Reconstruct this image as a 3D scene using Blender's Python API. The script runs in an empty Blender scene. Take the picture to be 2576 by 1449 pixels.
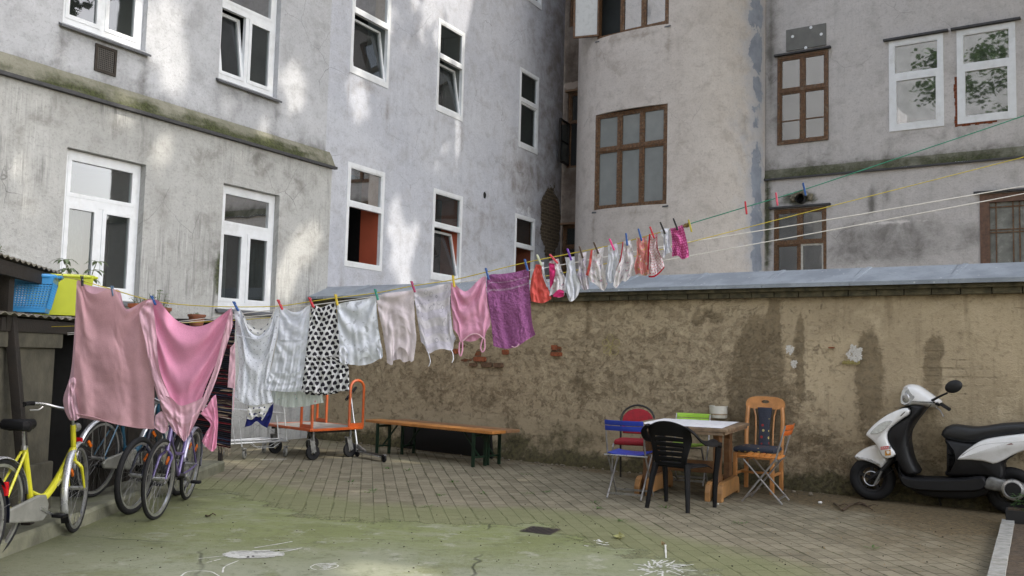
import bpy, bmesh, math, random
from math import sin, cos, pi, radians as rad, sqrt, atan2, floor
from mathutils import Vector as V, Matrix as MX, noise as mnoise
random.seed(7)
SC = bpy.context.scene
COL = SC.collection

# ------------------------------------------------------------------ camera model (solved from the photo's vanishing points)
F, PIT, ROL, CH = 2294.0, rad(4.35), rad(1.46), 1.42
FW = V((0, cos(PIT), sin(PIT)))
_u0 = V((0, -sin(PIT), cos(PIT))); _r0 = V((1, 0, 0))
RT = _r0*cos(ROL) + _u0*sin(ROL); UP = -_r0*sin(ROL) + _u0*cos(ROL)
CAM = V((0, 0, CH))
def ray(x, y): return FW + RT*((x-1288)/F) - UP*((y-724.5)/F)
def gnd(x, y, z=0.0):
    d = ray(x, y); return CAM + d*((z-CH)/d.z)
def onpl(x, y, n, d):
    r = ray(x, y); return CAM + r*((d - CAM.dot(n))/r.dot(n))
def atY(x, y, Y):
    r = ray(x, y); return CAM + r*(Y/r.y)

# ------------------------------------------------------------------ scene bookkeeping
def tag(o, label=None, cat=None, group=None, kind=None):
    if label: o['label'] = label
    if cat: o['category'] = cat
    if group: o['group'] = group
    if kind: o['kind'] = kind
    return o
ROOT = {}
def thing(name, label, cat, loc=(0, 0, 0), rz=0.0, group=None, rx=0.0, ry=0.0):
    o = bpy.data.objects.new(name, None); COL.objects.link(o)
    o.empty_display_size = .1
    o.location = loc; o.rotation_euler = (rx, ry, rz)
    ROOT[o.name] = o
    return tag(o, label, cat, group)
def kids(o): return [c for c in bpy.data.objects if c.parent == o]
def copy_tree(o, parent=None):
    c = o.copy(); COL.objects.link(c); c.parent = parent
    for ch in kids(o): copy_tree(ch, c)
    return c
def rootmat(p):
    while p.parent: p = p.parent
    return p.matrix_basis.copy()

def basis(x, z=None):
    x = V(x).normalized()
    up = V(z) if z else V((0, 0, 1))
    if abs(x.dot(up)) > .98: up = V((0, 1, 0))
    y = up.cross(x).normalized(); zz = x.cross(y)
    return x, y, zz

class MB:
    def __init__(s): s.v = []; s.f = []; s.mi = []; s.cur = 0; s.uv = {}; s.col = {}
    def add(s, vs, fs):
        b = len(s.v); s.v += [V(p) for p in vs]
        for f in fs: s.f.append([b+i for i in f]); s.mi.append(s.cur)
        return b
    def box(s, c, size, m=None):
        hx, hy, hz = size[0]/2, size[1]/2, size[2]/2
        vs = [V((x*hx, y*hy, z*hz)) for z in (-1, 1) for y in (-1, 1) for x in (-1, 1)]
        if m is not None: vs = [m @ p for p in vs]
        c = V(c); s.add([p+c for p in vs], [(0, 2, 3, 1), (4, 5, 7, 6), (0, 1, 5, 4), (2, 6, 7, 3), (0, 4, 6, 2), (1, 3, 7, 5)])
        return s
    def bar(s, a, b, w, h, up=(0, 0, 1), w2=None, h2=None):     # square bar from a to b
        a, b = V(a), V(b); x, y, z = basis(b-a, up); w2 = w if w2 is None else w2; h2 = h if h2 is None else h2
        vs = [a + y*i*w/2 + z*j*h/2 for i, j in ((-1, -1), (1, -1), (1, 1), (-1, 1))] + [b + y*i*w2/2 + z*j*h2/2 for i, j in ((-1, -1), (1, -1), (1, 1), (-1, 1))]
        s.add(vs, [(3, 2, 1, 0), (4, 5, 6, 7), (0, 1, 5, 4), (1, 2, 6, 5), (2, 3, 7, 6), (3, 0, 4, 7)]); return s
    def tube(s, pts, r, n=8, closed=False, caps=True, rz=None, up=None):
        pts = [V(p) for p in pts]; N = len(pts)
        rs = r if isinstance(r, (list, tuple)) else [r]*N
        rings = []; prev = None
        for i, p in enumerate(pts):
            a = pts[(i-1) % N] if (closed or i > 0) else p
            b = pts[(i+1) % N] if (closed or i < N-1) else p
            t = (b-a)
            if t.length < 1e-9: t = V((0, 0, 1))
            t.normalize()
            if prev is None:
                up0 = V(up) if up else (V((0, 0, 1)) if abs(t.z) < .9 else V((1, 0, 0)))
                y = up0.cross(t).normalized()
            else:
                y = (prev - t*prev.dot(t))
                y = y.normalized() if y.length > 1e-6 else t.orthogonal().normalized()
            prev = y; z = t.cross(y)
            k = 1.0 if rz is None else rz
            rings.append([p + y*cos(2*pi*j/n)*rs[i] + z*sin(2*pi*j/n)*rs[i]*k for j in range(n)])
        b = len(s.v)
        vs = [p for rg in rings for p in rg]; fs = []
        M = N if closed else N-1
        for i in range(M):
            for j in range(n):
                i2 = (i+1) % N; fs.append((i*n+j, i*n+(j+1) % n, i2*n+(j+1) % n, i2*n+j))
        if caps and not closed:
            fs.append(tuple(range(n))[::-1]); fs.append(tuple((N-1)*n+j for j in range(n)))
        s.add(vs, fs); return s
    def lathe(s, prof, n=24, m=None, cap=False):       # prof: (radius, z)
        vs = []; fs = []
        for r, z in prof:
            for j in range(n): vs.append(V((r*cos(2*pi*j/n), r*sin(2*pi*j/n), z)))
        for i in range(len(prof)-1):
            for j in range(n): fs.append((i*n+j, i*n+(j+1) % n, (i+1)*n+(j+1) % n, (i+1)*n+j))
        if cap:
            fs.append(tuple(range(n))[::-1]); fs.append(tuple((len(prof)-1)*n+j for j in range(n)))
        if m is not None: vs = [m @ p for p in vs]
        s.add(vs, fs); return s
    def ellip(s, c, r, n=14, k=8, m=None):
        vs = []; fs = []
        for i in range(k+1):
            t = pi*i/k
            for j in range(n): vs.append(V((r[0]*sin(t)*cos(2*pi*j/n), r[1]*sin(t)*sin(2*pi*j/n), -r[2]*cos(t))))
        for i in range(k):
            for j in range(n): fs.append((i*n+j, i*n+(j+1) % n, (i+1)*n+(j+1) % n, (i+1)*n+j))
        if m is not None: vs = [m @ p for p in vs]
        c = V(c); s.add([p+c for p in vs], fs); return s
    def prism(s, outline, fn0, fn1):      # outline 2D -> two caps mapped by fn0 / fn1
        n = len(outline)
        vs = [fn0(*p) for p in outline] + [fn1(*p) for p in outline]
        s.add(vs, [tuple(range(n))[::-1], tuple(range(n, 2*n))] + [(i, (i+1) % n, n+(i+1) % n, n+i) for i in range(n)]); return s
    def pillow(s, outline, fn, hw, inset=.03, prof=((1, 1.0), (.88, .35), (.55, .05), (0, 0))):
        # soft-edged solid of a side-view outline: fn(x, z, y); prof rows (y fraction, inset fraction)
        n = len(outline)
        A = sum(outline[i][0]*outline[(i+1) % n][1]-outline[(i+1) % n][0]*outline[i][1] for i in range(n))
        sg = 1 if A > 0 else -1
        nor = []
        for i in range(n):
            p0, p, p1 = V(outline[i-1]), V(outline[i]), V(outline[(i+1) % n])
            e0 = (p-p0).normalized(); e1 = (p1-p).normalized()
            t = V((-(e0.y+e1.y), e0.x+e1.x))*sg
            nor.append(t.normalized() if t.length > 1e-6 else V((0, 0)))
        rows = [(a, b) for a, b in prof] + [(-a, b) for a, b in prof[::-1] if a > 0]
        vs = []
        for a, b in rows:
            h = hw if not callable(hw) else None
            for i, p in enumerate(outline):
                q = V(p) + nor[i]*inset*b
                vs.append(fn(q.x, q.y, a*(h if h is not None else hw(*p))))
        fs = []
        for k in range(len(rows)-1):
            for i in range(n): fs.append((k*n+i, k*n+(i+1) % n, (k+1)*n+(i+1) % n, (k+1)*n+i))
        fs.append(tuple(range(n))); fs.append(tuple((len(rows)-1)*n+i for i in range(n))[::-1])
        s.add(vs, fs); return s
    def grid(s, pts, nu, nv, uvs=None, cols=None, skip=None):    # pts[j*nu+i]
        fs = []
        for j in range(nv-1):
            for i in range(nu-1):
                if skip and skip(i, j): continue
                fs.append((j*nu+i, j*nu+i+1, (j+1)*nu+i+1, (j+1)*nu+i))
        b = s.add(pts, fs)
        if uvs:
            for k, u in enumerate(uvs): s.uv[b+k] = u
        if cols:
            for k, c in enumerate(cols): s.col[b+k] = c
        return s
    def build(s, name, mats, parent=None, world=False, smooth=35, bevel=0, seg=2, label=None, kind=None):
        me = bpy.data.meshes.new(name)
        vs = s.v
        if world and parent is not None:
            inv = rootmat(parent).inverted(); vs = [inv @ p for p in vs]
        me.from_pydata([tuple(p) for p in vs], [], s.f)
        mats = mats if isinstance(mats, (list, tuple)) else [mats]
        for m in mats: me.materials.append(m)
        if len(mats) > 1: me.polygons.foreach_set('material_index', s.mi)
        if s.uv:
            ul = me.uv_layers.new(name='UVMap')
            for lp in me.loops:
                ul.data[lp.index].uv = s.uv.get(lp.vertex_index, (0, 0))
        if s.col:
            ca = me.color_attributes.new('M', 'FLOAT_COLOR', 'POINT')
            for i in range(len(vs)): ca.data[i].color = s.col.get(i, (0, 0, 0, 0))
        bm = bmesh.new(); bm.from_mesh(me)
        bmesh.ops.recalc_face_normals(bm, faces=bm.faces) if not s.uv else None
        if bevel:
            es = [e for e in bm.edges if len(e.link_faces) == 2 and e.calc_face_angle(0) > .6]
            bmesh.ops.bevel(bm, geom=es, offset=bevel, segments=seg, profile=.6, affect='EDGES', clamp_overlap=True)
        for f in bm.faces: f.smooth = bool(smooth)
        bm.to_mesh(me); bm.free()
        if smooth and smooth < 180: me.set_sharp_from_angle(angle=rad(smooth))
        o = bpy.data.objects.new(name, me); COL.objects.link(o)
        if parent is not None: o.parent = parent
        if label: o['label'] = label
        if kind: o['kind'] = kind
        return o

def crom(pts, n, closed=False):      # Catmull-Rom resampling, n points, by chord length
    P = [V(p) for p in pts]; N = len(P)
    if N == 2:
        return [P[0].lerp(P[1], i/(n-1)) for i in range(n)]
    segs = N if closed else N-1
    L = [max((P[(i+1) % N]-P[i]).length, 1e-6) for i in range(segs)]
    tot = sum(L); out = []
    for k in range(n):
        t = tot*k/(n if closed else (n-1)); i = 0
        while i < segs-1 and t > L[i]: t -= L[i]; i += 1
        t = min(t/L[i], 1)
        p1, p2 = P[i % N], P[(i+1) % N]
        p0 = P[(i-1) % N] if (closed or i > 0) else p1*2-p2
        p3 = P[(i+2) % N] if (closed or i+2 < N) else p2*2-p1
        out.append(.5*((2*p1)+(p2-p0)*t+(2*p0-5*p1+4*p2-p3)*t*t+(3*p1-p0-3*p2+p3)*t**3))
    return out
def sst(x, a, b):
    if a == b: return 1.0 if x > a else 0.0
    t = max(0, min(1, (x-a)/(b-a))); return t*t*(3-2*t)
def fbm(x, y, z=0, o=4):
    r = 0; a = .5
    for i in range(o):
        r += a*mnoise.noise(V((x, y, z))); x *= 2; y *= 2; z += 7.3; a *= .5
    return r
# ------------------------------------------------------------------ materials
def sk(x): return hasattr(x, 'is_output') or hasattr(x, 'links')
class NT:
    def __init__(s, mat):
        s.m = mat; s.t = mat.node_tree; s.t.nodes.clear()
    def n(s, ty, props=None, **ins):
        nd = s.t.nodes.new(ty)
        for k, v in (props or {}).items(): setattr(nd, k, v)
        for k, v in ins.items():
            key = int(k[1:]) if k[0] == '_' and k[1:].isdigit() else k.replace('_', ' ')
            s.put(nd.inputs[key], v)
        return nd
    def put(s, inp, v):
        if hasattr(v, 'is_linked') and hasattr(v, 'node'): s.t.links.new(v, inp)
        else:
            if inp.type == 'RGBA' and len(v) == 3: v = (*v, 1)
            inp.default_value = v
    def math(s, op, a, b=0.0, c=0.0, clamp=False):
        nd = s.n('ShaderNodeMath', {'operation': op, 'use_clamp': clamp}); s.put(nd.inputs[0], a); s.put(nd.inputs[1], b)
        if op in ('MULTIPLY_ADD',): s.put(nd.inputs[2], c)
        return nd.outputs[0]
    def mul(s, a, b): return s.math('MULTIPLY', a, b)
    def addm(s, a, b): return s.math('ADD', a, b)
    def mix(s, f, a, b, mode='MIX'):
        nd = s.n('ShaderNodeMix', {'data_type': 'RGBA', 'blend_type': mode, 'clamp_factor': True})
        s.put(nd.inputs[0], f); s.put(nd.inputs[6], a); s.put(nd.inputs[7], b); return nd.outputs[2]
    def coord(s, kind='Object'): return s.n('ShaderNodeTexCoord').outputs[kind]
    def map(s, vec, loc=(0, 0, 0), rot=(0, 0, 0), scale=(1, 1, 1)):
        nd = s.n('ShaderNodeMapping'); s.put(nd.inputs[0], vec); s.put(nd.inputs[1], loc); s.put(nd.inputs[2], rot); s.put(nd.inputs[3], scale); return nd.outputs[0]
    def noise(s, vec, scale, detail=4, rough=.55, dist=0.0, out=0):
        nd = s.n('ShaderNodeTexNoise'); s.put(nd.inputs['Vector'], vec); s.put(nd.inputs['Scale'], scale); s.put(nd.inputs['Detail'], max(2, detail-1.5)); s.put(nd.inputs['Roughness'], rough); s.put(nd.inputs['Distortion'], dist)
        return nd.outputs[out]
    def voro(s, vec, scale, feat='F1', out='Distance', rnd=1.0):
        nd = s.n('ShaderNodeTexVoronoi', {'feature': feat}); s.put(nd.inputs['Vector'], vec); s.put(nd.inputs['Scale'], scale); s.put(nd.inputs['Randomness'], rnd)
        return nd.outputs[out]
    def sst(s, x, a, b):
        nd = s.n('ShaderNodeMapRange', {'interpolation_type': 'SMOOTHSTEP'}); s.put(nd.inputs[0], x); s.put(nd.inputs[1], a); s.put(nd.inputs[2], b); s.put(nd.inputs[3], 0.0); s.put(nd.inputs[4], 1.0); return nd.outputs[0]
    def sep(s, vec):
        nd = s.n('ShaderNodeSeparateXYZ'); s.put(nd.inputs[0], vec); return nd.outputs
    def comb(s, x, y, z=0.0):
        nd = s.n('ShaderNodeCombineXYZ'); s.put(nd.inputs[0], x); s.put(nd.inputs[1], y); s.put(nd.inputs[2], z); return nd.outputs[0]
    def attr(s, name='M'):
        nd = s.n('ShaderNodeAttribute', {'attribute_name': name})
        sp = s.n('ShaderNodeSeparateColor'); s.t.links.new(nd.outputs['Color'], sp.inputs[0])
        return sp.outputs[0], sp.outputs[1], sp.outputs[2], nd.outputs['Alpha']
    def bump(s, h, strength=.4, dist=.02, normal=None):
        nd = s.n('ShaderNodeBump'); s.put(nd.inputs['Height'], h); s.put(nd.inputs['Strength'], strength); s.put(nd.inputs['Distance'], dist)
        if normal is not None: s.put(nd.inputs['Normal'], normal)
        return nd.outputs[0]
    def out(s, col, rough=.6, metal=0.0, normal=None, spec=.5, alpha=None, trans=None, sheen=0, coat=0):
        p = s.n('ShaderNodeBsdfPrincipled'); s.put(p.inputs['Base Color'], col); s.put(p.inputs['Roughness'], rough); s.put(p.inputs['Metallic'], metal)
        s.put(p.inputs['Specular IOR Level'], spec)
        if normal is not None: s.put(p.inputs['Normal'], normal)
        if sheen: s.put(p.inputs['Sheen Weight'], sheen)
        if coat: s.put(p.inputs['Coat Weight'], coat); s.put(p.inputs['Coat Roughness'], .08)
        res = p.outputs[0]
        if trans:
            tl = s.n('ShaderNodeBsdfTranslucent'); s.put(tl.inputs[0], col)
            if normal is not None: s.put(tl.inputs['Normal'], normal)
            mx = s.n('ShaderNodeMixShader'); s.put(mx.inputs[0], trans); s.t.links.new(res, mx.inputs[1]); s.t.links.new(tl.outputs[0], mx.inputs[2]); res = mx.outputs[0]
        o = s.n('ShaderNodeOutputMaterial'); s.t.links.new(res, o.inputs[0]); return p
def newmat(name):
    m = bpy.data.materials.new(name); m.use_nodes = True; return NT(m)

def simple(name, c, rough=.5, metal=0.0, var=.25, scale=12, bump=0.0, dirt=None, dirt_amt=.5, spec=.5, coat=0, seed=0):
    t = newmat(name); co = t.map(t.coord(), (seed, seed*.7, 0))
    nz = t.noise(co, scale, 5, .6)
    k = t.n('ShaderNodeMapRange'); t.put(k.inputs[0], nz); t.put(k.inputs[1], .3); t.put(k.inputs[2], .7); t.put(k.inputs[3], 1-var); t.put(k.inputs[4], 1+var*.6)
    col = t.mix(1.0, c, t.comb(k.outputs[0], k.outputs[0], k.outputs[0]), 'MULTIPLY')
    if dirt:
        f = t.sst(t.noise(co, scale*.45, 6, .7), .5, .72); col = t.mix(t.mul(f, dirt_amt), col, dirt)
    rg = t.math('MULTIPLY_ADD', nz, .3, rough-.15, clamp=True)
    nrm = t.bump(t.noise(co, scale*6, 4, .6), bump, .01) if bump else None
    t.out(col, rg, metal, nrm, spec, coat=coat); return t.m

def plaster(name, c1, c2, c3, streak=.0, grime=(.05, .045, .035), moss=(.055, .065, .02), blue=None, scale=1.0, crack=.5, brickcol=(.16, .10, .06)):
    # UV in metres (s, z).  M: R moss, G grime, B pale patch, A exposed brick
    t = newmat(name); uv = t.coord('UV'); R, G, B, A = t.attr()
    big = t.noise(uv, .55*scale, 5, .6, .4); mid = t.noise(uv, 2.3*scale, 6, .68, .3); fine = t.noise(uv, 26, 5, .7); hf = t.noise(uv, 90, 3, .6)
    col = t.mix(t.sst(big, .35, .68), c1, c2)
    col = t.mix(t.mul(t.sst(mid, .47, .70), .8), col, c3); m2 = t.noise(t.map(uv, (6, 2, 0)), 5.5, 8, .74, .3); col = t.mix(t.mul(t.sst(m2, .52, .66), .38), col, tuple(x*.66 for x in c1)); col = t.mix(t.mul(t.sst(m2, .47, .36), .28), col, tuple(min(1, x*1.18) for x in c2))
    st = t.noise(t.map(uv, scale=(6, .5, 1)), 1.6, 5, .65); st2 = t.noise(t.map(uv, (3, 1, 0), scale=(22, .9, 1)), 1.5, 4, .7)
    if streak:
        smk = t.sst(t.noise(t.map(uv, scale=(1, .6, 1)), 1.1, 4, .6), .38, .66); streak = t.mul(smk, streak*1.25)
        col = t.mix(t.mul(t.sst(st, .46, .8), streak), col, tuple(x*.45 for x in c1))
        col = t.mix(t.mul(t.sst(st2, .55, .68), t.mul(streak, .6)), col, tuple(min(1, x*1.4) for x in c1))
        st3 = t.noise(t.map(uv, (7, 2, 0), scale=(30, .7, 1)), 1.5, 5, .7); col = t.mix(t.mul(t.sst(st3, .6, .7), t.mul(streak, .55)), col, tuple(x*.4 for x in c1))
    col = t.mix(t.mul(t.sst(fine, .50, .72), .5), col, tuple(x*.55 for x in c1))
    col = t.mix(t.mul(t.sst(hf, .55, .8), .35), col, tuple(x*.5 for x in c1))
    # grime: attribute broken up with noise
    g = t.addm(G, t.mul(t.math('SUBTRACT', mid, .5), t.math('MINIMUM', t.mul(G, 2.2), 1.0)))
    col = t.mix(t.mul(t.sst(g, .15, .95), .82), col, grime)
    p = t.sst(t.addm(B, t.mul(t.math('SUBTRACT', t.noise(uv, 4.2, 6, .65), .5), .9)), .42, .58)
    col = t.mix(t.mul(p, t.math('MINIMUM', t.mul(B, 1.6), .85)), col, tuple(min(.75, x*1.3) for x in c2))
    mo = t.addm(R, t.mul(t.math('SUBTRACT', t.noise(uv, 5.5, 7, .7), .5), t.math('MINIMUM', t.mul(R, 3), .9)))
    ms = t.sst(mo, .2, .8)
    col = t.mix(t.mul(ms, .9), col, t.mix(t.sst(fine, .4, .6), moss, tuple(x*.45 for x in moss)))
    # exposed brick, or (brickcol None) ragged blue-grey cement plus soft bluish shading put into the colour
    an = t.addm(A, t.mul(t.math('SUBTRACT', t.noise(uv, 2.2, 8, .7, .4), .5), 1.3))
    if brickcol:
        br = t.n('ShaderNodeTexBrick', {'offset': .5}); t.put(br.inputs['Vector'], uv); t.put(br.inputs['Color1'], brickcol); t.put(br.inputs['Color2'], tuple(x*.62 for x in brickcol)); t.put(br.inputs['Mortar'], tuple(x*1.5 for x in brickcol))
        t.put(br.inputs['Scale'], 1.0); t.put(br.inputs['Brick Width'], .27); t.put(br.inputs['Row Height'], .085); t.put(br.inputs['Mortar Size'], .012)
        ex = t.mul(t.sst(an, .48, .54), t.sst(A, .02, .12)); exc = t.mix(t.sst(fine, .45, .7), br.outputs[0], (.07, .055, .045)); exh = t.math('MULTIPLY_ADD', br.outputs[1], .8, .9)
        col = t.mix(ex, col, exc)
    else:
        soft = t.mul(t.sst(an, .1, .7), t.sst(A, .0, .3)); col = t.mix(t.mul(soft, .6), col, (.40, .43, .50))
        ex = t.mul(t.sst(an, .62, .70), t.sst(A, .05, .3)); col = t.mix(t.mul(ex, .8), col, t.mix(t.sst(mid, .35, .65), (.17, .20, .26), (.27, .31, .38))); exh = -.12
    ck = t.voro(t.mix(.12, uv, t.noise(uv, 3, 4, .7, 0, 1)), 1.3, 'DISTANCE_TO_EDGE')
    crk = t.math('SUBTRACT', 1.0, t.sst(ck, .0, .006))
    crk = t.mul(crk, t.sst(t.noise(uv, .8, 3, .5), .52, .62))
    col = t.mix(t.mul(crk, crack), col, tuple(x*.25 for x in c1))
    h = t.addm(t.mul(mid, .5), t.addm(t.mul(fine, .35), t.mul(hf, .18)))
    h = t.math('SUBTRACT', h, t.mul(ex, exh))
    h = t.math('SUBTRACT', h, t.mul(crk, .4))
    t.out(col, .92, 0, t.bump(h, .55, .035), .2); return t.m

WHITE = simple('white_plastic_frame', (.72, .74, .76), .35, var=.08, scale=6, dirt=(.35, .34, .3), dirt_amt=.25)
BROWNW = simple('weathered_brown_wood', (.125, .062, .025), .6, var=.6, scale=22, bump=.3, dirt=(.3, .25, .18), dirt_amt=.35)
DARKW = simple('dark_old_wood', (.014, .010, .007), .75, var=.5, scale=14, bump=.3)
SILL = simple('grey_sill_metal', (.11, .115, .125), .5, .3, var=.3, scale=9, dirt=(.05, .05, .04))
DARKIN = simple('dim_interior', (.03, .034, .033), .9, var=.3, scale=2)
DIMIN = simple('dim_grey_interior', (.15, .165, .16), .9, var=.25, scale=1.5)
ORANGEIN = simple('orange_room_paint', (.42, .095, .045), .8, var=.15, scale=2)
BLACKIN = simple('black_room', (.004, .004, .004), .9)
CURTAIN = simple('grey_curtain', (.16, .165, .16), .9, var=.3, scale=14)
def glassmat(name, tint, op, rough=.02, refl=.2, lo=(.10, .115, .12), hi=(.2, .22, .22)):
    t = newmat(name); co = t.coord()
    tr = t.n('ShaderNodeBsdfTransparent'); t.put(tr.inputs[0], tint)
    df = t.n('ShaderNodeBsdfDiffuse'); t.put(df.inputs[0], t.mix(t.noise(co, 3, 5, .6), lo, hi))
    m1 = t.n('ShaderNodeMixShader'); t.put(m1.inputs[0], op); t.t.links.new(tr.outputs[0], m1.inputs[1]); t.t.links.new(df.outputs[0], m1.inputs[2])
    gl = t.n('ShaderNodeBsdfGlossy'); t.put(gl.inputs['Roughness'], rough); t.put(gl.inputs['Normal'], t.bump(t.noise(co, 1.1, 2, .5), .03, .05))
    fr = t.n('ShaderNodeLayerWeight'); t.put(fr.inputs[0], .35)
    m2 = t.n('ShaderNodeMixShader'); t.put(m2.inputs[0], t.math('ADD', t.mul(fr.outputs[0], .6), refl, clamp=True)); t.t.links.new(m1.outputs[0], m2.inputs[1]); t.t.links.new(gl.outputs[0], m2.inputs[2])
    o = t.n('ShaderNodeOutputMaterial'); t.t.links.new(m2.outputs[0], o.inputs[0]); return t.m
GLASS = glassmat('window_glass', (.6, .68, .66), .10, refl=.10)
GLASSM = glassmat('mirror_like_window_glass', (.3, .35, .34), .3, refl=.40)
GLASSB = glassmat('dull_old_window_glass', (.25, .27, .25), .45, .06, refl=.2)
GLASSF = glassmat('dusty_frosted_glass', (.2, .22, .22), .8, .25, refl=.08, lo=(.17, .19, .185), hi=(.27, .29, .28))
# ------------------------------------------------------------------ walls and buildings
class Wall:
    curved = False
    def __init__(s, ang, d=None, thru=None):
        a = rad(ang); s.t = V((cos(a), sin(a), 0)); s.n = V((sin(a), -cos(a), 0))
        s.d = d if d is not None else s.n.dot(thru)
    def pt(s, q, z, off=0.0): return s.t*q + s.n*(s.d+off) + V((0, 0, z))
    def fpx(s, x, y, off=0.0):
        p = onpl(x, y, s.n, s.d+off); return (s.t.dot(p), p.z)
class Round:
    curved = True
    def __init__(s, c, R, t, n, e=2.4, kb=.88):
        s.c = V(c); s.R = R; s.t = t; s.n = n; tab = []; N = 400
        for i in range(-N, N+1):
            a = pi*.5*i/N; r = (abs(sin(a))**e+abs(cos(a)/kb)**e)**(-1/e); tab.append((R*r*sin(a), R*r*cos(a)))
        L = [0.0]
        for p, q in zip(tab[:-1], tab[1:]): L.append(L[-1]+sqrt((q[0]-p[0])**2+(q[1]-p[1])**2))
        s.half = L[-1]/2; s.tab = tab; s.L = [l-s.half for l in L]
    def loc(s, q):
        q = max(-s.half, min(s.half-1e-9, q)); lo, hi = 0, len(s.L)-1
        while hi-lo > 1:
            m = (lo+hi)//2
            if s.L[m] <= q: lo = m
            else: hi = m
        k = (q-s.L[lo])/(s.L[hi]-s.L[lo]); p, r = s.tab[lo], s.tab[hi]; dx, dy = r[0]-p[0], r[1]-p[1]; l = sqrt(dx*dx+dy*dy)
        return p[0]+dx*k, p[1]+dy*k, -dy/l, dx/l
    def pt(s, q, z, off=0.0):
        x, y, nx, ny = s.loc(q); nx, ny = (-nx, -ny) if nx*x+ny*y < 0 else (nx, ny)
        p = s.c+s.t*(x+nx*off)+s.n*(y+ny*off); return V((p.x, p.y, z))
    def fpx(s, x, y, off=0.0):
        d = ray(x, y); ox, oy = (CAM-s.c).dot(s.t), (CAM-s.c).dot(s.n); dx, dy = d.dot(s.t), d.dot(s.n); best = None
        for i in range(len(s.tab)-1):
            p, r = s.tab[i], s.tab[i+1]; f0 = (p[0]-ox)*dy-(p[1]-oy)*dx; f1 = (r[0]-ox)*dy-(r[1]-oy)*dx
            if f0*f1 <= 0 and f0 != f1:
                k = f0/(f0-f1); hx, hy = p[0]+(r[0]-p[0])*k, p[1]+(r[1]-p[1])*k; tt = ((hx-ox)*dx+(hy-oy)*dy)/(dx*dx+dy*dy)
                if best is None or tt < best[0]: best = (tt, s.L[i]+(s.L[i+1]-s.L[i])*k)
        if best is None: return (s.half*.98, (CAM+d*20).z)
        return (best[1], (CAM+d*best[0]).z)

def wbox(mb, W, s0, s1, z0, z1, o0, o1, step=.12):
    n = max(1, int(abs(s1-s0)/step)) if W.curved else 1
    vs = []
    for i in range(n+1):
        q = s0+(s1-s0)*i/n
        vs += [W.pt(q, z0, o0), W.pt(q, z0, o1), W.pt(q, z1, o1), W.pt(q, z1, o0)]
    fs = [(0, 1, 2, 3), tuple(n*4+j for j in (3, 2, 1, 0))]
    for i in range(n):
        for j in range(4): fs.append((i*4+j, (i+1)*4+j, (i+1)*4+(j+1) % 4, i*4+(j+1) % 4))
    mb.add(vs, fs)
def ring(mb, W, s0, s1, z0, z1, w, o0, o1, wb=None):
    wb = w if wb is None else wb
    wbox(mb, W, s0, s0+w, z0, z1, o0, o1); wbox(mb, W, s1-w, s1, z0, z1, o0, o1)
    wbox(mb, W, s0+w, s1-w, z1-w, z1, o0, o1); wbox(mb, W, s0+w, s1-w, z0, z0+wb, o0, o1)

def wall_grid(mb, W, s0, s1, z0, z1, holes, step, mask, rev=.12, off=0.0):
    def cuts(a, b, ex):
        e = sorted(set([a, b]+[x for x in ex if a < x < b])); out = []
        for i in range(len(e)-1):
            n = max(1, int(math.ceil((e[i+1]-e[i])/step))); out += [e[i]+(e[i+1]-e[i])*k/n for k in range(n)]
        return out+[b]
    S = cuts(s0, s1, [h[0] for h in holes]+[h[1] for h in holes]); Z = cuts(z0, z1, [h[2] for h in holes]+[h[3] for h in holes])
    pts = []; uvs = []; cols = []
    for z in Z:
        for q in S:
            o = off(q, z) if callable(off) else off
            pts.append(W.pt(q, z, o)); uvs.append((q, z)); cols.append(mask(q, z))
    def skip(i, j):
        cs = (S[i]+S[i+1])/2; cz = (Z[j]+Z[j+1])/2
        return any(h[0] < cs < h[1] and h[2] < cz < h[3] for h in holes)
    mb.grid(pts, len(S), len(Z), uvs, cols, skip)
    base = off if not callable(off) else 0
    for h in holes:
        a, b, c, d = h[:4]; nn = 6 if W.curved else 1
        r = h[4] if len(h) > 4 else rev
        segs = [((a, c), (a, d)), ((b, d), (b, c))]
        for k in range(nn):
            x0 = a+(b-a)*k/nn; x1 = a+(b-a)*(k+1)/nn
            segs += [((x0, d), (x1, d)), ((x1, c), (x0, c))]
        for (p, q) in segs:
            m = mask(*p)
            mb.grid([W.pt(*p, base), W.pt(*q, base), W.pt(*p, base-r), W.pt(*q, base-r)], 2, 2, [(p[0], p[1]), (q[0], q[1]), (p[0]+r, p[1]+r), (q[0]+r, q[1]+r)], [(m[0], m[1]*.6+.1, 0, 0)]*4)

def drips(holes, st=.55):
    L = []
    for h in holes:
        for q in (h[0]-.04, h[1]+.04): L.append((1, q, h[2]-.45, .07, .5, st, .8))
        L.append((1, (h[0]+h[1])/2, h[2]-.12, (h[1]-h[0])*.6, .16, st*.7, .8)); L.append((1, (h[0]+h[1])/2, h[3]+.1, (h[1]-h[0])*.62, .14, st*.55, .8))
    return L
def rect_px(W, pts, off=0.0):       # tl, tr, br, bl pixels -> (s0, s1, z0, z1)
    q = [W.fpx(*p, off) for p in pts]
    return ((q[0][0]+q[3][0])/2, (q[1][0]+q[2][0])/2, (q[2][1]+q[3][1])/2, (q[0][1]+q[1][1])/2)

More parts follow.
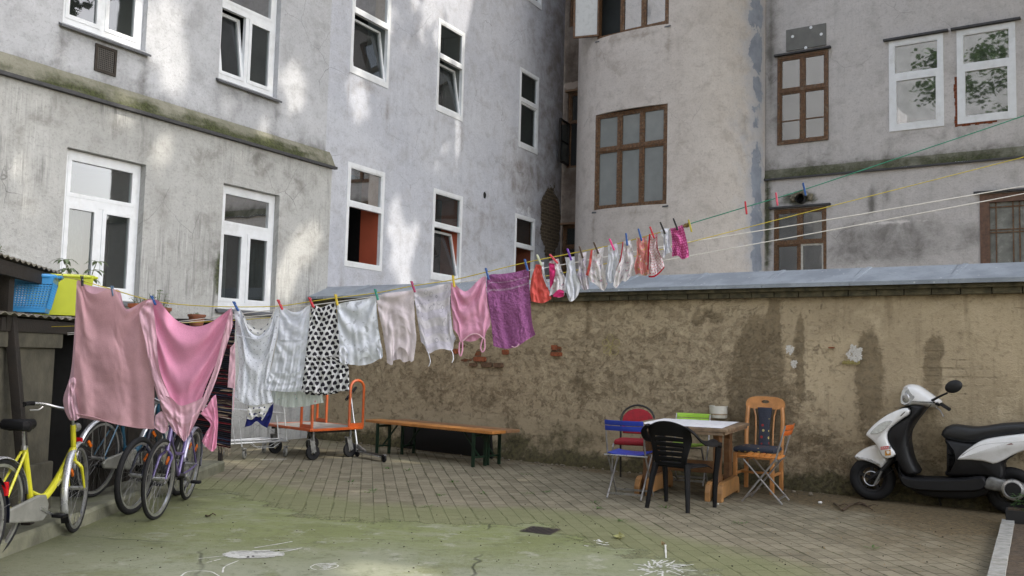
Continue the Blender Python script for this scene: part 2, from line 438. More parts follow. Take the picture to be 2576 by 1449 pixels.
def sashrot(W, s0, s1, z0, z1, o, kind, ang):
    # returns a mapping (s,z,off) -> point for a sash hinged at the bottom (tilt) or at a side (left/right)
    class T:
        curved = False
        def pt(t, q, z, off):
            if kind == 'tilt':
                dz = z-z0; do = off-o
                return W.pt(q, z0+dz*cos(ang)+do*sin(ang)*0, o-dz*sin(ang)+do)
            h = s0 if kind == 'left' else s1
            dq = q-h; do = off-o
            return W.pt(h+dq*cos(ang)-do*sin(ang)*(1 if kind == 'left' else -1), z, o-abs(dq)*sin(ang)+do*cos(ang))
    return T()

def light(fr, W, s0, s1, z0, z1, off, smat, gmat, sw=.05, open=None, ang=.13, cross=None, bar=.02):
    """one glazed light: sash (sub-part) and pane (sub-part) under the window part fr"""
    T = sashrot(W, s0, s1, z0, z1, off, open, ang) if open else W
    m = MB(); ring(m, T, s0, s1, z0, z1, sw, off-.045, off+.012)
    if cross:
        for c in cross.get('z', ()): wbox(m, T, s0+sw, s1-sw, z0+(z1-z0)*c-bar/2, z0+(z1-z0)*c+bar/2, off-.04, off+.005)
        for c in cross.get('s', ()): wbox(m, T, s0+(s1-s0)*c-bar/2, s0+(s1-s0)*c+bar/2, z0+sw, z1-sw, off-.038, off+.006)
    m.build('sash', smat, fr, world=True, smooth=0)
    g = MB(); n = 5 if W.curved and not open else 1
    for k in range(n):
        a = s0+sw*.8+(s1-s0-1.6*sw)*k/n; b = s0+sw*.8+(s1-s0-1.6*sw)*(k+1)/n
        g.add([T.pt(a, z0+sw*.8, off-.02), T.pt(b, z0+sw*.8, off-.02), T.pt(b, z1-sw*.8, off-.02), T.pt(a, z1-sw*.8, off-.02)], [(0, 1, 2, 3)])
    g.build('pane', gmat, fr, world=True, smooth=0)

def interior(fr, W, r, off, jamb, back, depth=.48, room=1.6, curtain=None):
    s0, s1, z0, z1 = r[:4]; m = MB(); o = off-.07; e = o-depth
    m.add([W.pt(s0, z0, o), W.pt(s1, z0, o), W.pt(s1, z1, o), W.pt(s0, z1, o), W.pt(s0, z0, e), W.pt(s1, z0, e), W.pt(s1, z1, e), W.pt(s0, z1, e)], [(0, 1, 5, 4), (1, 2, 6, 5), (2, 3, 7, 6), (3, 0, 4, 7)])
    m.cur = 1; k = .5; b = e-room
    m.add([W.pt(s0, z0, e), W.pt(s1, z0, e), W.pt(s1, z1, e), W.pt(s0, z1, e), W.pt(s0-k, z0-k, b), W.pt(s1+k, z0-k, b), W.pt(s1+k, z1+.2, b), W.pt(s0-k, z1+.2, b)], [(0, 1, 5, 4), (1, 2, 6, 5), (2, 3, 7, 6), (3, 0, 4, 7), (4, 5, 6, 7)])
    m.build('room_reveal', [jamb, back], fr, world=True, smooth=0)
    if curtain:
        c = MB(); a, b2, zt, zb = curtain; pts = []; nu = 40
        for j in range(2):
            for i in range(nu):
                q = s0+(s1-s0)*(a+(b2-a)*i/(nu-1)); pts.append(W.pt(q, (zb, zt)[j]*(z1-z0)+z0, o-.12+.025*sin(i*1.25)))
        c.grid(pts, nu, 2); c.build('curtain', CURTAIN, fr, world=True)

def blobs(L):
    """L: list of (channel, s, z, rs, rz, strength, softness) -> mask function with 4 channels"""
    def f(q, z):
        o = [0, 0, 0, 0]
        for ch, cs, cz, rs, rz, st, so in L:
            d = sqrt(((q-cs)/rs)**2+((z-cz)/rz)**2)
            if d < 1+so: o[ch] = max(o[ch], st*(1-sst(d, 1-so, 1+so)))
        return tuple(o)
    return f
def bl(W, ch, x, y, rx, ry, st=1.0, so=.5):
    s, z = W.fpx(x, y); s2, _ = W.fpx(x+rx, y); _, z2 = W.fpx(x, y+ry)
    return (ch, s, z, abs(s2-s), abs(z2-z), st, so)

WL = Wall(59.8, -10.68)
cn = onpl(811, 500, WL.n, WL.d)
WM = Wall(60.6, thru=cn)
WG = Wall(-36, -10.45)
cr = onpl(1416, 300, WM.n, WM.d)
WR = Wall(-34.3, thru=cr)

# ---------- left building
P_LOW = plaster('stained_lower_plaster', (.41, .41, .395), (.47, .47, .455), (.29, .285, .265), streak=1.0)
P_UPP = plaster('grey_upper_plaster', (.45, .458, .478), (.51, .518, .54), (.35, .352, .362), streak=.12)
P_MID = plaster('bluish_plaster', (.48, .497, .55), (.54, .555, .60), (.42, .422, .45), streak=.2, grime=(.15, .115, .085), brickcol=(.11, .085, .055))
P_TUR = plaster('beige_turret_plaster', (.51, .47, .435), (.56, .52, .485), (.41, .37, .335), streak=.1, grime=(.17, .135, .1), brickcol=None)
P_RGT = plaster('pale_grey_plaster', (.50, .48, .47), (.555, .53, .52), (.41, .39, .375), streak=.22, grime=(.10, .095, .085))
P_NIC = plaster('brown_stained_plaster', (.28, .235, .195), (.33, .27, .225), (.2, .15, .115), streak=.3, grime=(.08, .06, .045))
MOSS = plaster('mossy_ledge_plaster', (.2, .195, .15), (.26, .25, .2), (.12, .12, .075), grime=(.03, .03, .022))
EDGE = simple('dark_drip_edge', (.055, .055, .058), .6, .2, var=.4)

bA = thing('apartment_building', 'old grey apartment house on the left with mossy ledge and four white double windows', 'building', tuple(WL.pt(WL.fpx(300, 700)[0], 0)))
sC = WL.fpx(811, 500)[0]; sA = sC-26
_, zL0 = WL.fpx(0, 188); _, zL1 = WL.fpx(815, 413); zL = (zL0+zL1)/2
RV = -.13
hl1 = rect_px(WL, [(168, 366), (372, 412), (345, 748), (150, 722)], .10)
hl2 = rect_px(WL, [(562, 463), (707, 495), (687, 800), (547, 786)], .10)
UPo = 0.0; LWo = .10
hu1 = rect_px(WL, [(163, -40), (371, 20), (366, 132), (157, 60)], UPo); hu2 = rect_px(WL, [(563, 0), (707, 40), (696, 243), (546, 193)], UPo)
zsu = (hu1[2]+hu2[2])/2; hU = hl1[3]-hl1[2]
hu1 = (hu1[0], hu1[1], zsu, zsu+hU); hu2 = (hu2[0], hu2[1], zsu, zsu+hU)
zsl = (hl1[2]+hl2[2])/2; zhl = (hl1[3]+hl2[3])/2
hl1 = (hl1[0], hl1[1], zsl, zhl); hl2 = (hl2[0], hl2[1], zsl, zhl)
TOPZ = 15.0; TOPR = 26.0  # TOPR: unseen upper height, raised to block sun on the middle wall
ml = blobs(drips([hl1, hl2], .45)+[bl(WL, 0, 541, 690, 16, 60, 1.0, .6), bl(WL, 1, 520, 640, 30, 60, .55, .9), bl(WL, 1, 250, 330, 500, 60, .28, .9), bl(WL, 0, 37, 275, 9, 40, .9, .6), bl(WL, 1, 640, 420, 160, 60, .4, .9), bl(WL, 0, 640, 470, 6, 60, .7, .8), bl(WL, 1, 755, 560, 45, 120, .3, .9), bl(WL, 1, 400, 500, 30, 200, .22, 1)])
w = MB(); wall_grid(w, WL, sA, sC+.10, 0, zL-.03, [hl1, hl2], .14, ml, rev=.16, off=LWo); w.build('lower_wall', P_LOW, bA, world=True, smooth=20)
mu = blobs(drips([hu1, hu2], .6)+[bl(WL, 1, 265, 190, 60, 90, .3, .9), bl(WL, 1, 620, 260, 90, 60, .3, .9), bl(WL, 0, 205, 60, 30, 40, .3, .9)])
def mu2(q, z):
    a = mu(q, z); k = 1-sst(z, zL+.02, zL+.75); return (max(a[0], k*k*.5), max(a[1], .55*k), a[2], 0)
w = MB(); wall_grid(w, WL, sA, sC+.03, zL+.24, TOPZ, [hu1, hu2], .16, mu2, rev=.16, off=UPo); w.build('upper_wall', P_UPP, bA, world=True, smooth=20)
# sloped mossy ledge and its drip edge
w = MB(); pts = []; uv = []; cl = []; nS = 90
for j in range(7):
    f = j/6
    for i in range(nS):
        q = sA+(sC+.14-sA)*i/(nS-1); z = zL-.01+.27*f+.03*sin(f*pi)
        o = .15+(UPo-.15)*f**.8 + .012*fbm(q*3, f*2)
        k = sst(f, 1.0, .1)*(.35+.65*sst(fbm(q*.9, 3)+.6*fbm(q*4, f*3, 2), -.3, .3)) * (1 if q > sA+3 else .75)
        pts.append(WL.pt(q, z, o)); uv.append((q, z)); cl.append((k, .45-.35*f, 0, 0))
w.grid(pts, nS, 7, uv, cl); w.build('mossy_ledge', MOSS, bA, world=True, smooth=60)
w = MB(); wbox(w, WL, sA, sC+.16, zL-.055, zL-.012, .102, .175); w.build('drip_edge', EDGE, bA, world=True, smooth=0)
# corner return of the lower wall (thicker than the neighbour) and back
w = MB(); w.add([WL.pt(sC+.10, 0, LWo), WL.pt(sC+.10, zL-.03, LWo), WL.pt(sC+.10, zL-.03, -.1), WL.pt(sC+.10, 0, -.1)], [(0, 1, 2, 3)]); w.build('wall_return', P_LOW, bA, world=True, smooth=0)

def sill(fr, W, r, off, dep=.1, mat=SILL, th=.03, ext=.05, drop=.0):
    m = MB(); s0, s1, z0 = r[0]-ext, r[1]+ext, r[2]-drop; n = 8 if W.curved else 1; vs = []
    for i in range(n+1):
        q = s0+(s1-s0)*i/n
        vs += [W.pt(q, z0-.002, off-.02), W.pt(q, z0-.045, off+dep), W.pt(q, z0-.045-th, off+dep), W.pt(q, z0-.002-th, off-.02)]
    fs = [(0, 1, 2, 3), tuple(n*4+j for j in (3, 2, 1, 0))]
    for i in range(n):
        for j in range(4): fs.append((i*4+j, (i+1)*4+j, (i+1)*4+(j+1) % 4, i*4+(j+1) % 4))
    m.add(vs, fs); m.build('sill', mat, fr, world=True, smooth=0)

def double_window(b, W, r, off, wo, tilt=None, curtain=None, refl=GLASS, hasring=True):
    s0, s1, z0, z1 = r; fo = wo+off; fw = .085; m = MB(); zt = z0+(z1-z0)*.655; tb = .10; mu_ = (s0+s1)/2
    ring(m, W, s0+.004, s1-.004, z0+.004, z1-.004, fw, fo-.06, fo, .11); wbox(m, W, s0+fw, s1-fw, zt-tb/2, zt+tb/2, fo-.06, fo+.004); wbox(m, W, mu_-.035, mu_+.035, z0+.11, zt-tb/2, fo-.06, fo-.002)
    fr = m.build('window', WHITE, b, world=True, smooth=0)
    light(fr, W, s0+fw, s1-fw, zt+tb/2, z1-fw, fo-.004, WHITE, refl, .05)
    light(fr, W, s0+fw, mu_-.035, z0+.11, zt-tb/2, fo-.004, WHITE, refl, .055, open='tilt' if tilt == 'l' else None, ang=.15)
    light(fr, W, mu_+.035, s1-fw, z0+.11, zt-tb/2, fo-.004, WHITE, refl, .055, open='tilt' if tilt == 'r' else None)
    interior(fr, W, (s0+fw, s1-fw, z0+.1, z1-fw), fo, DIMIN, DARKIN, .42, curtain=curtain)
    sill(fr, W, r, wo, .07)
    return fr
double_window(bA, WL, hl1, -.1, LWo, curtain=(0, .42, .66, 0)); double_window(bA, WL, hl2, -.1, LWo, curtain=(0, .3, .66, 0))
double_window(bA, WL, hu1, -.09, UPo); double_window(bA, WL, hu2, -.09, UPo, tilt='l')
# vent grille
r = rect_px(WL, [(239, 110), (295, 126), (288, 192), (236, 178)], UPo); m = MB(); ring(m, WL, *r, .035, UPo-.02, UPo+.02)
vg = m.build('vent_grille', simple('rusty_dark_grille', (.045, .035, .028), .7, .3, var=.5), bA, world=True, smooth=0)
m = MB()
for i in range(9):
    q = r[0]+.035+(r[1]-r[0]-.07)*(i+.5)/9; wbox(m, WL, q-.004, q+.004, r[2]+.03, r[3]-.03, UPo-.004, UPo+.01)
for i in range(11):
    z = r[2]+.035+(r[3]-r[2]-.07)*(i+.5)/11; wbox(m, WL, r[0]+.03, r[1]-.03, z-.004, z+.004, UPo-.002, UPo+.008)
m.build('mesh_grid', simple('dull_wire', (.12, .11, .1), .6, .4), vg, world=True, smooth=0)
m = MB(); m.add([WL.pt(r[0], r[2], UPo+.003), WL.pt(r[1], r[2], UPo+.003), WL.pt(r[1], r[3], UPo+.003), WL.pt(r[0], r[3], UPo+.003)], [(0, 1, 2, 3)]); m.build('vent_backing', BLACKIN, vg, world=True, smooth=0)

# ---------- middle building (bluish, flush narrow windows)
bB = thing('apartment_building', 'bluish plastered building in the middle with narrow white windows and an orange room', 'building', tuple(WM.pt(WM.fpx(1100, 600)[0], 0)))
mA = rect_px(WM, [(887, -25), (984, 20), (975, 225), (879, 183)]); mB_ = rect_px(WM, [(1103, 42), (1169, 85), (1163, 305), (1096, 276)]); mC = rect_px(WM, [(1308, 168), (1358, 198), (1349, 384), (1303, 371)])
lA = rect_px(WM, [(875, 405), (967, 431), (960, 688), (865, 667)]); lB = rect_px(WM, [(1090, 470), (1165, 492), (1156, 712), (1082, 700)]); lC = rect_px(WM, [(1295, 540), (1346, 555), (1341, 730), (1291, 728)])
tD = rect_px(WM, [(1330, -150), (1366, -140), (1362, 28), (1324, -5)])
def same(rs, zi):
    return sum(r[zi] for r in rs)/len(rs)
u0, u1 = same([mA, mB_, mC], 2), same([mB_, mC], 3); l0, l1 = same([lA, lB], 2), same([lA, lB, lC], 3)
mA, mB_, mC = [(r[0], r[1], u0, u1) for r in (mA, mB_, mC)]; lA, lB, lC = [(r[0], r[1], l0, l1) for r in (lA, lB, lC)]
sE = WM.fpx(1416, 300)[0]; s00 = WM.t.dot(cn)
tD = (tD[0], tD[1], tD[2], tD[2]+(u1-u0))
xs = [WM.fpx(x, 300)[0] for x in (1230, 1416)]
mmb = blobs(drips([mA, mB_, mC, lA, lB, lC], .55)+[bl(WM, 3, 1385, 560, 26, 95, .95, .5), bl(WM, 3, 1219, 491, 5, 9, .0, .2), bl(WM, 1, 1170, 600, 110, 90, .35, .9), bl(WM, 1, 1320, 440, 60, 120, .55, .9), bl(WM, 1, 1230, 560, 90, 70, .38, .9), bl(WM, 1, 1390, 330, 40, 300, .6, .8), bl(WM, 2, 1125, 660, 40, 60, .5, .8), bl(WM, 2, 905, 560, 80, 190, .3, .8), bl(WM, 2, 1320, 530, 40, 30, .45, .6)])
def mm(q, z):
    a = mmb(q, z); g = .75*sst(q, xs[0], xs[1]+.4)
    return (a[0], max(a[1], g), a[2], a[3])
wins = [mA, mB_, mC, lA, lB, lC, tD]
w = MB(); wall_grid(w, WM, s00, sE, 0, TOPZ, wins, .15, mm, rev=.04); w.build('wall', P_MID, bB, world=True, smooth=20)
def slim_window(b, W, r, tilt=None, jamb=DIMIN, back=DARKIN, nolow=False, refl=GLASS):
    s0, s1, z0, z1 = r; fo = .012; fw = .075; zt = z0+(z1-z0)*.60; m = MB()
    ring(m, W, s0, s1, z0, z1, fw, fo-.07, fo, .10); wbox(m, W, s0+fw, s1-fw, zt-.045, zt+.045, fo-.07, fo+.004)
    fr = m.build('window', WHITE, b, world=True, smooth=0)
    light(fr, W, s0+fw, s1-fw, zt+.045, z1-fw, fo-.02, WHITE, refl, .025)
    if not nolow: light(fr, W, s0+fw, s1-fw, z0+.1, zt-.045, fo-.03, WHITE, refl, .05, open='tilt' if tilt else None, ang=tilt or 0)
    interior(fr, W, (s0+fw, s1-fw, z0+.08, z1-fw), fo, jamb, back, .42)
    m = MB(); wbox(m, W, s0-.02, s1+.02, z0-.07, z0-.004, .001, .03); m.build('sill', SILL if nolow else P_MID, fr, world=True, smooth=0) if False else None
    return fr
slim_window(bB, WM, mA, .16); slim_window(bB, WM, mB_, .16); slim_window(bB, WM, mC); slim_window(bB, WM, tD)
slim_window(bB, WM, lA, jamb=ORANGEIN, back=BLACKIN, nolow=True); slim_window(bB, WM, lB, .2, jamb=ORANGEIN, back=DARKIN); slim_window(bB, WM, lC, jamb=simple('dull_orange_room', (.2, .06, .03), .8), nolow=True)
# bare hole in the plaster with crumbled rim
hs, hz = WM.fpx(1219, 491); m = MB(); n = 18; vs = [WM.pt(hs, hz, .004)]
for i in range(n):
    a = 2*pi*i/n; k = 1+.3*mnoise.noise(V((cos(a)*2, sin(a)*2, 3))); vs.append(WM.pt(hs+.062*k*cos(a), hz+.075*k*sin(a), .004))
m.add(vs, [(0, 1+i, 1+(i+1) % n) for i in range(n)]); m.build('pipe_hole', BLACKIN, bB, world=True, smooth=0)

# ---------- right building with its round stair turret
bC = thing('corner_building', 'pale weathered building on the right with round stair turret and old brown windows', 'building', tuple(WR.pt(WR.fpx(1925, 400)[0], 0)))
nb, tb_ = WR.n, WR.t
# turret: axis on the wall plane; silhouette 1450..1925 px
def turret_fit():
    best = None; e1 = WR.pt(WR.fpx(1924, 400)[0], 0)
    for iX in range(0, 100):
        c = WR.pt(WR.fpx(1600+iX*2.5, 700)[0], 0); R = (e1-c).length; W_ = Round(c, R, tb_, nb); x = min(1288+F*(p_.x/p_.y) for p_ in (W_.pt(W_.half*(i/40-1), 0) for i in range(60)))
        if best is None or abs(x-1442) < best[0]: best = (abs(x-1442), c, R, x)
    return best
_e, tc, tR, _x = turret_fit(); print('turret', _e, tc, tR, _x)
WT = Round(tc, tR, tb_, nb)
tl = rect_px(WT, [(1497, 288), (1680, 263), (1676, 516), (1495, 526)]); tu = rect_px(WT, [(1506, -150), (1690, -150), (1688, 62), (1505, 96)])
tu = (tl[0], tl[1], tu[2], tu[2]+(tl[3]-tl[2]))
sb = [WT.fpx(x, 400)[0] for x in (1800, 1850, 1915)]
TBL = [bl(WT, 3, 1905, y, 26, 70, k, .9) for y, k in ((40, .9), (130, .95), (210, .8), (300, .7), (395, .75), (470, .95), (560, 1.0), (640, .9))]
TBL += [bl(WT, 3, 1890, y, 85, 120, .34, .9) for y in (60, 200, 350, 500, 620)]  # wide weak blobs: the turret's bluish side shading, painted into the colour
mtb = blobs(TBL+drips([tl, tu], .6)+[bl(WT, 1, 1560, 140, 110, 60, .3, .9), bl(WT, 1, 1750, 330, 90, 140, .22, .9), bl(WT, 1, 1870, 320, 10, 40, .6, .7)])
P_TBL = plaster('blue_grey_cement_patch', (.17, .20, .25), (.21, .24, .29), (.12, .14, .18), streak=.2, grime=(.08, .09, .1))
def mt(q, z):
    a = mtb(q, z); return a
w = MB(); wall_grid(w, WT, -WT.half, WT.half, 0, TOPR, [tl, tu], .16, mt, rev=.06); w.build('turret_wall', P_TUR, bC, world=True, smooth=60)
def casement(b, W, r, off, cols, zsplit, gm, fw=.06, sw=.038, skip=(), fm=BROWNW, opens=None, sl=True, cross=None, bars=None):
    s0, s1, z0, z1 = r; m = MB(); zt = z0+(z1-z0)*zsplit
    ring(m, W, s0+.003, s1-.003, z0+.003, z1-.003, fw, off-.07, off+.015); wbox(m, W, s0+fw, s1-fw, zt-.032, zt+.032, off-.07, off+.02)
    cw = (s1-s0-2*fw)/cols
    for k in range(1, cols): wbox(m, W, s0+fw+cw*k-.025, s0+fw+cw*k+.025, z0+fw, zt-.032, off-.07, off+.012); wbox(m, W, s0+fw+cw*k-.025, s0+fw+cw*k+.025, zt+.032, z1-fw, off-.07, off+.012)
    fr = m.build('window', fm, b, world=True, smooth=0)
    for k in range(cols):
        a = s0+fw+cw*k+(.025 if k else 0); b2 = s0+fw+cw*(k+1)-(.025 if k < cols-1 else 0)
        for rw, (za, zb) in enumerate(((z0+fw, zt-.032), (zt+.032, z1-fw))):
            if (k, rw) in skip: continue
            sm = fm
            if opens and (k, rw) in opens: sm = opens[(k, rw)]
            light(fr, W, a, b2, za, zb, off-.012, sm, gm, sw, cross=cross if rw == 0 else None)
    mm_ = MB(); wd = MB()
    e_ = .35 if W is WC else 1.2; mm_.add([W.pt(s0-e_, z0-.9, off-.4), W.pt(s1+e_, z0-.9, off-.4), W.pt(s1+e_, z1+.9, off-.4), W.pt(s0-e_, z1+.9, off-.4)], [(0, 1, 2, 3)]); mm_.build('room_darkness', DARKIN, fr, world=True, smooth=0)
    if sl: sill(fr, W, r, 0, .05, mat=SILL)
    return fr
pA, pB = WT.pt(tl[0], 0, -.03), WT.pt(tl[1], 0, -.03); ch = (pB-pA).normalized(); WC = Wall(math.degrees(atan2(ch.y, ch.x)), thru=pA); qA = WC.t.dot(pA); qB = WC.t.dot(pB)
tl = (qA, qB, tl[2], tl[3]); tu = (qA, qB, tu[2], tu[3])
casement(bC, WC, tl, .01, 3, .62, GLASSF)
f2 = casement(bC, WC, tu, .01, 3, .62, GLASSM, skip=((0, 0),))
# opened casement leaf of the upper turret window, swung out to the left
q0 = tu[0]+.06; za, zb = tu[2]+.06, tu[2]+(tu[3]-tu[2])*.62
h = WC.pt(q0, 0, .05); cwid = .62
dirv = (-WR.t*.93+V((0, -1, 0))*.25).normalized()
class Leaf:
    curved = False
    def pt(s, q, z, off): 
        p = h+dirv*q+dirv.cross(V((0, 0, 1)))*off; return V((p.x, p.y, z))
light(f2, Leaf(), .0, cwid, za, zb, 0, BROWNW, simple('pale_milky_pane', (.5, .51, .5), .3, var=.08), .04)
# recessed narrow strip between the buildings: dark stained, small brown windows
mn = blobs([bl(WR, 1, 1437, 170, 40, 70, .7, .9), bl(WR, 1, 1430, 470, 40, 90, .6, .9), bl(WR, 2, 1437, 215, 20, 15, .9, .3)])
n1 = rect_px(WR, [(1434, -60), (1470, -60), (1470, 62), (1431, 65)]); n2 = rect_px(WR, [(1427, 232), (1470, 226), (1470, 420), (1425, 421)]); n3 = rect_px(WR, [(1413, 568), (1470, 560), (1470, 700), (1411, 706)])
sT = WR.t.dot(tc)
# ---------- right facade
rb = rect_px(WR, [(1954, 142), (2083, 122), (2080, 350), (1952, 364)]); rw1 = rect_px(WR, [(2233, 100), (2370, 80), (2374, 315), (2236, 330)]); rw2 = rect_px(WR, [(2405, 78), (2553, 52), (2556, 292), (2407, 311)])
rl = rect_px(WR, [(1947, 530), (2079, 517), (2079, 700), (1947, 710)]); rd = rect_px(WR, [(2466, 497), (2640, 470), (2640, 700), (2466, 705)])
z0w = (rw1[2]+rw2[2])/2; z1w = (rw1[3]+rw2[3])/2; rw1 = (rw1[0], rw1[1], z0w, z1w); rw2 = (rw2[0], rw2[1], z0w, z1w)
zR = (WR.fpx(1925, 450)[1]+WR.fpx(2576, 394)[1])/2
mrb = blobs(drips([rb, rw1, rw2, rl], .5)+[bl(WR, 1, 1940, 120, 14, 190, .8, .8), bl(WR, 1, 1945, 300, 10, 120, .7, .9), bl(WR, 0, 1932, 560, 12, 140, .9, .7), bl(WR, 1, 2225, 610, 190, 62, .62, .55), bl(WR, 1, 2420, 600, 90, 50, .45, .7), bl(WR, 1, 2195, 500, 12, 40, .8, .6), bl(WR, 1, 2225, 490, 10, 30, .8, .6), bl(WR, 2, 2250, 560, 130, 12, .55, .7), bl(WR, 0, 2010, 500, 50, 18, .8, .6), bl(WR, 1, 2060, 395, 120, 30, .3, .9), bl(WR, 3, 2398, 260, 4, 62, .0, .2)])
def mr(q, z):
    a = mrb(q, z); k = (1-sst(z, zR+.05, zR+.75)) if z > zR else 0
    b = mn(q, z) if q < sT else (0, 0, 0, 0)
    return (max(a[0], .55*k*k), max(a[1], .6*k, b[1], 0), max(a[2], b[2]), 0)
sN = WR.fpx(1416, 300)[0]
def offR(q, z): return 0
w = MB(); wall_grid(w, WR, sT, sT+14, zR+.2, TOPR, [rb, rw1, rw2], .16, mr, rev=.05, off=-.09); w.build('upper_wall', P_RGT, bC, world=True, smooth=20)
w = MB(); wall_grid(w, WR, sT, sT+14, 0, zR-.02, [rl, rd], .16, mr, rev=.07); w.build('lower_wall', P_RGT, bC, world=True, smooth=20)
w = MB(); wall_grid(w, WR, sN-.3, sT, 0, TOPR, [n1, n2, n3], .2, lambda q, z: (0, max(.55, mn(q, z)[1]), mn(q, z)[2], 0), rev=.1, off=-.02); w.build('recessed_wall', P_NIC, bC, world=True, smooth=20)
w = MB(); pts = []; uv = []; cl = []; nS = 80; sT1 = sT+14
for j in range(6):
    f = j/5
    for i in range(nS):
        q = sT+(sT1-sT)*i/(nS-1); o = .05-.14*f**.8+.01*fbm(q*3, f); z = zR+.0+.22*f
        pts.append(WR.pt(q, z, o)); uv.append((q, z)); cl.append((.75*(1-.4*f)*(.5+.5*sst(fbm(q*.9, 1), -.2, .2)), .5, 0, 0))
w.grid(pts, nS, 6, uv, cl); w.build('mossy_ledge', MOSS, bC, world=True, smooth=60)
w = MB(); wbox(w, WR, sT, sT1, zR-.04, zR-.004, .002, .07); w.build('drip_edge', EDGE, bC, world=True, smooth=0)
casement(bC, WR, rb, -.07, 2, .60, GLASSB, cross=dict(z=(.42,)), sl=False)
casement(bC, WR, rl, .0, 2, .52, GLASS, opens={(1, 0): simple('pale_peeling_paint', (.5, .49, .45), .6, var=.3, scale=15)}, sl=False)
for r, o in ((rw1, -.09), (rw2, -.09)): 
    s0, s1, z0, z1 = r; fo = o+.02; fw = .10; zt = z0+(z1-z0)*.60; m = MB()
    ring(m, WR, s0, s1, z0, z1, fw, fo-.06, fo); wbox(m, WR, s0+fw, s1-fw, zt-.05, zt+.05, fo-.06, fo+.004); fr = m.build('window', WHITE, bC, world=True, smooth=0)
    light(fr, WR, s0+fw, s1-fw, zt+.05, z1-fw, fo-.02, WHITE, GLASSM, .02); light(fr, WR, s0+fw, s1-fw, z0+fw, zt-.05, fo-.01, WHITE, GLASSM, .05)
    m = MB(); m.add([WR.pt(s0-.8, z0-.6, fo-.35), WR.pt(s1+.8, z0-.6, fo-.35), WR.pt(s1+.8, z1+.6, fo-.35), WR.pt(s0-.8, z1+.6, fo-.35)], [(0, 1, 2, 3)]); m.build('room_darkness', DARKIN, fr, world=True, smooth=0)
# lintel strips over the right-hand windows
for r, o, e in ((rb, -.09, .06), (rw1, -.09, .1), (rw2, -.09, .1), (rl, 0, .1), (rd, 0, .1)):
    m = MB(); wbox(m, WR, r[0]-e, r[1]+e, r[3]+.015, r[3]+.055, o-.005, o+.10); m.build('lintel_strip', EDGE, bC, world=True, smooth=0)
# exposed rusty brick edge beside the far window
rust = simple('raw_brick_edge', (.2, .055, .02), .9, var=.6, scale=30, bump=.5)
m = MB()
for k in range(14):
    z = rw2[2]-.05+k*.075; wd = .03+.03*random.random(); wbox(m, WR, rw2[0]-wd-.01, rw2[0]-.002, z, z+.072, -.095, -.084+.006*random.random())
for k in range(9):
    q = rw2[0]+k*.08; wbox(m, WR, q, q+.078, rw2[2]-.03-.035*random.random(), rw2[2]-.002, -.095, -.084+.006*random.random())
m.build('raw_edge', rust, bC, world=True, smooth=0)
# grey board above the brown window, four pale washers
r = rect_px(WR, [(1978, 75), (2078, 61), (2079, 116), (1979, 128)], -.09); m = MB(); wbox(m, WR, *r, -.088, -.06)
bd = m.build('grey_board', simple('corrugated_grey_board', (.15, .15, .14), .7, var=.2, scale=5), bC, world=True, smooth=0)
for px in ((1994+0, 92), (2040, 69), (2066, 86), (2027, 120)):
    q, z = WR.fpx(*px, -.06); m = MB(); m.add([WR.pt(q+.035*cos(2*pi*i/12), z+.035*sin(2*pi*i/12), -.056) for i in range(12)], [tuple(range(12))]); m.build('washer', WHITE, bd, world=True, smooth=0)
# niche windows
for r, gm in ((n1, GLASS), (n2, GLASS), (n3, GLASS)):
    s0, s1, z0, z1 = r; m = MB(); ring(m, WR, s0+.003, s1-.003, z0+.003, z1-.003, .06, -.12, -.06); zt = z0+(z1-z0)*.6
    wbox(m, WR, s0+.06, s1-.06, zt-.03, zt+.03, -.12, -.055); fr = m.build('window', BROWNW, bC, world=True, smooth=0)
    light(fr, WR, s0+.06, s1-.06, zt+.03, z1-.06, -.09, BROWNW, gm, .03)
    if r is not n2: light(fr, WR, s0+.06, s1-.06, z0+.06, zt-.03, -.09, BROWNW, gm, .03)
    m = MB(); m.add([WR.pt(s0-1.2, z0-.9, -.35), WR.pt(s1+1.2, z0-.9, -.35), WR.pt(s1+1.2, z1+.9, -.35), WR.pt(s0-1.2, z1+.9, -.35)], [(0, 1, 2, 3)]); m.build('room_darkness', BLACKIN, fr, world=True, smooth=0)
    if r is n2:
        h = WR.pt(s0+.03, 0, -.02); dirv = (-WR.t*.45-V((0, 1, 0))*.9).normalized()
        dirv = (V((-.42, -.9, 0))).normalized()
        light(fr, Leaf(), 0, .62, z0+.06, zt-.03, 0, DARKW, GLASS, .04, cross=dict(z=(.5,)))
    m = MB(); wbox(m, WR, s0-.05, s1+.05, z1+.0, z1+.05, -.02, .05); m.build('lintel_strip', P_NIC, bC, world=True, smooth=0)
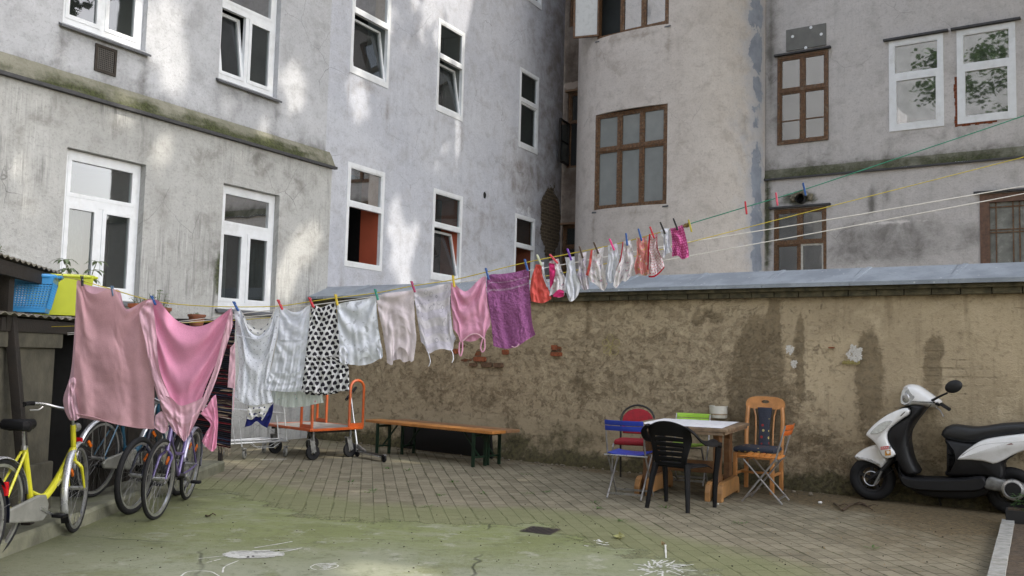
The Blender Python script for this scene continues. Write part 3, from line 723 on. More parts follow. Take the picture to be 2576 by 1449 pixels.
# brown lattice door / window at the far right, behind the garden wall
s0, s1, z0, z1 = rd; m = MB(); ring(m, WR, s0, s1, z0, z1, .17, -.09, .02); fr = m.build('lattice_door', simple('red_brown_paint', (.13, .07, .045), .6, var=.4, scale=14, bump=.2), bC, world=True, smooth=0)
m = MB(); m.add([WR.pt(s0+.17, z0+.17, -.06), WR.pt(s1-.17, z0+.17, -.06), WR.pt(s1-.17, z1-.17, -.06), WR.pt(s0+.17, z1-.17, -.06)], [(0, 1, 2, 3)]); m.build('pane', simple('ribbed_pale_glass', (.2, .205, .19), .25, var=.3, scale=6), fr, world=True, smooth=0)
m = MB(); S0, S1 = s0+.17, s1-.17
for q in (.13, .33+.15, .33+.28, .8): wbox(m, WR, S0+(S1-S0)*q-.011, S0+(S1-S0)*q+.011, z0+.17, z1-.17, -.058, -.035)
for z in (.9, .42, .36): wbox(m, WR, S0, S1, z1-.17-(z1-z0)*(1-z)*.55-.011, z1-.17-(z1-z0)*(1-z)*.55+.011, -.058, -.037)
m.build('lattice', BROWNW, fr, world=True, smooth=0)
# broken vent pipe above the lower brown window
p = WR.pt(*WR.fpx(2017, 502), 0); m = MB(); m.tube([p-nb*.05, p+nb*.16], .10, 16, caps=False); m.tube([p-nb*.05, p+nb*.155], .085, 16, caps=False); vp_ = m.build('vent_pipe', EDGE, bC, world=True)
m = MB(); m.tube([p+nb*.02, p+nb*.021], .09, 16); m.build('pipe_mouth', BLACKIN, vp_, world=True)
m = MB()
for i in range(16):
    a = pi*i/15; k = .16+.06*random.random(); c = p+WR.t*cos(a)*k+V((0, 0, 1))*sin(a)*k*.8+nb*.03; m.ellip(c, (.06, .05, .05), 7, 5, MX.Rotation(random.random()*3, 3, 'X'))
m.build('crumbling_mortar', simple('crumbling_mortar', (.2, .18, .13), .95, var=.5, scale=20, bump=.6), bC, world=True, smooth=0)
# ------------------------------------------------------------------ garden wall with zinc coping
def garden_mat():
    t = newmat('peeling_garden_wall_plaster'); uv = t.coord('UV'); R, G, B, A = t.attr()
    big = t.noise(uv, .8, 5, .6, .5); mid = t.noise(uv, 3.2, 8, .68, .4); fine = t.noise(uv, 18, 6, .7); hf = t.noise(uv, 70, 3, .6)
    c1, c2 = (.49, .40, .265), (.40, .325, .215)
    col = t.mix(t.sst(big, .35, .65), c1, c2)
    col = t.mix(t.mul(t.sst(mid, .5, .72), .6), col, (.57, .475, .325))
    st = t.noise(t.map(uv, scale=(5, .45, 1)), 1.7, 5, .65)
    col = t.mix(t.mul(t.sst(st, .52, .75), .35), col, (.15, .115, .065))
    # flaking: layers with crisp borders, density by B
    fl = t.addm(t.noise(t.map(uv, (5, 2, 0), scale=(1, 1.5, 1)), 5.8, 10, .74, .5), t.mul(t.math('SUBTRACT', B, .5), .42))
    f1 = t.sst(fl, .545, .56); f2 = t.sst(fl, .63, .645)
    fl2 = t.addm(t.noise(t.map(uv, (9, 4, 0)), 7, 8, .7, .4), t.mul(t.math('SUBTRACT', B, .5), .3)); f3 = t.sst(fl2, .56, .575)
    col = t.mix(t.mul(f1, .42), col, (.26, .195, .12)); col = t.mix(t.mul(f2, .55), col, (.15, .115, .075)); col = t.mix(t.mul(f3, .55), col, (.50, .41, .275))
    edge = t.math('SUBTRACT', t.sst(fl, .525, .545), t.sst(fl, .548, .556)); col = t.mix(t.mul(edge, .75), col, (.46, .38, .26))
    col = t.mix(t.mul(t.sst(fine, .5, .72), .4), col, (.12, .09, .055))
    # damp stains, and the painted shade band under the coping
    g = t.addm(G, t.mul(t.math('SUBTRACT', mid, .5), t.math('MINIMUM', t.mul(G, 2.5), 1.0)))
    g = t.addm(g, t.mul(t.math('SUBTRACT', t.noise(uv, 11, 6, .75), .5), t.math('MINIMUM', t.mul(G, 1.6), .8))); gs = t.sst(g, .27, .55)
    col = t.mix(t.mul(gs, .68), col, t.mix(t.sst(fine, .35, .65), (.165, .122, .07), (.10, .078, .048)))
    # bricks showing
    br = t.n('ShaderNodeTexBrick', {'offset': .5}); t.put(br.inputs['Vector'], t.mix(.012, uv, t.noise(uv, 4, 3, .5, 0, 1))); t.put(br.inputs['Color1'], (.30, .085, .035)); t.put(br.inputs['Color2'], (.2, .075, .04)); t.put(br.inputs['Mortar'], (.25, .2, .13))
    t.put(br.inputs['Scale'], 1.0); t.put(br.inputs['Brick Width'], .28); t.put(br.inputs['Row Height'], .088); t.put(br.inputs['Mortar Size'], .013); t.put(br.inputs['Mortar Smooth'], .3)
    ex = t.mul(t.sst(t.addm(A, t.mul(t.math('SUBTRACT', t.noise(uv, 5.5, 6, .7), .5), .9)), .5, .55), t.sst(A, .03, .15))
    col = t.mix(ex, col, t.mix(t.sst(fine, .45, .6), br.outputs[0], (.17, .12, .075)))
    mo = t.addm(R, t.mul(t.math('SUBTRACT', t.noise(uv, 6, 7, .7), .5), t.math('MINIMUM', t.mul(R, 3), 1.0))); ms = t.sst(mo, .3, .75)
    col = t.mix(t.mul(ms, .88), col, t.mix(t.sst(fine, .4, .62), (.075, .07, .03), (.03, .028, .016)))
    lines = t.mul(t.mul(br.outputs[1], t.sst(t.noise(uv, 1.3, 5, .65), .5, .62)), t.sst(mid, .45, .6))
    col = t.mix(t.mul(lines, .3), col, (.16, .12, .075))
    col = t.mix(t.mul(t.sst(hf, .55, .8), .35), col, (.1, .08, .05))
    h = t.addm(t.mul(mid, .4), t.addm(t.mul(fine, .45), t.mul(hf, .2)))
    h = t.math('SUBTRACT', h, t.mul(f1, .5)); h = t.math('SUBTRACT', h, t.mul(f2, .5)); h = t.addm(h, t.mul(f3, .3)); h = t.math('SUBTRACT', h, t.mul(lines, .45)); h = t.math('SUBTRACT', h, t.mul(ex, t.math('MULTIPLY_ADD', br.outputs[1], .6, .4)))
    t.out(col, .95, 0, t.bump(h, .8, .03), .15); return t.m
GMAT = garden_mat()
ZINC = None
def zinc():
    t = newmat('weathered_zinc_sheet'); co = t.coord(); n1 = t.noise(co, 3, 6, .6); n2 = t.noise(co, 28, 5, .7); v = t.voro(co, 14, 'F1')
    col = t.mix(t.sst(n1, .35, .65), (.235, .265, .30), (.33, .365, .405))
    col = t.mix(t.mul(t.sst(n2, .55, .75), .5), col, (.13, .14, .15))
    sp = t.mul(t.math('SUBTRACT', 1.0, t.sst(v, .10, .2)), t.sst(t.noise(co, 5, 2, .5), .5, .6))
    col = t.mix(t.mul(sp, .7), col, (.62, .64, .64))
    t.out(col, t.math('MULTIPLY_ADD', n1, .3, .35), .25, t.bump(n2, .12, .01), .4); return t.m
ZINC = zinc()
gw = thing('garden_wall', 'tall peeling tan plaster wall with grey zinc coping, damp stains and bare bricks', 'wall', tuple(WG.pt(WG.fpx(1700, 900)[0], 0)))
def isect(Wa, Wb):
    a, b, c = Wa.n.x, Wa.n.y, Wa.d; e, f, g = Wb.n.x, Wb.n.y, Wb.d; D = a*f-b*e
    return V(((c*f-b*g)/D, (a*g-c*e)/D, 0))
ic = isect(WG, WL); g0 = WG.t.dot(ic); g1 = g0+13.5
zf = (WG.fpx(1480, 737, .16)[1]+WG.fpx(2576, 702, .16)[1])/2; zt = (WG.fpx(1700, 690, -.36)[1]+WG.fpx(2576, 661, -.36)[1])/2
print('garden', ic, zf, zt, WG.fpx(755, 745, .16)[0]-g0)
GB = []
for a in [(1, 1905, 990, 75, 190, .9, .5), (1, 1945, 850, 22, 110, .85, .5), (1, 2012, 900, 14, 120, .8, .5), (1, 1960, 1050, 70, 130, .55, .8), (1, 2185, 960, 40, 130, .72, .6), (1, 2172, 880, 18, 60, .6, .7), (1, 2195, 1080, 60, 150, .48, .9), (1, 2340, 1090, 50, 140, .42, .9), (1, 2000, 1100, 160, 110, .45, .9), (1, 1640, 850, 70, 60, .36, .9), (1, 1560, 960, 60, 60, .4, .9), (1, 2345, 930, 22, 110, .7, .6), (1, 2360, 870, 10, 40, .6, .6), (1, 2470, 860, 55, 10, .35, .7), (1, 2420, 860, 70, 40, .38, .8),
          (1, 1780, 800, 60, 30, .5, .7), (1, 1920, 800, 60, 25, .45, .8), (1, 2085, 810, 40, 35, .42, .8), (1, 1200, 1000, 90, 40, .42, .9), (1, 1480, 800, 12, 60, .45, .7), (1, 1100, 980, 120, 80, .4, .9), (1, 2260, 1180, 400, 40, .52, .9), (1, 1460, 980, 60, 100, .42, .9), (1, 1290, 1090, 40, 60, .5, .8),
          (3, 1205, 890, 14, 9, .85, .4), (3, 1160, 872, 10, 10, .8, .4), (3, 1172, 905, 20, 8, .7, .5), (3, 1400, 884, 20, 16, .72, .5), (3, 1790, 1070, 8, 8, .6, .4), (3, 1265, 860, 12, 8, .7, .4),
          (0, 1420, 1110, 120, 60, .55, .8), (0, 1300, 1140, 60, 60, .8, .8), (0, 980, 1090, 60, 50, .6, .8)]:
    GB.append(bl(WG, *a))
gmb = blobs(GB); sMid = WG.fpx(1800, 900)[0]; sRt = WG.fpx(2350, 900)[0]
def gm(q, z):
    a = gmb(q, z)
    base = 1-sst(z+.22*fbm(q*1.3, 2), .05, .42)
    top = sst(z, zf-.28, zf-.1)*.42  # painted shade band below the coping, carried by the damp mask
    fl = .55*(1-sst(q, sMid-.6, sRt))+.24+.35*(1-sst(z, .2, 1.0))
    fl *= 1-.3*sst(z, zf-.75, zf-.4)
    return (max(a[0], .85*base), max(a[1], top, .35*base), fl, a[3])
w = MB(); wall_grid(w, WG, g0-.2, g1, -.02, zf+.02, [], .07, gm, off=lambda q, z: .02*fbm(q*1.1, z*1.1)+.012*fbm(q*4, z*4, 3)+.05*(1-sst(z+.1*fbm(q*2, 1), 0, .25))); wo = w.build('plaster_face', GMAT, gw, world=True, smooth=60)
w = MB(); wbox(w, WG, g0-.2, g1, 0, zf+.02, -.42, -.06); w.build('wall_core', GMAT, gw, world=True, smooth=0)
CORN = simple('mossy_cornice', (.10, .088, .052), .95, var=.6, scale=10, bump=.6, dirt=(.04, .038, .02), dirt_amt=.8)
w = MB(); q = g0-.1
while q < g1:
    L = .27+.03*random.random(); wbox(w, WG, q, q+L-.008, zf-.115, zf-.045, 0, .075+.012*random.random()); q += L
wbox(w, WG, g0-.1, g1, zf-.05, zf-.005, -.1, .115); w.build('cornice', CORN, gw, world=True, smooth=0, bevel=.006)
# coping sheets with folded seams
w = MB(); q = g0-.02; e0 = WG.fpx(755, 745, .16)[0]; q = min(q, e0); qs = q
while q < g1:
    L = 1.0; b = min(q+L, g1); d = .004*random.random()
    prof = [(.135, zf-.002), (.165, zf-.006), (.165, zf+.035+d), (-.36, zt+d), (-.44, zt-.02), (-.44, zt-.09)]
    vs = [WG.pt(q, z, o) for o, z in prof]+[WG.pt(b-.004, z, o) for o, z in prof]
    n = len(prof); w.add(vs, [(i, i+1, n+i+1, n+i) for i in range(n-1)]+[tuple(range(n)), tuple(range(2*n-1, n-1, -1))]); 
    # sloping lap seam
    vs = [WG.pt(b-.02, zf+.04, .166), WG.pt(b+.03, zf+.04, .166), WG.pt(b+.10, zt+.012, -.36), WG.pt(b+.05, zt+.012, -.36)]
    w.add(vs+[p-V((0, 0, .02)) for p in vs], [(0, 1, 2, 3), (0, 1, 5, 4), (1, 2, 6, 5), (3, 0, 4, 7)])
    q = b
w.build('zinc_coping', ZINC, gw, world=True, smooth=0)
# zinc upstand where the coping meets the house corner
w = MB(); A = onpl(752, 742, WL.n, WL.d+.02); Bp = onpl(752, 697, WL.n, WL.d+.02); Cp = onpl(806, 682, WL.n, WL.d+.02); D = onpl(808, 716, WL.n, WL.d+.02)
vs = [A, Bp, Cp, D]; w.add(vs+[p-WL.n*.05 for p in vs], [(0, 1, 2, 3), (0, 1, 5, 4), (1, 2, 6, 5), (2, 3, 7, 6)]); w.build('zinc_upstand', ZINC, gw, world=True, smooth=0)
# white paint dabs and the yellow chalk flower on the plaster
CHALKW = simple('white_wall_paint', (.62, .6, .55), .9, var=.2, scale=30); CHALKY = simple('faded_yellow_chalk', (.42, .36, .14), .95, var=.3, scale=40)
for (x, y, rx, ry, n, ylw) in ((1988, 880, 13, 14, 120, 0), (2000, 915, 10, 12, 80, 0), (2153, 890, 22, 27, 330, 0)):
    w = MB(); cs, cz = WG.fpx(x, y); sx = abs(WG.fpx(x+rx, y)[0]-cs); sz = abs(WG.fpx(x, y+ry)[1]-cz)
    for i in range(n):
        a = random.random()*2*pi; r = sqrt(random.random())*(.72+.42*mnoise.noise(V((cos(a)*1.6+x, sin(a)*1.6, y)))+.1*random.random()); q, z = cs+sx*r*cos(a), cz+sz*r*sin(a); L = .006+.011*random.random(); k = random.random()*pi
        w.add([WG.pt(q+L*(1, .3, -1, -.3)[j]*cos(k)-L*.6*(.3, 1, -.3, -1)[j]*sin(k), z+L*(1, .3, -1, -.3)[j]*sin(k)+L*.6*(.3, 1, -.3, -1)[j]*cos(k), .032+.004*random.random()) for j in range(4)], [(0, 1, 2, 3)])
    w.build('paint_dab', CHALKW, gw, world=True, smooth=0)
w = MB(); cs, cz = WG.fpx(2143, 912)
for i in range(70):
    q = cs+(random.random()-.5)*.17; z = cz+(random.random()-.5)*.035; L = .008+.01*random.random(); w.add([WG.pt(q-L, z-L*.5, .031), WG.pt(q+L, z-L*.3, .031), WG.pt(q+L*.7, z+L*.5, .031), WG.pt(q-L*.8, z+L*.3, .031)], [(0, 1, 2, 3)])
w.build('paint_dab', CHALKY, gw, world=True, smooth=0)
w = MB()
for cx, cy, rx, ry in ((1538, 853, 8, 12), (1553, 862, 9, 9), (1549, 884, 10, 9), (1530, 880, 9, 10), (1527, 862, 9, 8)):
    pts = [WG.pt(*WG.fpx(cx+rx*cos(2*pi*i/18), cy+ry*sin(2*pi*i/18)), .034) for i in range(18)]; w.tube(pts, .0035, 4, closed=True)
w.tube([WG.pt(*WG.fpx(x, y), .034) for x, y in ((1520, 888), (1534, 876), (1546, 866), (1541, 872), (1536, 895))], .0035, 4)
w.build('chalk_flower', CHALKY, gw, world=True, smooth=0)
# rubble crumbled off the foot of the wall
RUB = simple('plaster_rubble', (.19, .16, .115), .95, var=.5, scale=25, bump=.6)

# ------------------------------------------------------------------ ground
JD = V((.155, -.988, 0)).normalized(); JA = atan2(JD.y, JD.x)
def pave_mat():
    t = newmat('worn_stone_paving'); co = t.coord('Object'); R, G, B, A = t.attr()
    wob = t.mix(.02, co, t.noise(co, 1.2, 3, .5, 0, 1)); p = t.map(wob, rot=(0, 0, -JA))
    br = t.n('ShaderNodeTexBrick', {'offset': .5, 'offset_frequency': 2, 'squash': .85, 'squash_frequency': 3}); t.put(br.inputs['Vector'], p); t.put(br.inputs['Color1'], (.23, .205, .145)); t.put(br.inputs['Color2'], (.15, .132, .092)); t.put(br.inputs['Mortar'], (.085, .075, .048))
    t.put(br.inputs['Scale'], 1.0); t.put(br.inputs['Brick Width'], .2); t.put(br.inputs['Row Height'], .125); t.put(br.inputs['Mortar Size'], .006); t.put(br.inputs['Mortar Smooth'], .4); t.put(br.inputs['Bias'], 0.0)
    big = t.noise(co, .55, 5, .6); mid = t.noise(co, 3, 7, .65); fine = t.noise(co, 22, 6, .7); hf = t.noise(co, 80, 3, .6)
    col = br.outputs[0]
    col = t.mix(t.mul(t.sst(mid, .42, .66), .65), col, (.245, .22, .155))
    col = t.mix(t.mul(t.sst(fine, .5, .75), .5), col, (.07, .065, .045))
    x, y, z = t.sep(p)
    ln = t.math('PINGPONG', t.math('ADD', y, 100.0), .125); l1 = t.math('SUBTRACT', 1.0, t.sst(ln, .004, .02))
    msk = t.mul(l1, t.sst(t.noise(co, 2.6, 6, .7), .5, .6)); mort = br.outputs[1]
    wear = t.sst(t.noise(co, 1.6, 5, .65), .38, .56)
    col = t.mix(t.mul(mort, t.math('MULTIPLY_ADD', wear, .38, .08)), col, (.075, .068, .045))
    col = t.mix(t.mul(msk, t.math('MULTIPLY_ADD', t.noise(co, 9, 3, .6), .7, .1)), col, (.06, .065, .022))
    # dirt: brown soil spreading, by G; algae by B
    g = t.addm(G, t.mul(t.math('SUBTRACT', mid, .5), t.math('MINIMUM', t.mul(G, 2.2), 1.1))); gs = t.sst(g, .25, .8)
    soil = t.mix(t.sst(fine, .35, .65), (.15, .11, .06), (.07, .055, .03))
    col = t.mix(t.mul(gs, .9), col, soil)
    b = t.addm(B, t.mul(t.math('SUBTRACT', big, .5), .9)); col = t.mix(t.mul(t.sst(b, .3, .8), .7), col, (.17, .185, .085))
    h = t.addm(t.mul(mid, .3), t.addm(t.mul(fine, .3), t.mul(hf, .2))); h = t.math('SUBTRACT', h, t.mul(t.mul(mort, t.math('MULTIPLY_ADD', wear, .7, .2)), t.math('SUBTRACT', .8, t.mul(gs, .7)))); h = t.math('SUBTRACT', h, t.mul(msk, .4))
    t.out(col, .9, 0, t.bump(h, .75, .025), .2); return t.m
edge = [(500, 1222), (560, 1222), (640, 1238), (740, 1262), (850, 1290), (930, 1297), (1010, 1296), (1100, 1302), (1190, 1303), (1300, 1306), (1400, 1308), (1450, 1316), (1482, 1338), (1560, 1360), (1640, 1372), (1700, 1392), (1780, 1405), (1840, 1430), (1885, 1470)]
E3 = [gnd(*p) for p in edge]; E3 = crom(E3, 160); ES = list(E3); E3 = [V((p.x+.05*fbm(p.x*4, p.y*4), p.y+.06*fbm(p.x*5, p.y*5, 4), .004)) for p in E3]
xs = [-400, -120, -40, -14]+[-9+.22*i for i in range(87)]+[14, 40, 120, 400]; ys = [-400, -120, -40, -10, 0, 3]+[5+.2*i for i in range(62)]+[20, 28, 60, 150, 400]
w = MB(); pts = []; cl = []
for y in ys:
    for x in xs:
        p = V((x, y, 0)); dw = (-WG.d-(-(WG.n.x*x+WG.n.y*y)))   # distance in front of the garden wall
        dw = (WG.n.x*x+WG.n.y*y)-WG.d
        G = 0
        if -1 < dw < 3:
            k = sst(x, .2, 4.0); G = (1-sst(dw, .15+.3*k, .55+1.5*k))*(.6+.4*k)
        G = max(G, .75*(1-sst(sqrt((x-4.3)**2+(y-8.5)**2), .4, 1.7)), .5*(1-sst(sqrt((x-3.4)**2+(y-7.6)**2), .3, 1.5)))
        B = .35*(1-sst(x+.12*y, -.6, 2.5))
        if -5 < x < 4 and 5 < y < 12: B = max(B, .95*(1-sst(min((abs(x-e.x)+abs(y-e.y)) for e in ES[::8]), .1, 1.3)))
        pts.append((x, y, 0)); cl.append((0, G, B, 0))
w.grid(pts, len(xs), len(ys), None, cl); tag(w.build('paving', pave_mat(), None, smooth=0), kind='structure')
def conc_mat():
    t = newmat('algae_green_concrete'); co = t.coord('Object'); big = t.noise(co, .45, 4, .6, .4); mid = t.noise(t.map(co, rot=(0, 0, .5), scale=(1, 2.2, 1)), 1.6, 7, .65); fine = t.noise(co, 20, 6, .7); hf = t.noise(co, 85, 3, .6)
    x, y, z = t.sep(co)
    near = t.sst(t.addm(y, t.mul(t.math('SUBTRACT', big, .5), 2.4)), 5.9, 7.4)
    col = t.mix(near, (.25, .262, .19), (.19, .212, .092))
    col = t.mix(t.mul(t.sst(mid, .45, .7), .75), col, (.26, .268, .185)); pt = t.noise(co, 1.1, 8, .72, .5); col = t.mix(t.mul(t.sst(pt, .5, .64), .6), col, (.15, .165, .07)); col = t.mix(t.mul(t.sst(t.noise(co, 6, 7, .75), .52, .66), .5), col, (.11, .12, .065)); col = t.mix(t.mul(t.sst(t.noise(t.map(co, (4, 1, 0)), 3.3, 7, .75), .56, .66), .55), col, (.36, .36, .30))
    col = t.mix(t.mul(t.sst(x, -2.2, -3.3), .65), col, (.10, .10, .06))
    col = t.mix(t.mul(t.sst(fine, .5, .74), .45), col, (.085, .09, .045)); col = t.mix(t.mul(t.sst(hf, .58, .8), .4), col, (.3, .31, .25))
    ck = t.voro(t.mix(.15, co, t.noise(co, 2.5, 4, .7, 0, 1)), .42, 'DISTANCE_TO_EDGE'); crk = t.math('SUBTRACT', 1.0, t.sst(ck, 0, .007)); crk = t.mul(crk, t.sst(t.noise(co, .6, 3, .5), .45, .6)); col = t.mix(t.mul(crk, .7), col, (.04, .04, .03))
    h = t.addm(t.mul(mid, .3), t.addm(t.mul(fine, .35), t.mul(hf, .25))); h = t.math('SUBTRACT', h, t.mul(crk, .5))
    R, G, B, A = t.attr(); al = t.sst(t.addm(R, t.mul(t.math('SUBTRACT', t.noise(co, 3.2, 8, .72), .5), 1.5)), .18, .42)
    p = t.out(col, .9, 0, t.bump(h, .6, .02), .2); t.put(p.inputs['Alpha'], al); return t.m
CONC = conc_mat()
EX = [ES[0]+(ES[0]-ES[4]).normalized()*6]+ES[::3]+[ES[-1]+(ES[-1]-ES[-5]).normalized()*8]
def sdist(x, y):      # signed distance to the worn edge, positive on the concrete
    best = (1e9, 0)
    for p, q in zip(EX[:-1], EX[1:]):
        dx, dy = q.x-p.x, q.y-p.y; k = max(0, min(1, ((x-p.x)*dx+(y-p.y)*dy)/(dx*dx+dy*dy))); ex, ey = x-p.x-dx*k, y-p.y-dy*k; d2 = ex*ex+ey*ey
        if d2 < best[0]: best = (d2, dy*ex-dx*ey)
    return sqrt(best[0])*(1 if best[1] > 0 else -1)
gx = [-5.2+.1*i for i in range(88)]; gy = [-6, -3, 0, 2, 3.5]+[4.5+.1*i for i in range(62)]
R_ = [[sdist(x, y) for x in gx] for y in gy]
w = MB(); w.grid([V((x, y, .004)) for y in gy for x in gx], len(gx), len(gy), None, [(max(0, min(1, R_[j][i]/.9)), 0, 0, 0) for j in range(len(gy)) for i in range(len(gx))], lambda i, j: max(R_[j][i], R_[j+1][i], R_[j][i+1], R_[j+1][i+1]) <= 0)
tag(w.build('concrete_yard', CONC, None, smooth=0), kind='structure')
# raised concrete step along the bike shelter
w = MB(); kx = -3.34; ky0, ky1 = 5.0, 10.9
prof = [(kx, 0), (kx, .095), (kx-.02, .12), (-5.2, .125)]
pts = []; n = 60
for i in range(n+1):
    y = ky0+(ky1-ky0)*i/n; dx = .025*fbm(y*2.5, 1)+.01*fbm(y*9, 2)
    for (x, z) in prof: pts.append(V((x+(dx if x > -4 else 0), y, z+.008*fbm(x*2, y*3) if z > .05 else z)))
fs = []
for i in range(n):
    for j in range(3): fs.append((i*4+j, i*4+j+1, (i+1)*4+j+1, (i+1)*4+j))
fs.append(tuple(n*4+j for j in range(4))); w.add(pts, fs); tag(w.build('pavement', simple('grey_green_step_concrete', (.15, .15, .105), .92, var=.5, scale=4, bump=.5, dirt=(.075, .085, .035), dirt_amt=.8), None, smooth=30), kind='structure')
# soil bed with concrete kerb on the right
ka = gnd(2521, 1325); kb = gnd(2490, 1449); kd = (kb-ka).normalized(); kn = V((-kd.y, kd.x, 0)); kb = ka+kd*6
if kn.x < 0: kn = -kn
w = MB(); N = 30; pts = []
for i in range(N+1):
    p = ka.lerp(kb, i/N)+kn*.006*fbm(i*.7, 1)
    pts += [p+V((0, 0, 0)), p+V((0, 0, .07)), p+kn*.10+V((0, 0, .072)), p+kn*.10]
fs = []
for i in range(N):
    for j in range(3): fs.append((i*4+j, i*4+j+1, (i+1)*4+j+1, (i+1)*4+j))
fs.append((0, 1, 2, 3)); w.add(pts, fs); tag(w.build('kerb', simple('pale_concrete_kerb', (.30, .30, .28), .9, var=.35, scale=14, bump=.4, dirt=(.14, .13, .09)), None, smooth=20), kind='structure')
SOIL = simple('dark_garden_soil', (.075, .052, .032), .97, var=.7, scale=26, bump=.9, dirt=(.13, .095, .055), dirt_amt=.6)
w = MB(); pts = []
for j in range(60):
    for i in range(30):
        p = ka+kd*(6*j/59)+kn*(.10+2.6*(i/29)); pts.append(V((p.x, p.y, .045+.03*fbm(p.x*4, p.y*4)+.015*fbm(p.x*17, p.y*17))))
w.grid(pts, 30, 60); tag(w.build('soil_bed', SOIL, None, smooth=60), kind='structure')
# drain cover
dg = [gnd(1307, 1336.7, .006), gnd(1338.7, 1323.7, .006), gnd(1412, 1332, .006), gnd(1385, 1346, .006)]
c = sum(dg, V())/4; dc = thing('drain_cover', 'rusty square cast iron drain cover set in the concrete', 'drain cover', (c.x, c.y, 0))
IRON = simple('rusty_cast_iron', (.075, .06, .05), .7, .4, var=.5, scale=20, bump=.4)
w = MB(); mid_ = [p.lerp(c, .1) for p in dg]
w.add([p+V((0, 0, .004)) for p in dg]+[p+V((0, 0, .004)) for p in mid_], [(i, (i+1) % 4, 4+(i+1) % 4, 4+i) for i in range(4)]); w.build('rim', IRON, dc, world=True, smooth=0)
w = MB(); w.add([p+V((0, 0, -.001)) for p in mid_], [(0, 1, 2, 3)]); w.build('plate', simple('dark_drain_plate', (.035, .03, .028), .7, .3, var=.4), dc, world=True, smooth=0)
w = MB()
for i in range(7):
    for j in range(7):
        if (i+j) % 2: continue
        u0, u1, v0, v1 = (i+.1)/7, (i+.9)/7, (j+.1)/7, (j+.9)/7
        f = lambda u, v_: mid_[0].lerp(mid_[3], u).lerp(mid_[1].lerp(mid_[2], u), v_)+V((0, 0, .005))
        w.add([f(u0, v0), f(u1, v0), f(u1, v1), f(u0, v1)], [(0, 1, 2, 3)])
w.build('ribs', IRON, dc, world=True, smooth=0)
# chalk drawings on the ground
CHALK = simple('white_street_chalk', (.62, .62, .58), .95, var=.25, scale=40)
def stroke(mb, pts, wd, z=.0075):
    P = [gnd(x, y, z) for x, y in pts]; P = crom(P, max(2, len(P)*5))
    for a, b in zip(P[:-1], P[1:]):
        if random.random() < .08: continue
        d = (b-a).normalized() if (b-a).length > 1e-6 else V((1, 0, 0)); nn = V((-d.y, d.x, 0))*wd*(.6+.6*random.random())
        mb.add([a-nn, b-nn, b+nn, a+nn], [(0, 1, 2, 3)])
def chalk(label, strokes, wd=.006):
    c = gnd(*strokes[0][0]); w = MB()
    for s in strokes: stroke(w, s, wd)
    o = w.build('chalk_drawing', CHALK, None, smooth=0); tag(o, label, 'drawing')
random.seed(3)
S = []
for i in range(30): 
    a = random.random()*2*pi; r = 1.0*random.random()**.5; S.append([(1668+40*r*cos(a), 1430+14*r*sin(a)), (1668+65*r*cos(a+.4), 1430+22*r*sin(a+.5))])
for i in range(9): a = 2*pi*i/9+.2; S.append([(1668+20*cos(a), 1430+6*sin(a)), (1668+88*cos(a), 1431+24*sin(a))])
S.append([(1676, 1408), (1674, 1370)]); chalk('scribbled white chalk star on the concrete near the front', S, .007)
S = []
for i in range(26):
    y = 1386+18*i/25; h = 62*sqrt(max(0, 1-((y-1395)/10)**2))+8; S.append([(628-h+10*random.random(), y), (628+h+20*random.random(), y-1.5)])
S += [[(560, 1395), (680, 1383), (780, 1381)], [(580, 1386), (700, 1388), (760, 1378)], [(640, 1378), (690, 1370), (735, 1362)]]; chalk('solid white chalk patch with fading strokes on the green concrete', S, .007)
S = []
for i in range(9): y = 1420+12*i/8; S.append([(792+3*i, y), (846-2*i+6*random.random(), y-5)])
S.append([(780, 1426), (800, 1418), (840, 1419), (850, 1425), (820, 1433), (790, 1432), (780, 1426)]); chalk('small hatched chalk oval between the two white patches', S, .004)
S = [[(455, 1449), (470, 1439), (495, 1436), (530, 1438), (552, 1449)], [(560, 1440), (566, 1425), (600, 1410)], [(520, 1415), (560, 1405)], [(500, 1405), (565, 1398)]]; chalk('faint chalk ring outline at the front edge of the concrete', S, .005)
S = [[(655, 1156), (690, 1155), (721, 1155)], [(660, 1157.5), (700, 1157), (715, 1157)]]; chalk('short white chalk line on the paving beneath the shopping cart', S, .012)
S = [[(1494, 1359), (1510, 1362), (1530, 1366)], [(1500, 1365), (1520, 1370), (1533, 1370)], [(1470, 1372), (1480, 1374)], [(1505, 1357), (1512, 1363)]]; chalk('pale bluish chalk smudge beside the drain cover', S, .009)
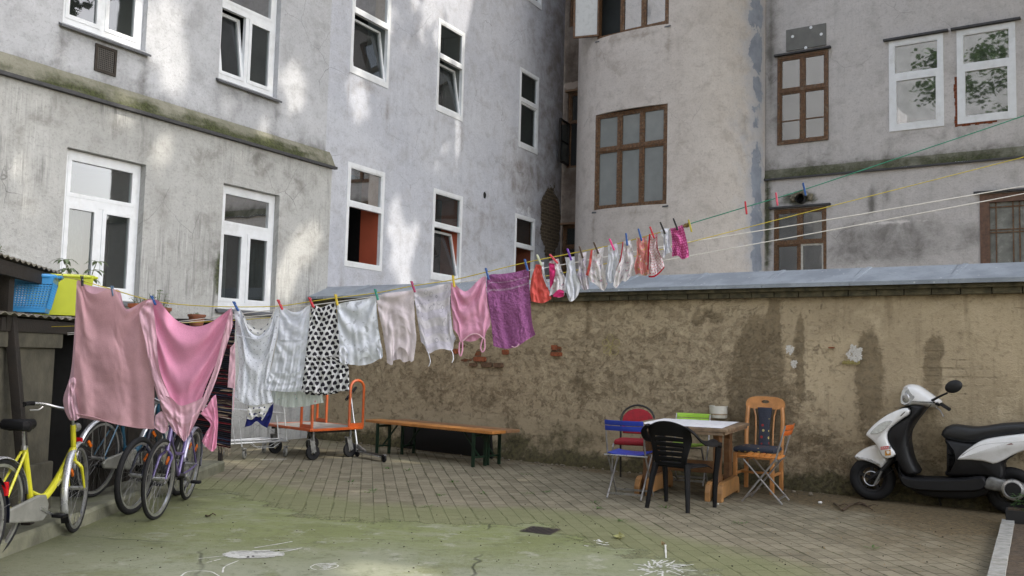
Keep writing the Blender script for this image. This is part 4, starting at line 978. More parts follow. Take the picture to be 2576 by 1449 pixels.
# ------------------------------------------------------------------ loose bricks showing in the garden wall
RB = simple('bare_red_brick', (.26, .075, .03), .9, var=.45, scale=30, bump=.5, dirt=(.2, .15, .1), dirt_amt=.5); DB = simple('dark_brick', (.13, .075, .042), .9, var=.5, scale=30, bump=.5)
for x0, x1, y0, y1, mt_ in ((1139, 1154, 877, 890, RB), (1193, 1225, 897.5, 909, RB), (1265, 1281, 880, 892, RB), (1389, 1403, 868, 880, RB), (1387, 1415, 886, 896, RB), (1213, 1240, 912, 923, DB), (1244, 1268, 913, 924, DB), (1183, 1202, 913, 922, DB), (1788, 1796, 1066, 1076, DB), (2085, 2100, 873, 876, RB)):
    a = WG.fpx(x0, y1); b = WG.fpx(x1, y0); w = MB(); n = 14; cs, cz = (a[0]+b[0])/2, (a[1]+b[1])/2; hx, hz = (b[0]-a[0])/2, (b[1]-a[1])/2
    ol = []
    for i in range(20):
        t = 2*pi*i/20; c_, s_ = cos(t), sin(t); k = 1/max(abs(c_), abs(s_)); k = min(k, 1.28)*(1+.1*mnoise.noise(V((x0+c_*3, s_*3, y0)))); ol.append((cs+hx*k*c_*.96, cz+hz*k*s_*.96))
    w.prism(ol, lambda q, z: WG.pt(q, z, -.02), lambda q, z: WG.pt(q, z, .033)); w.build('bare_brick', mt_, gw, world=True, smooth=0)
# ------------------------------------------------------------------ furniture
CHROME = simple('dull_chrome', (.42, .42, .43), .3, .9, var=.2, scale=14, dirt=(.14, .12, .1), dirt_amt=.3)
GREYPAINT = simple('grey_tube_paint', (.30, .29, .28), .4, .5, var=.25, scale=16)
STEELD = simple('dark_steel', (.05, .048, .045), .45, .7, var=.4)
BLACKPL = simple('black_plastic', (.006, .006, .007), .55, var=.3, scale=8, spec=.2)
def face(o, phi): o.rotation_euler = (0, 0, phi-pi/2); return o
def slat_curved(mb, x0, x1, y, z, d, th, sag, n=8, axis='y'):
    # slat across x, sagging; depth d along y, thickness th
    vs = []
    for i in range(n+1):
        u = i/n; x = x0+(x1-x0)*u; zz = z-sag*(1-(2*u-1)**2)
        vs += [V((x, y-d/2, zz)), V((x, y+d/2, zz)), V((x, y+d/2, zz+th)), V((x, y-d/2, zz+th))]
    fs = [(0, 1, 2, 3), tuple(n*4+j for j in (3, 2, 1, 0))]
    for i in range(n):
        for j in range(4): fs.append((i*4+j, (i+1)*4+j, (i+1)*4+(j+1) % 4, i*4+(j+1) % 4))
    mb.add(vs, fs)
def folding_chair(label, loc, phi, cseat, cback=None, fore=False):
    t = thing('folding_chair', label, 'chair', loc, 0, None); face(t, phi)
    r = .0095; W_ = .2
    for s in (-1, 1):
        m = MB(); m.tube([(s*W_, -.235, .80), (s*W_, -.205, .70), (s*W_, -.14, .46), (s*W_, .20, .012)], r, 8); m.build('leg', GREYPAINT, t)
        m = MB(); m.tube([(s*(W_-.022), .19, .435), (s*(W_-.022), -.20, .012)], r, 8); m.build('leg', GREYPAINT, t)
    m = MB(); m.bar((-W_, .165, .06), (W_, .165, .06), .006, .022); m.bar((-W_+.02, -.163, .06), (W_-.02, -.163, .06), .006, .022); m.tube([(-W_-.03, -.155, .445), (W_+.03, -.155, .445)], .009, 8); m.tube([(-W_+.02, .19, .435), (W_-.02, .19, .435)], .008, 8)
    m.build('crossbar', CHROME, t)
    m = MB(); n = 6
    for k in range(n):
        y = -.125+.065*k-.0; slat_curved(m, -W_+.005, W_-.005, y, .462+.004*k/5, .056, .012, .018)
    m.build('seat', cseat, t, bevel=.003)
    b = MB()
    for z in (.70, .757):
        vs = []; n = 8
        for i in range(n+1):
            u = 2*i/n-1; x = u*(W_+.004); y = -.205-(z-.70)*.3-.03*(1-u*u)
            vs += [V((x, y, z)), V((x, y-.011, z)), V((x, y-.011-.015, z+.05)), V((x, y-.015, z+.05))]
        fs = [(0, 1, 2, 3), tuple(n*4+j for j in (3, 2, 1, 0))]
        for i in range(n):
            for j in range(4): fs.append((i*4+j, (i+1)*4+j, (i+1)*4+(j+1) % 4, i*4+(j+1) % 4))
        b.add(vs, fs)
    b.build('backrest', cback or cseat, t, bevel=.003)
    return t
BLUEP = simple('blue_painted_slats', (.022, .05, .38), .35, var=.15, scale=9); ORP = simple('orange_varnished_slats', (.58, .215, .045), .4, var=.25, scale=14, dirt=(.35, .16, .06), dirt_amt=.4); ORB = simple('deep_orange_slats', (.55, .12, .018), .38, var=.15); GRP = simple('lime_green_slats', (.28, .50, .035), .4, var=.15)
folding_chair('blue slatted folding chair with steel legs beside the red chair', (1.27, 9.58, 0), rad(66), BLUEP)
folding_chair('orange slatted folding chair standing sideways in front of the wooden chair', (2.68, 9.56, 0), rad(152), ORP, ORB)
folding_chair('lime green folding chair behind the table, half hidden by the white tub', (2.12, 10.78, 0), rad(-112), GRP)
# red stacking chair
REDF = simple('worn_red_upholstery', (.30, .012, .022), .8, var=.3, scale=20, bump=.2)
t = thing('stacking_chair', 'red padded chair with dark rounded frame behind the table', 'chair', (1.5, 10.98, 0)); face(t, rad(-108))
m = MB(); fr = [(-.2, -.23, 0), (-.2, -.2, .42), (-.205, -.225, .62)]+[(.205*-cos(pi*i/12), -.235-.04*sin(pi*i/12), .70+.175*sin(pi*i/12)) for i in range(13)]+[(.205, -.225, .62), (.2, -.2, .42), (.2, -.23, 0)]
m.tube(fr, .0125, 8); m.build('frame', STEELD, t)
for s in (-1, 1):
    m = MB(); m.tube([(s*.205, -.19, .43), (s*.21, .17, .43), (s*.212, .20, .40), (s*.215, .215, 0)], .0115, 8); m.build('leg', CHROME, t)
def padded(mb, ol, f, th, ins): mb.pillow(ol, f, th, ins, ((1, .9), (.8, .3), (.3, 0)))
ol = [(-.18, .53), (.18, .53), (.192, .60), (.19, .68)]+[(.19*cos(pi*i/10), .69+.145*sin(pi*i/10)) for i in range(1, 10)]+[(-.19, .68), (-.192, .60)]
m = MB(); padded(m, ol, lambda x, z, y: V((x, -.235-.04*(z-.5)+y-.03*(1-(x/.2)**2), z)), .022, .03); m.build('backrest', REDF, t)
ol = [(-.2, -.19), (.2, -.19), (.215, .1), (.20, .2), (0, .225), (-.20, .2), (-.215, .1)]
m = MB(); padded(m, [(p.x, p.y) for p in crom([(a, b) for a, b in ol], 36, True)] if False else ol, lambda x, y, z: V((x, y, .455+z)), .03, .03); m.build('seat', REDF, t)
# wooden high-back chair
BEECH = simple('orange_beech_wood', (.50, .225, .075), .4, var=.3, scale=9, bump=.08, dirt=(.3, .12, .04), dirt_amt=.4)
def upholst():
    t = newmat('dark_blue_patterned_cloth'); co = t.coord(); v = t.voro(co, 14, 'F1', rnd=.35); d = t.math('SUBTRACT', 1.0, t.sst(v, .2, .26)); c = t.voro(co, 14, 'F1', 'Color', .35); sx = t.sep(c)
    col = t.mix(d, t.mix(t.noise(co, 60, 3, .6), (.018, .022, .035), (.045, .05, .07)), t.mix(t.sst(sx[0], .6, .61), (.5, .4, .16), (.3, .03, .03))); t.out(col, .9); return t.m
UPH = upholst()
t = thing('dining_chair', 'high backed orange wooden chair with dark blue patterned cushion by the wall', 'chair', (2.82, 10.36, 0)); face(t, rad(-121))
def back_pt(x, z, y): return V((x, -.205-.12*(z-.42)**1.0*(1 if z > .42 else 0)+y, z))
out = [(-.225, .0), (-.165, .0), (-.17, .5), (-.165, .86), (-.15, .90)]
for s in (-1, 1):
    m = MB(); m.bar((s*.2, -.205, .0), (s*.2, -.205, .44), .045, .035); 
    P = [(s*.2, -.205, .43), (s*.205, -.22, .6), (s*.205, -.245, .78), (s*.195, -.26, .93)]
    m.tube(P, .028, 8, rz=.9); m.build('back_post', BEECH, t, bevel=.006)
    m = MB(); m.bar((s*.205, .2, 0), (s*.205, .2, .43), .042, .042); m.build('leg', BEECH, t, bevel=.005)
    m = MB(); P = [(s*.10, -.215, .46), (s*.098, -.232, .65), (s*.105, -.25, .82), (s*.14, -.262, .95)]; m.tube(P, .013, 6, rz=.8); m.build('back_slat', BEECH, t)
    m = MB(); m.bar((s*.2, -.2, .2), (s*.205, .2, .2), .022, .03); m.bar((s*.2, -.2, .40), (s*.205, .2, .40), .022, .06); m.build('side_rail', BEECH, t, bevel=.003)
# crest with oval grip hole
m = MB(); N = 28; vs = []; fs = []
for i in range(N):
    a = 2*pi*i/N; ca, sa = cos(a), sin(a); ox = .222*math.copysign(abs(ca)**.55, ca); oz = .945+(.10*abs(sa)**.8 if sa > 0 else -.045*abs(sa)**.6)
    k = min(1/max(abs(cos(a))/1, 1e-6), 1.0); ix, iz = .048*cos(a), .985+.020*sin(a)
    for (x, z) in ((ox, oz), (ix, iz)):
        vs += [back_pt(x, z, .018), back_pt(x, z, -.018)]
for i in range(N):
    j = (i+1) % N; fs += [(i*4, j*4, j*4+2, i*4+2), (i*4+1, i*4+3, j*4+3, j*4+1), (i*4, i*4+1, j*4+1, j*4), (i*4+2, j*4+2, j*4+3, i*4+3)]
m.add(vs, fs); m.build('crest_rail', BEECH, t, smooth=50)
ol = [(-.062, .49), (.062, .49), (.06, .62), (.066, .78), (.085, .92), (-.085, .92), (-.066, .78), (-.06, .62)]
m = MB(); padded(m, ol, lambda x, z, y: back_pt(x, z, .008+y), .02, .012); m.build('back_cushion', UPH, t)
m = MB(); padded(m, [(-.21, -.2), (.21, -.2), (.235, .1), (.22, .225), (0, .24), (-.22, .225), (-.235, .1)], lambda x, y, z: V((x, y, .465+z)), .03, .035); m.build('seat', UPH, t)
m = MB(); m.bar((-.2, -.205, .40), (.2, -.205, .40), .025, .06); m.bar((-.2, .2, .40), (.2, .2, .40), .025, .06); m.bar((-.2, 0, .2), (.2, 0, .2), .02, .026); m.build('cross_rail', BEECH, t, bevel=.003)
# black monobloc armchair
t = thing('plastic_armchair', 'black moulded plastic armchair with slotted back, nearest to the camera', 'chair', (1.69, 9.06, 0)); face(t, rad(54))
def bk(u, z):
    wz = .165+.06*sst(z, .40, .72); h = z-.42
    return V((u*wz, -.195-.30*h+.075*u*u*sst(z, .45, .7), z-.07*u*u*sst(z, .62, .84)))
nu, nv = 25, 45; pts = [bk(-1+2*i/(nu-1), .40+.45*j/(nv-1)) for j in range(nv) for i in range(nu)]
def slot(i, j):
    z = .40+.45*(j+.5)/(nv-1); u = -1+2*(i+.5)/(nu-1)
    zz = (z-.455)/.048; k = zz-floor(zz)
    return .455 < z < .745 and k < .22 and abs(u) < .68
m = MB(); m.grid(pts, nu, nv, skip=slot); o = m.build('backrest', BLACKPL, t, smooth=60); md = o.modifiers.new('thick', 'SOLIDIFY'); md.thickness = .006
nu, nv = 17, 13; pts = []
for j in range(nv):
    v_ = j/(nv-1)
    for i in range(nu):
        u = -1+2*i/(nu-1); wz = .18+.06*v_; pts.append(V((u*wz, -.2+.44*v_, .425-.018*(1-u*u)*sin(pi*v_)-.03*sst(v_, .85, 1)-.02*sst(abs(u), .85, 1))))
m = MB(); m.grid(pts, nu, nv); o = m.build('seat', BLACKPL, t, smooth=60); md = o.modifiers.new('thick', 'SOLIDIFY'); md.thickness = .008
for s in (-1, 1):
    m = MB(); P = crom([(s*.20, -.285, .80), (s*.265, -.25, .745), (s*.295, -.14, .665), (s*.308, .02, .635), (s*.31, .16, .64), (s*.305, .235, .62)], 22)
    m.tube(P, [.034+.016*sst(i, 8, 18) for i in range(22)], 10, rz=.38, up=(0, 0, 1)); m.build('armrest', BLACKPL, t)
    m = MB(); m.tube([(s*.305, .235, .635), (s*.298, .235, .5), (s*.272, .24, .3), (s*.262, .25, 0)], [.044, .042, .036, .027], 8, rz=.7); m.build('leg', BLACKPL, t)
    m = MB(); m.tube([(s*.165, -.18, .43), (s*.185, -.215, .3), (s*.215, -.265, 0)], [.045, .036, .026], 8, rz=.75); m.build('leg', BLACKPL, t)
# garden table on sawn trestle feet
TU = V((.906, -.423, 0)); TV = V((.423, .906, 0)); NRc = V((2.2, 9.26, 0)); tc_ = NRc-TU*.535+TV*.62
TW = simple('weathered_table_wood', (.20, .135, .08), .75, var=.45, scale=12, bump=.35, dirt=(.3, .25, .18), dirt_amt=.5); TF = simple('honey_pine_feet', (.33, .17, .06), .6, var=.35, scale=8, bump=.2)
TL = simple('dark_stained_trestle', (.15, .07, .026), .6, var=.4, scale=10, bump=.2)
t = thing('garden_table', 'heavy wooden table on two shaped trestle legs with pale feet', 'table', tuple(tc_), atan2(TU.y, TU.x))
m = MB(); m.box((0, 0, .735), (1.07, 1.24, .03)); m.build('tabletop', TW, t, bevel=.004)
m = MB(); m.box((0, -.60, .70), (.98, .025, .03)); m.box((0, .60, .705), (.98, .025, .03)); m.box((.50, 0, .705), (.025, 1.17, .03)); m.box((-.50, 0, .705), (.025, 1.17, .03)); m.build('apron', TW, t)
for s in (-1, 1):
    x = s*.375; ol = [(-.085, .08), (.085, .08), (.09, .16), (.07, .26), (.062, .34), (.085, .46), (.08, .54), (.06, .60), (.09, .66), (.14, .70), (-.14, .70), (-.09, .66), (-.06, .60), (-.08, .54), (-.085, .46), (-.062, .34), (-.07, .26), (-.09, .16)]
    m = MB(); m.prism(ol, lambda a, b: V((x-.032, a-.30, b)), lambda a, b: V((x+.032, a-.30, b))); m.prism(ol, lambda a, b: V((x-.032, a+.22, b)), lambda a, b: V((x+.032, a+.22, b))); m.build('trestle_leg', TL, t, smooth=0, bevel=.004)
    for k in (-1, 1):
        ol = [(-.50, 0), (-.50, .09), (-.46, .165), (-.38, .19), (.38, .19), (.46, .165), (.50, .09), (.50, 0), (.40, 0), (.38, .03), (-.38, .03), (-.40, 0)]
        m = MB(); m.prism([(a*.92, b) for a, b in ol], lambda a, b: V((x+k*.062-.026, a-.04, b)), lambda a, b: V((x+k*.062+.026, a-.04, b))); m.build('foot', TF, t, smooth=0, bevel=.005)
m = MB(); m.box((0, -.04, .30), (.70, .035, .13)); m.build('stretcher', TL, t, bevel=.004)
# tablecloth sheet
def tcloth():
    t = newmat('white_printed_oilcloth'); co = t.coord(); n = t.noise(co, 9, 5, .7); f = t.sst(n, .58, .64); c = t.noise(co, 5, 2, .5, 0, 1)
    col = t.mix(t.mul(f, .5), (.82, .83, .86), t.mix(.6, c, (.55, .4, .45))); col = t.mix(t.mul(t.sst(t.noise(co, 30, 4, .7), .55, .75), .25), col, (.5, .5, .52)); t.out(col, .45); return t.m
tcl = [gnd(x, y, .7535) for x, y in ((1640, 1043), (1770, 1040), (1886, 1056), (1830, 1074.5), (1746, 1072), (1690, 1068))]
tcl = [tc_+TU*a+TV*b+V((0, 0, .7535)) for a, b in ((-.44, .57), (.42, .60), (.49, .50), (.47, -.56), (.1, -.59), (-.42, -.54))]
m = MB(); n = 14; pts = []
for j in range(n):
    for i in range(n):
        u, v_ = i/(n-1), j/(n-1); p = (tcl[5].lerp(tcl[3], u)).lerp(tcl[0].lerp(tcl[1], u), v_); pts.append(p+V((.012*fbm(u*5, v_*5, 1), .012*fbm(u*5, v_*5, 7), .002+.004*abs(fbm(u*7, v_*7, 3)))))
m.grid(pts, n, n); o = m.build('tablecloth', tcloth(), None); tag(o, 'white printed oilcloth spread over the garden table', 'tablecloth')
# white tub
p = tc_+TU*.12+TV*.12; p = gnd(1807, 1052, .757)
t = thing('plastic_tub', 'open white round tub with a stained lower half on the table', 'tub', tuple(p))
TUB = simple('ivory_plastic', (.68, .66, .58), .4, var=.12, scale=10, dirt=(.4, .3, .16), dirt_amt=.35)
m = MB(); m.lathe([(.0, .004), (.10, .004), (.104, .012), (.108, .138), (.113, .140), (.113, .148), (.105, .148), (.101, .02), (.0, .015)], 32); m.build('tub_body', TUB, t, smooth=40)
m = MB(); m.lathe([(.1062, .045), (.1068, .055)], 32); m.lathe([(.1060, .040), (.1061, .0425)], 32); m.build('brown_stain', simple('brown_stain', (.36, .25, .12), .6, var=.6, scale=30), t)
# beer benches
BW1 = simple('orange_varnished_bench', (.46, .19, .05), .4, var=.3, scale=5, bump=.1, dirt=(.3, .16, .07), dirt_amt=.5); BW2 = simple('dull_brown_bench', (.235, .125, .06), .6, var=.35, scale=6, bump=.2, dirt=(.15, .1, .06), dirt_amt=.6)
GST = simple('dark_green_steel', (.012, .035, .018), .45, .3, var=.3)
def bench(label, c, ang, wood, L=2.2):
    t = thing('beer_bench', label, 'bench', c, ang, 'folding benches by the wall')
    m = MB(); m.box((0, 0, .46), (L, .27, .038)); m.build('seat_plank', wood, t, bevel=.004)
    for s in (-1, 1):
        x = s*(L/2-.33) if s > 0 else -(L/2-.24)
        m = MB(); m.bar((x, -.115, 0), (x, -.115, .445), .045, .022); m.bar((x, .115, 0), (x, .115, .445), .045, .022); m.bar((x, -.115, .12), (x, .115, .12), .022, .022); m.bar((x, -.115, .40), (x, .115, .40), .022, .03); m.bar((x, 0, .13), (x-s*.3, 0, .445), .018, .018); m.build('leg_frame', GST, t)
    return t
A = V((-2.05, 13.2, 0)); B = V((-.2, 11.65, 0)); d = (B-A).normalized(); pn = V((-d.y, d.x, 0)); bc_ = (A+B)/2+pn*.13
bench('orange varnished folding bench standing in front of a browner one', tuple(bc_), atan2(d.y, d.x), BW1, 2.41)
bench('dull brown folding bench behind the orange bench at the wall', tuple(bc_+pn*.30+d*.09), atan2(d.y, d.x), BW2)

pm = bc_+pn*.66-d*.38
t = thing('shade_board', 'black board added to deepen the shade beneath the benches', 'board', tuple(pm), atan2(d.y, d.x))
m = MB(); m.box((0, 0, .22), (1.8, .03, .40), MX.Rotation(.12, 3, 'X')); m.build('board', simple('shade_black', (.008, .007, .006), .9, var=.4), t, bevel=.004)  # near-black sheet standing in for the shade under the benches
# ------------------------------------------------------------------ bike shelter with corrugated roofs on the left
CEM = simple('grimy_cement', (.072, .066, .047), .95, var=.45, scale=6, bump=.4, dirt=(.05, .045, .03), dirt_amt=.7)
CORR = simple('mossy_corrugated_sheet', (.16, .145, .12), .9, var=.4, scale=9, bump=.3, dirt=(.07, .075, .03), dirt_amt=.7)
sh = thing('bike_shelter', 'dark lean-to shelter with corrugated roof, cement wall and leaning posts', 'shelter', (-3.7, 7.5, 0))
X0 = -3.68
m = MB(); m.box((-3.86, 5.6, .70), (.36, 3.6, 1.4)); m.build('cement_wall', CEM, sh, world=True, bevel=.01)
m = MB(); m.box((-3.85, 5.6, 1.46), (.42, 3.68, .12)); m.build('wall_cap', CEM, sh, world=True, bevel=.012)
m = MB(); m.box((-3.845, 5.6, .25), (.40, 3.64, .5)); m.build('wall_plinth', CEM, sh, world=True, bevel=.015)
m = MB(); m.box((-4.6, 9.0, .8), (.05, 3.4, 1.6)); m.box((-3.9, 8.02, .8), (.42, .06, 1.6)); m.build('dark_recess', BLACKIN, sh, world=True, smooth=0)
m = MB()
for k in range(6):
    y = 8.1+.30*k; m.box((-3.74+.01*(k % 2), y+.14, .82), (.04, .285, 1.55))
m.build('board_panel', DARKW, sh, world=True, bevel=.005)
m = MB(); m.box((-5.4, 7.45, 1.44), (.04, 7.2, 2.9)) if False else None
m.box((-5.6, 7.6, .8), (.06, 7.4, 1.6)); m.box((-4.7, 9.95, .8), (1.9, .06, 1.6)); m.build('back_wall', DARKW, sh, world=True, smooth=0)
def corr(mb, x0, x1, y0, y1, z0, z1, amp=.018, pit=.13):
    ny = int((y1-y0)/pit*8); pts = []
    for j in range(5):
        x = x0+(x1-x0)*j/4
        for i in range(ny): y = y0+(y1-y0)*i/(ny-1); pts.append(V((x+.01*sin(y*3.3), y, z0+(z1-z0)*j/4+amp*sin(2*pi*y/pit))))
    b = len(pts); mb.grid(pts, ny, 5); mb.grid([p-V((0, 0, .008)) for p in pts], ny, 5)
    e = pts[:ny]; mb.grid(e+[p-V((0, 0, .008)) for p in e], ny, 2)
m = MB(); corr(m, -3.56, -6.4, 6.3, 9.9, 1.645, 1.70, .009); m.build('roof_sheet', CORR, sh, world=True, smooth=40)
m = MB(); m.box((-3.66, 8.2, 1.565), (.07, 3.4, .10)); m.box((-3.70, 7.4, 1.585), (.05, .06, .14)); m.build('roof_beam', DARKW, sh, world=True, bevel=.006)
a, b = V((-3.40, 6.02, 2.02)), V((-3.72, 7.52, 2.02)); dd = (b-a).normalized(); nn = V((-dd.y, dd.x, 0))
m = MB(); ny = 120; pts = []
for j in range(5):
    for i in range(ny):
        q = -.9+2.45*i/(ny-1); p = a+dd*q+nn*(1.5*j/4); pts.append(p+V((0, 0, .03*j/4+.009*sin(2*pi*q/.13))))
m.grid(pts, ny, 5); e = pts[:ny]; m.grid(e+[p-V((0, 0, .01)) for p in e], ny, 2); m.build('roof_sheet', CORR, sh, world=True, smooth=40)
m = MB(); m.bar(a-dd*.9+nn*.05-V((0, 0, .075)), b+nn*.05-V((0, 0, .075)), .05, .10); m.build('roof_beam', DARKW, sh, world=True, bevel=.006)
m = MB(); m.bar(V((-3.47, 6.74, .12)), V((-3.65, 6.64, 1.66)), .07, .06); m.build('post', DARKW, sh, world=True, bevel=.006)
m = MB(); m.bar(V((-3.66, 6.60, 1.52)), V((-3.62, 6.52, 1.97)), .075, .07); m.build('post', DARKW, sh, world=True, bevel=.006)
m = MB(); m.bar(V((-4.9, 7.4, .12)), V((-4.9, 7.4, 2.0)), .07, .07); m.build('post', DARKW, sh, world=True, bevel=.006)
# laundry baskets on the shelf
def basket(label, loc, rz, mat, lx, ly, h, hole=True):
    t = thing('laundry_basket', label, 'basket', loc, rz); m = MB(); tp = .86
    def sidepts(u, v_, side):
        k = tp+(1-tp)*v_; x, y = lx/2*k, ly/2*k
        P = {0: V((-x+2*x*u, -y, h*v_)), 1: V((x, -y+2*y*u, h*v_)), 2: V((x-2*x*u, y, h*v_)), 3: V((-x, y-2*y*u, h*v_))}
        return P[side]
    for s in range(4):
        nu = int(26*(lx if s % 2 == 0 else ly)/.55); nvv = 13
        pts = [sidepts(i/nu, j/nvv, s) for j in range(nvv+1) for i in range(nu+1)]
        m.grid(pts, nu+1, nvv+1)
        if hole:   # lattice as raised bars over pierced cells
            pass
    m.add([sidepts(0, 0, s) for s in range(4)], [(0, 1, 2, 3)])
    if hole:
        # pierce: rebuild as lattice
        m = MB()
        for s in range(4):
            nu = int(24*(lx if s % 2 == 0 else ly)/.55)
            for j in range(1, 10):
                v0 = .16+.62*(j-1)/9+.022; v1 = .16+.62*j/9
            for i in range(nu+1): m.bar(sidepts(i/nu, .12, s), sidepts(i/nu, .82, s), .011, .005, up=(1, 1, 0))
            for j in range(11): v_ = .14+.66*j/10; m.bar(sidepts(0, v_, s), sidepts(1, v_, s), .008, .012)
            m.add([sidepts(0, 0, s), sidepts(1, 0, s), sidepts(1, .14, s), sidepts(0, .14, s)], [(0, 1, 2, 3)]); m.add([sidepts(0, .82, s), sidepts(1, .82, s), sidepts(1, 1, s), sidepts(0, 1, s)], [(0, 1, 2, 3)])
        m.add([sidepts(0, 0.01, s) for s in range(4)], [(0, 1, 2, 3)])
    m.build('basket_body', mat, t, smooth=0)
    m = MB(); c_ = [sidepts(0, 1, s) for s in range(4)]; P = []
    for k in range(4):
        a, b = c_[k], c_[(k+1) % 4]; P += [a.lerp(b, .06), a.lerp(b, .5), a.lerp(b, .94)]
    m.tube(P, .016, 8, closed=True); m.build('rim', mat, t)
    m = MB()
    for s in (-1, 1): m.tube([(s*(lx/2+.005), -.09, h), (s*(lx/2+.035), -.06, h+.005), (s*(lx/2+.035), .06, h+.005), (s*(lx/2+.005), .09, h)], .012, 8)
    m.build('handle', mat, t); return t
CY = simple('sky_blue_plastic', (.035, .23, .50), .35, var=.1, scale=5); YL = simple('lime_yellow_plastic', (.42, .46, .025), .35, var=.1, scale=5)
basket('sky blue perforated laundry basket on the shelter roof edge', (-4.02, 7.14, 1.675), rad(22), CY, .80, .44, .285)
basket('lime yellow laundry basket standing behind the blue one', (-3.92, 7.86, 1.68), rad(30), YL, .52, .40, .335, hole=False)
# ------------------------------------------------------------------ bicycles
RUBBER = simple('black_rubber', (.012, .012, .013), .75, var=.4, scale=20, spec=.3); ALU = simple('scuffed_aluminium', (.50, .50, .50), .32, .85, var=.25, scale=16, dirt=(.16, .15, .13), dirt_amt=.35); MUDG = simple('bright_mudguard', (.60, .61, .63), .28, .6, var=.15, scale=10)
GUARDG = simple('grey_plastic_guard', (.19, .19, .17), .55, var=.25); REDL = simple('red_reflector', (.45, .008, .012), .2, var=.1, coat=.5); ORL = simple('orange_reflector', (.6, .13, .01), .25, var=.1)
SPK = simple('dull_spokes', (.16, .16, .16), .5, .6, var=.2)
LENS = simple('clear_lens', (.62, .64, .65), .12, .35, var=.3, scale=30)
def rotx(axis_o, axis_d, ang):
    o = V(axis_o); return MX.Translation(o) @ MX.Rotation(ang, 4, V(axis_d)) @ MX.Translation(-o)
def circ(c, r, n=40, a0=0, a1=2*pi, full=True):
    c = V(c); N = n if full else n+1
    return [c+V((r*cos(a0+(a1-a0)*i/n), 0, r*sin(a0+(a1-a0)*i/n))) for i in range(N)]
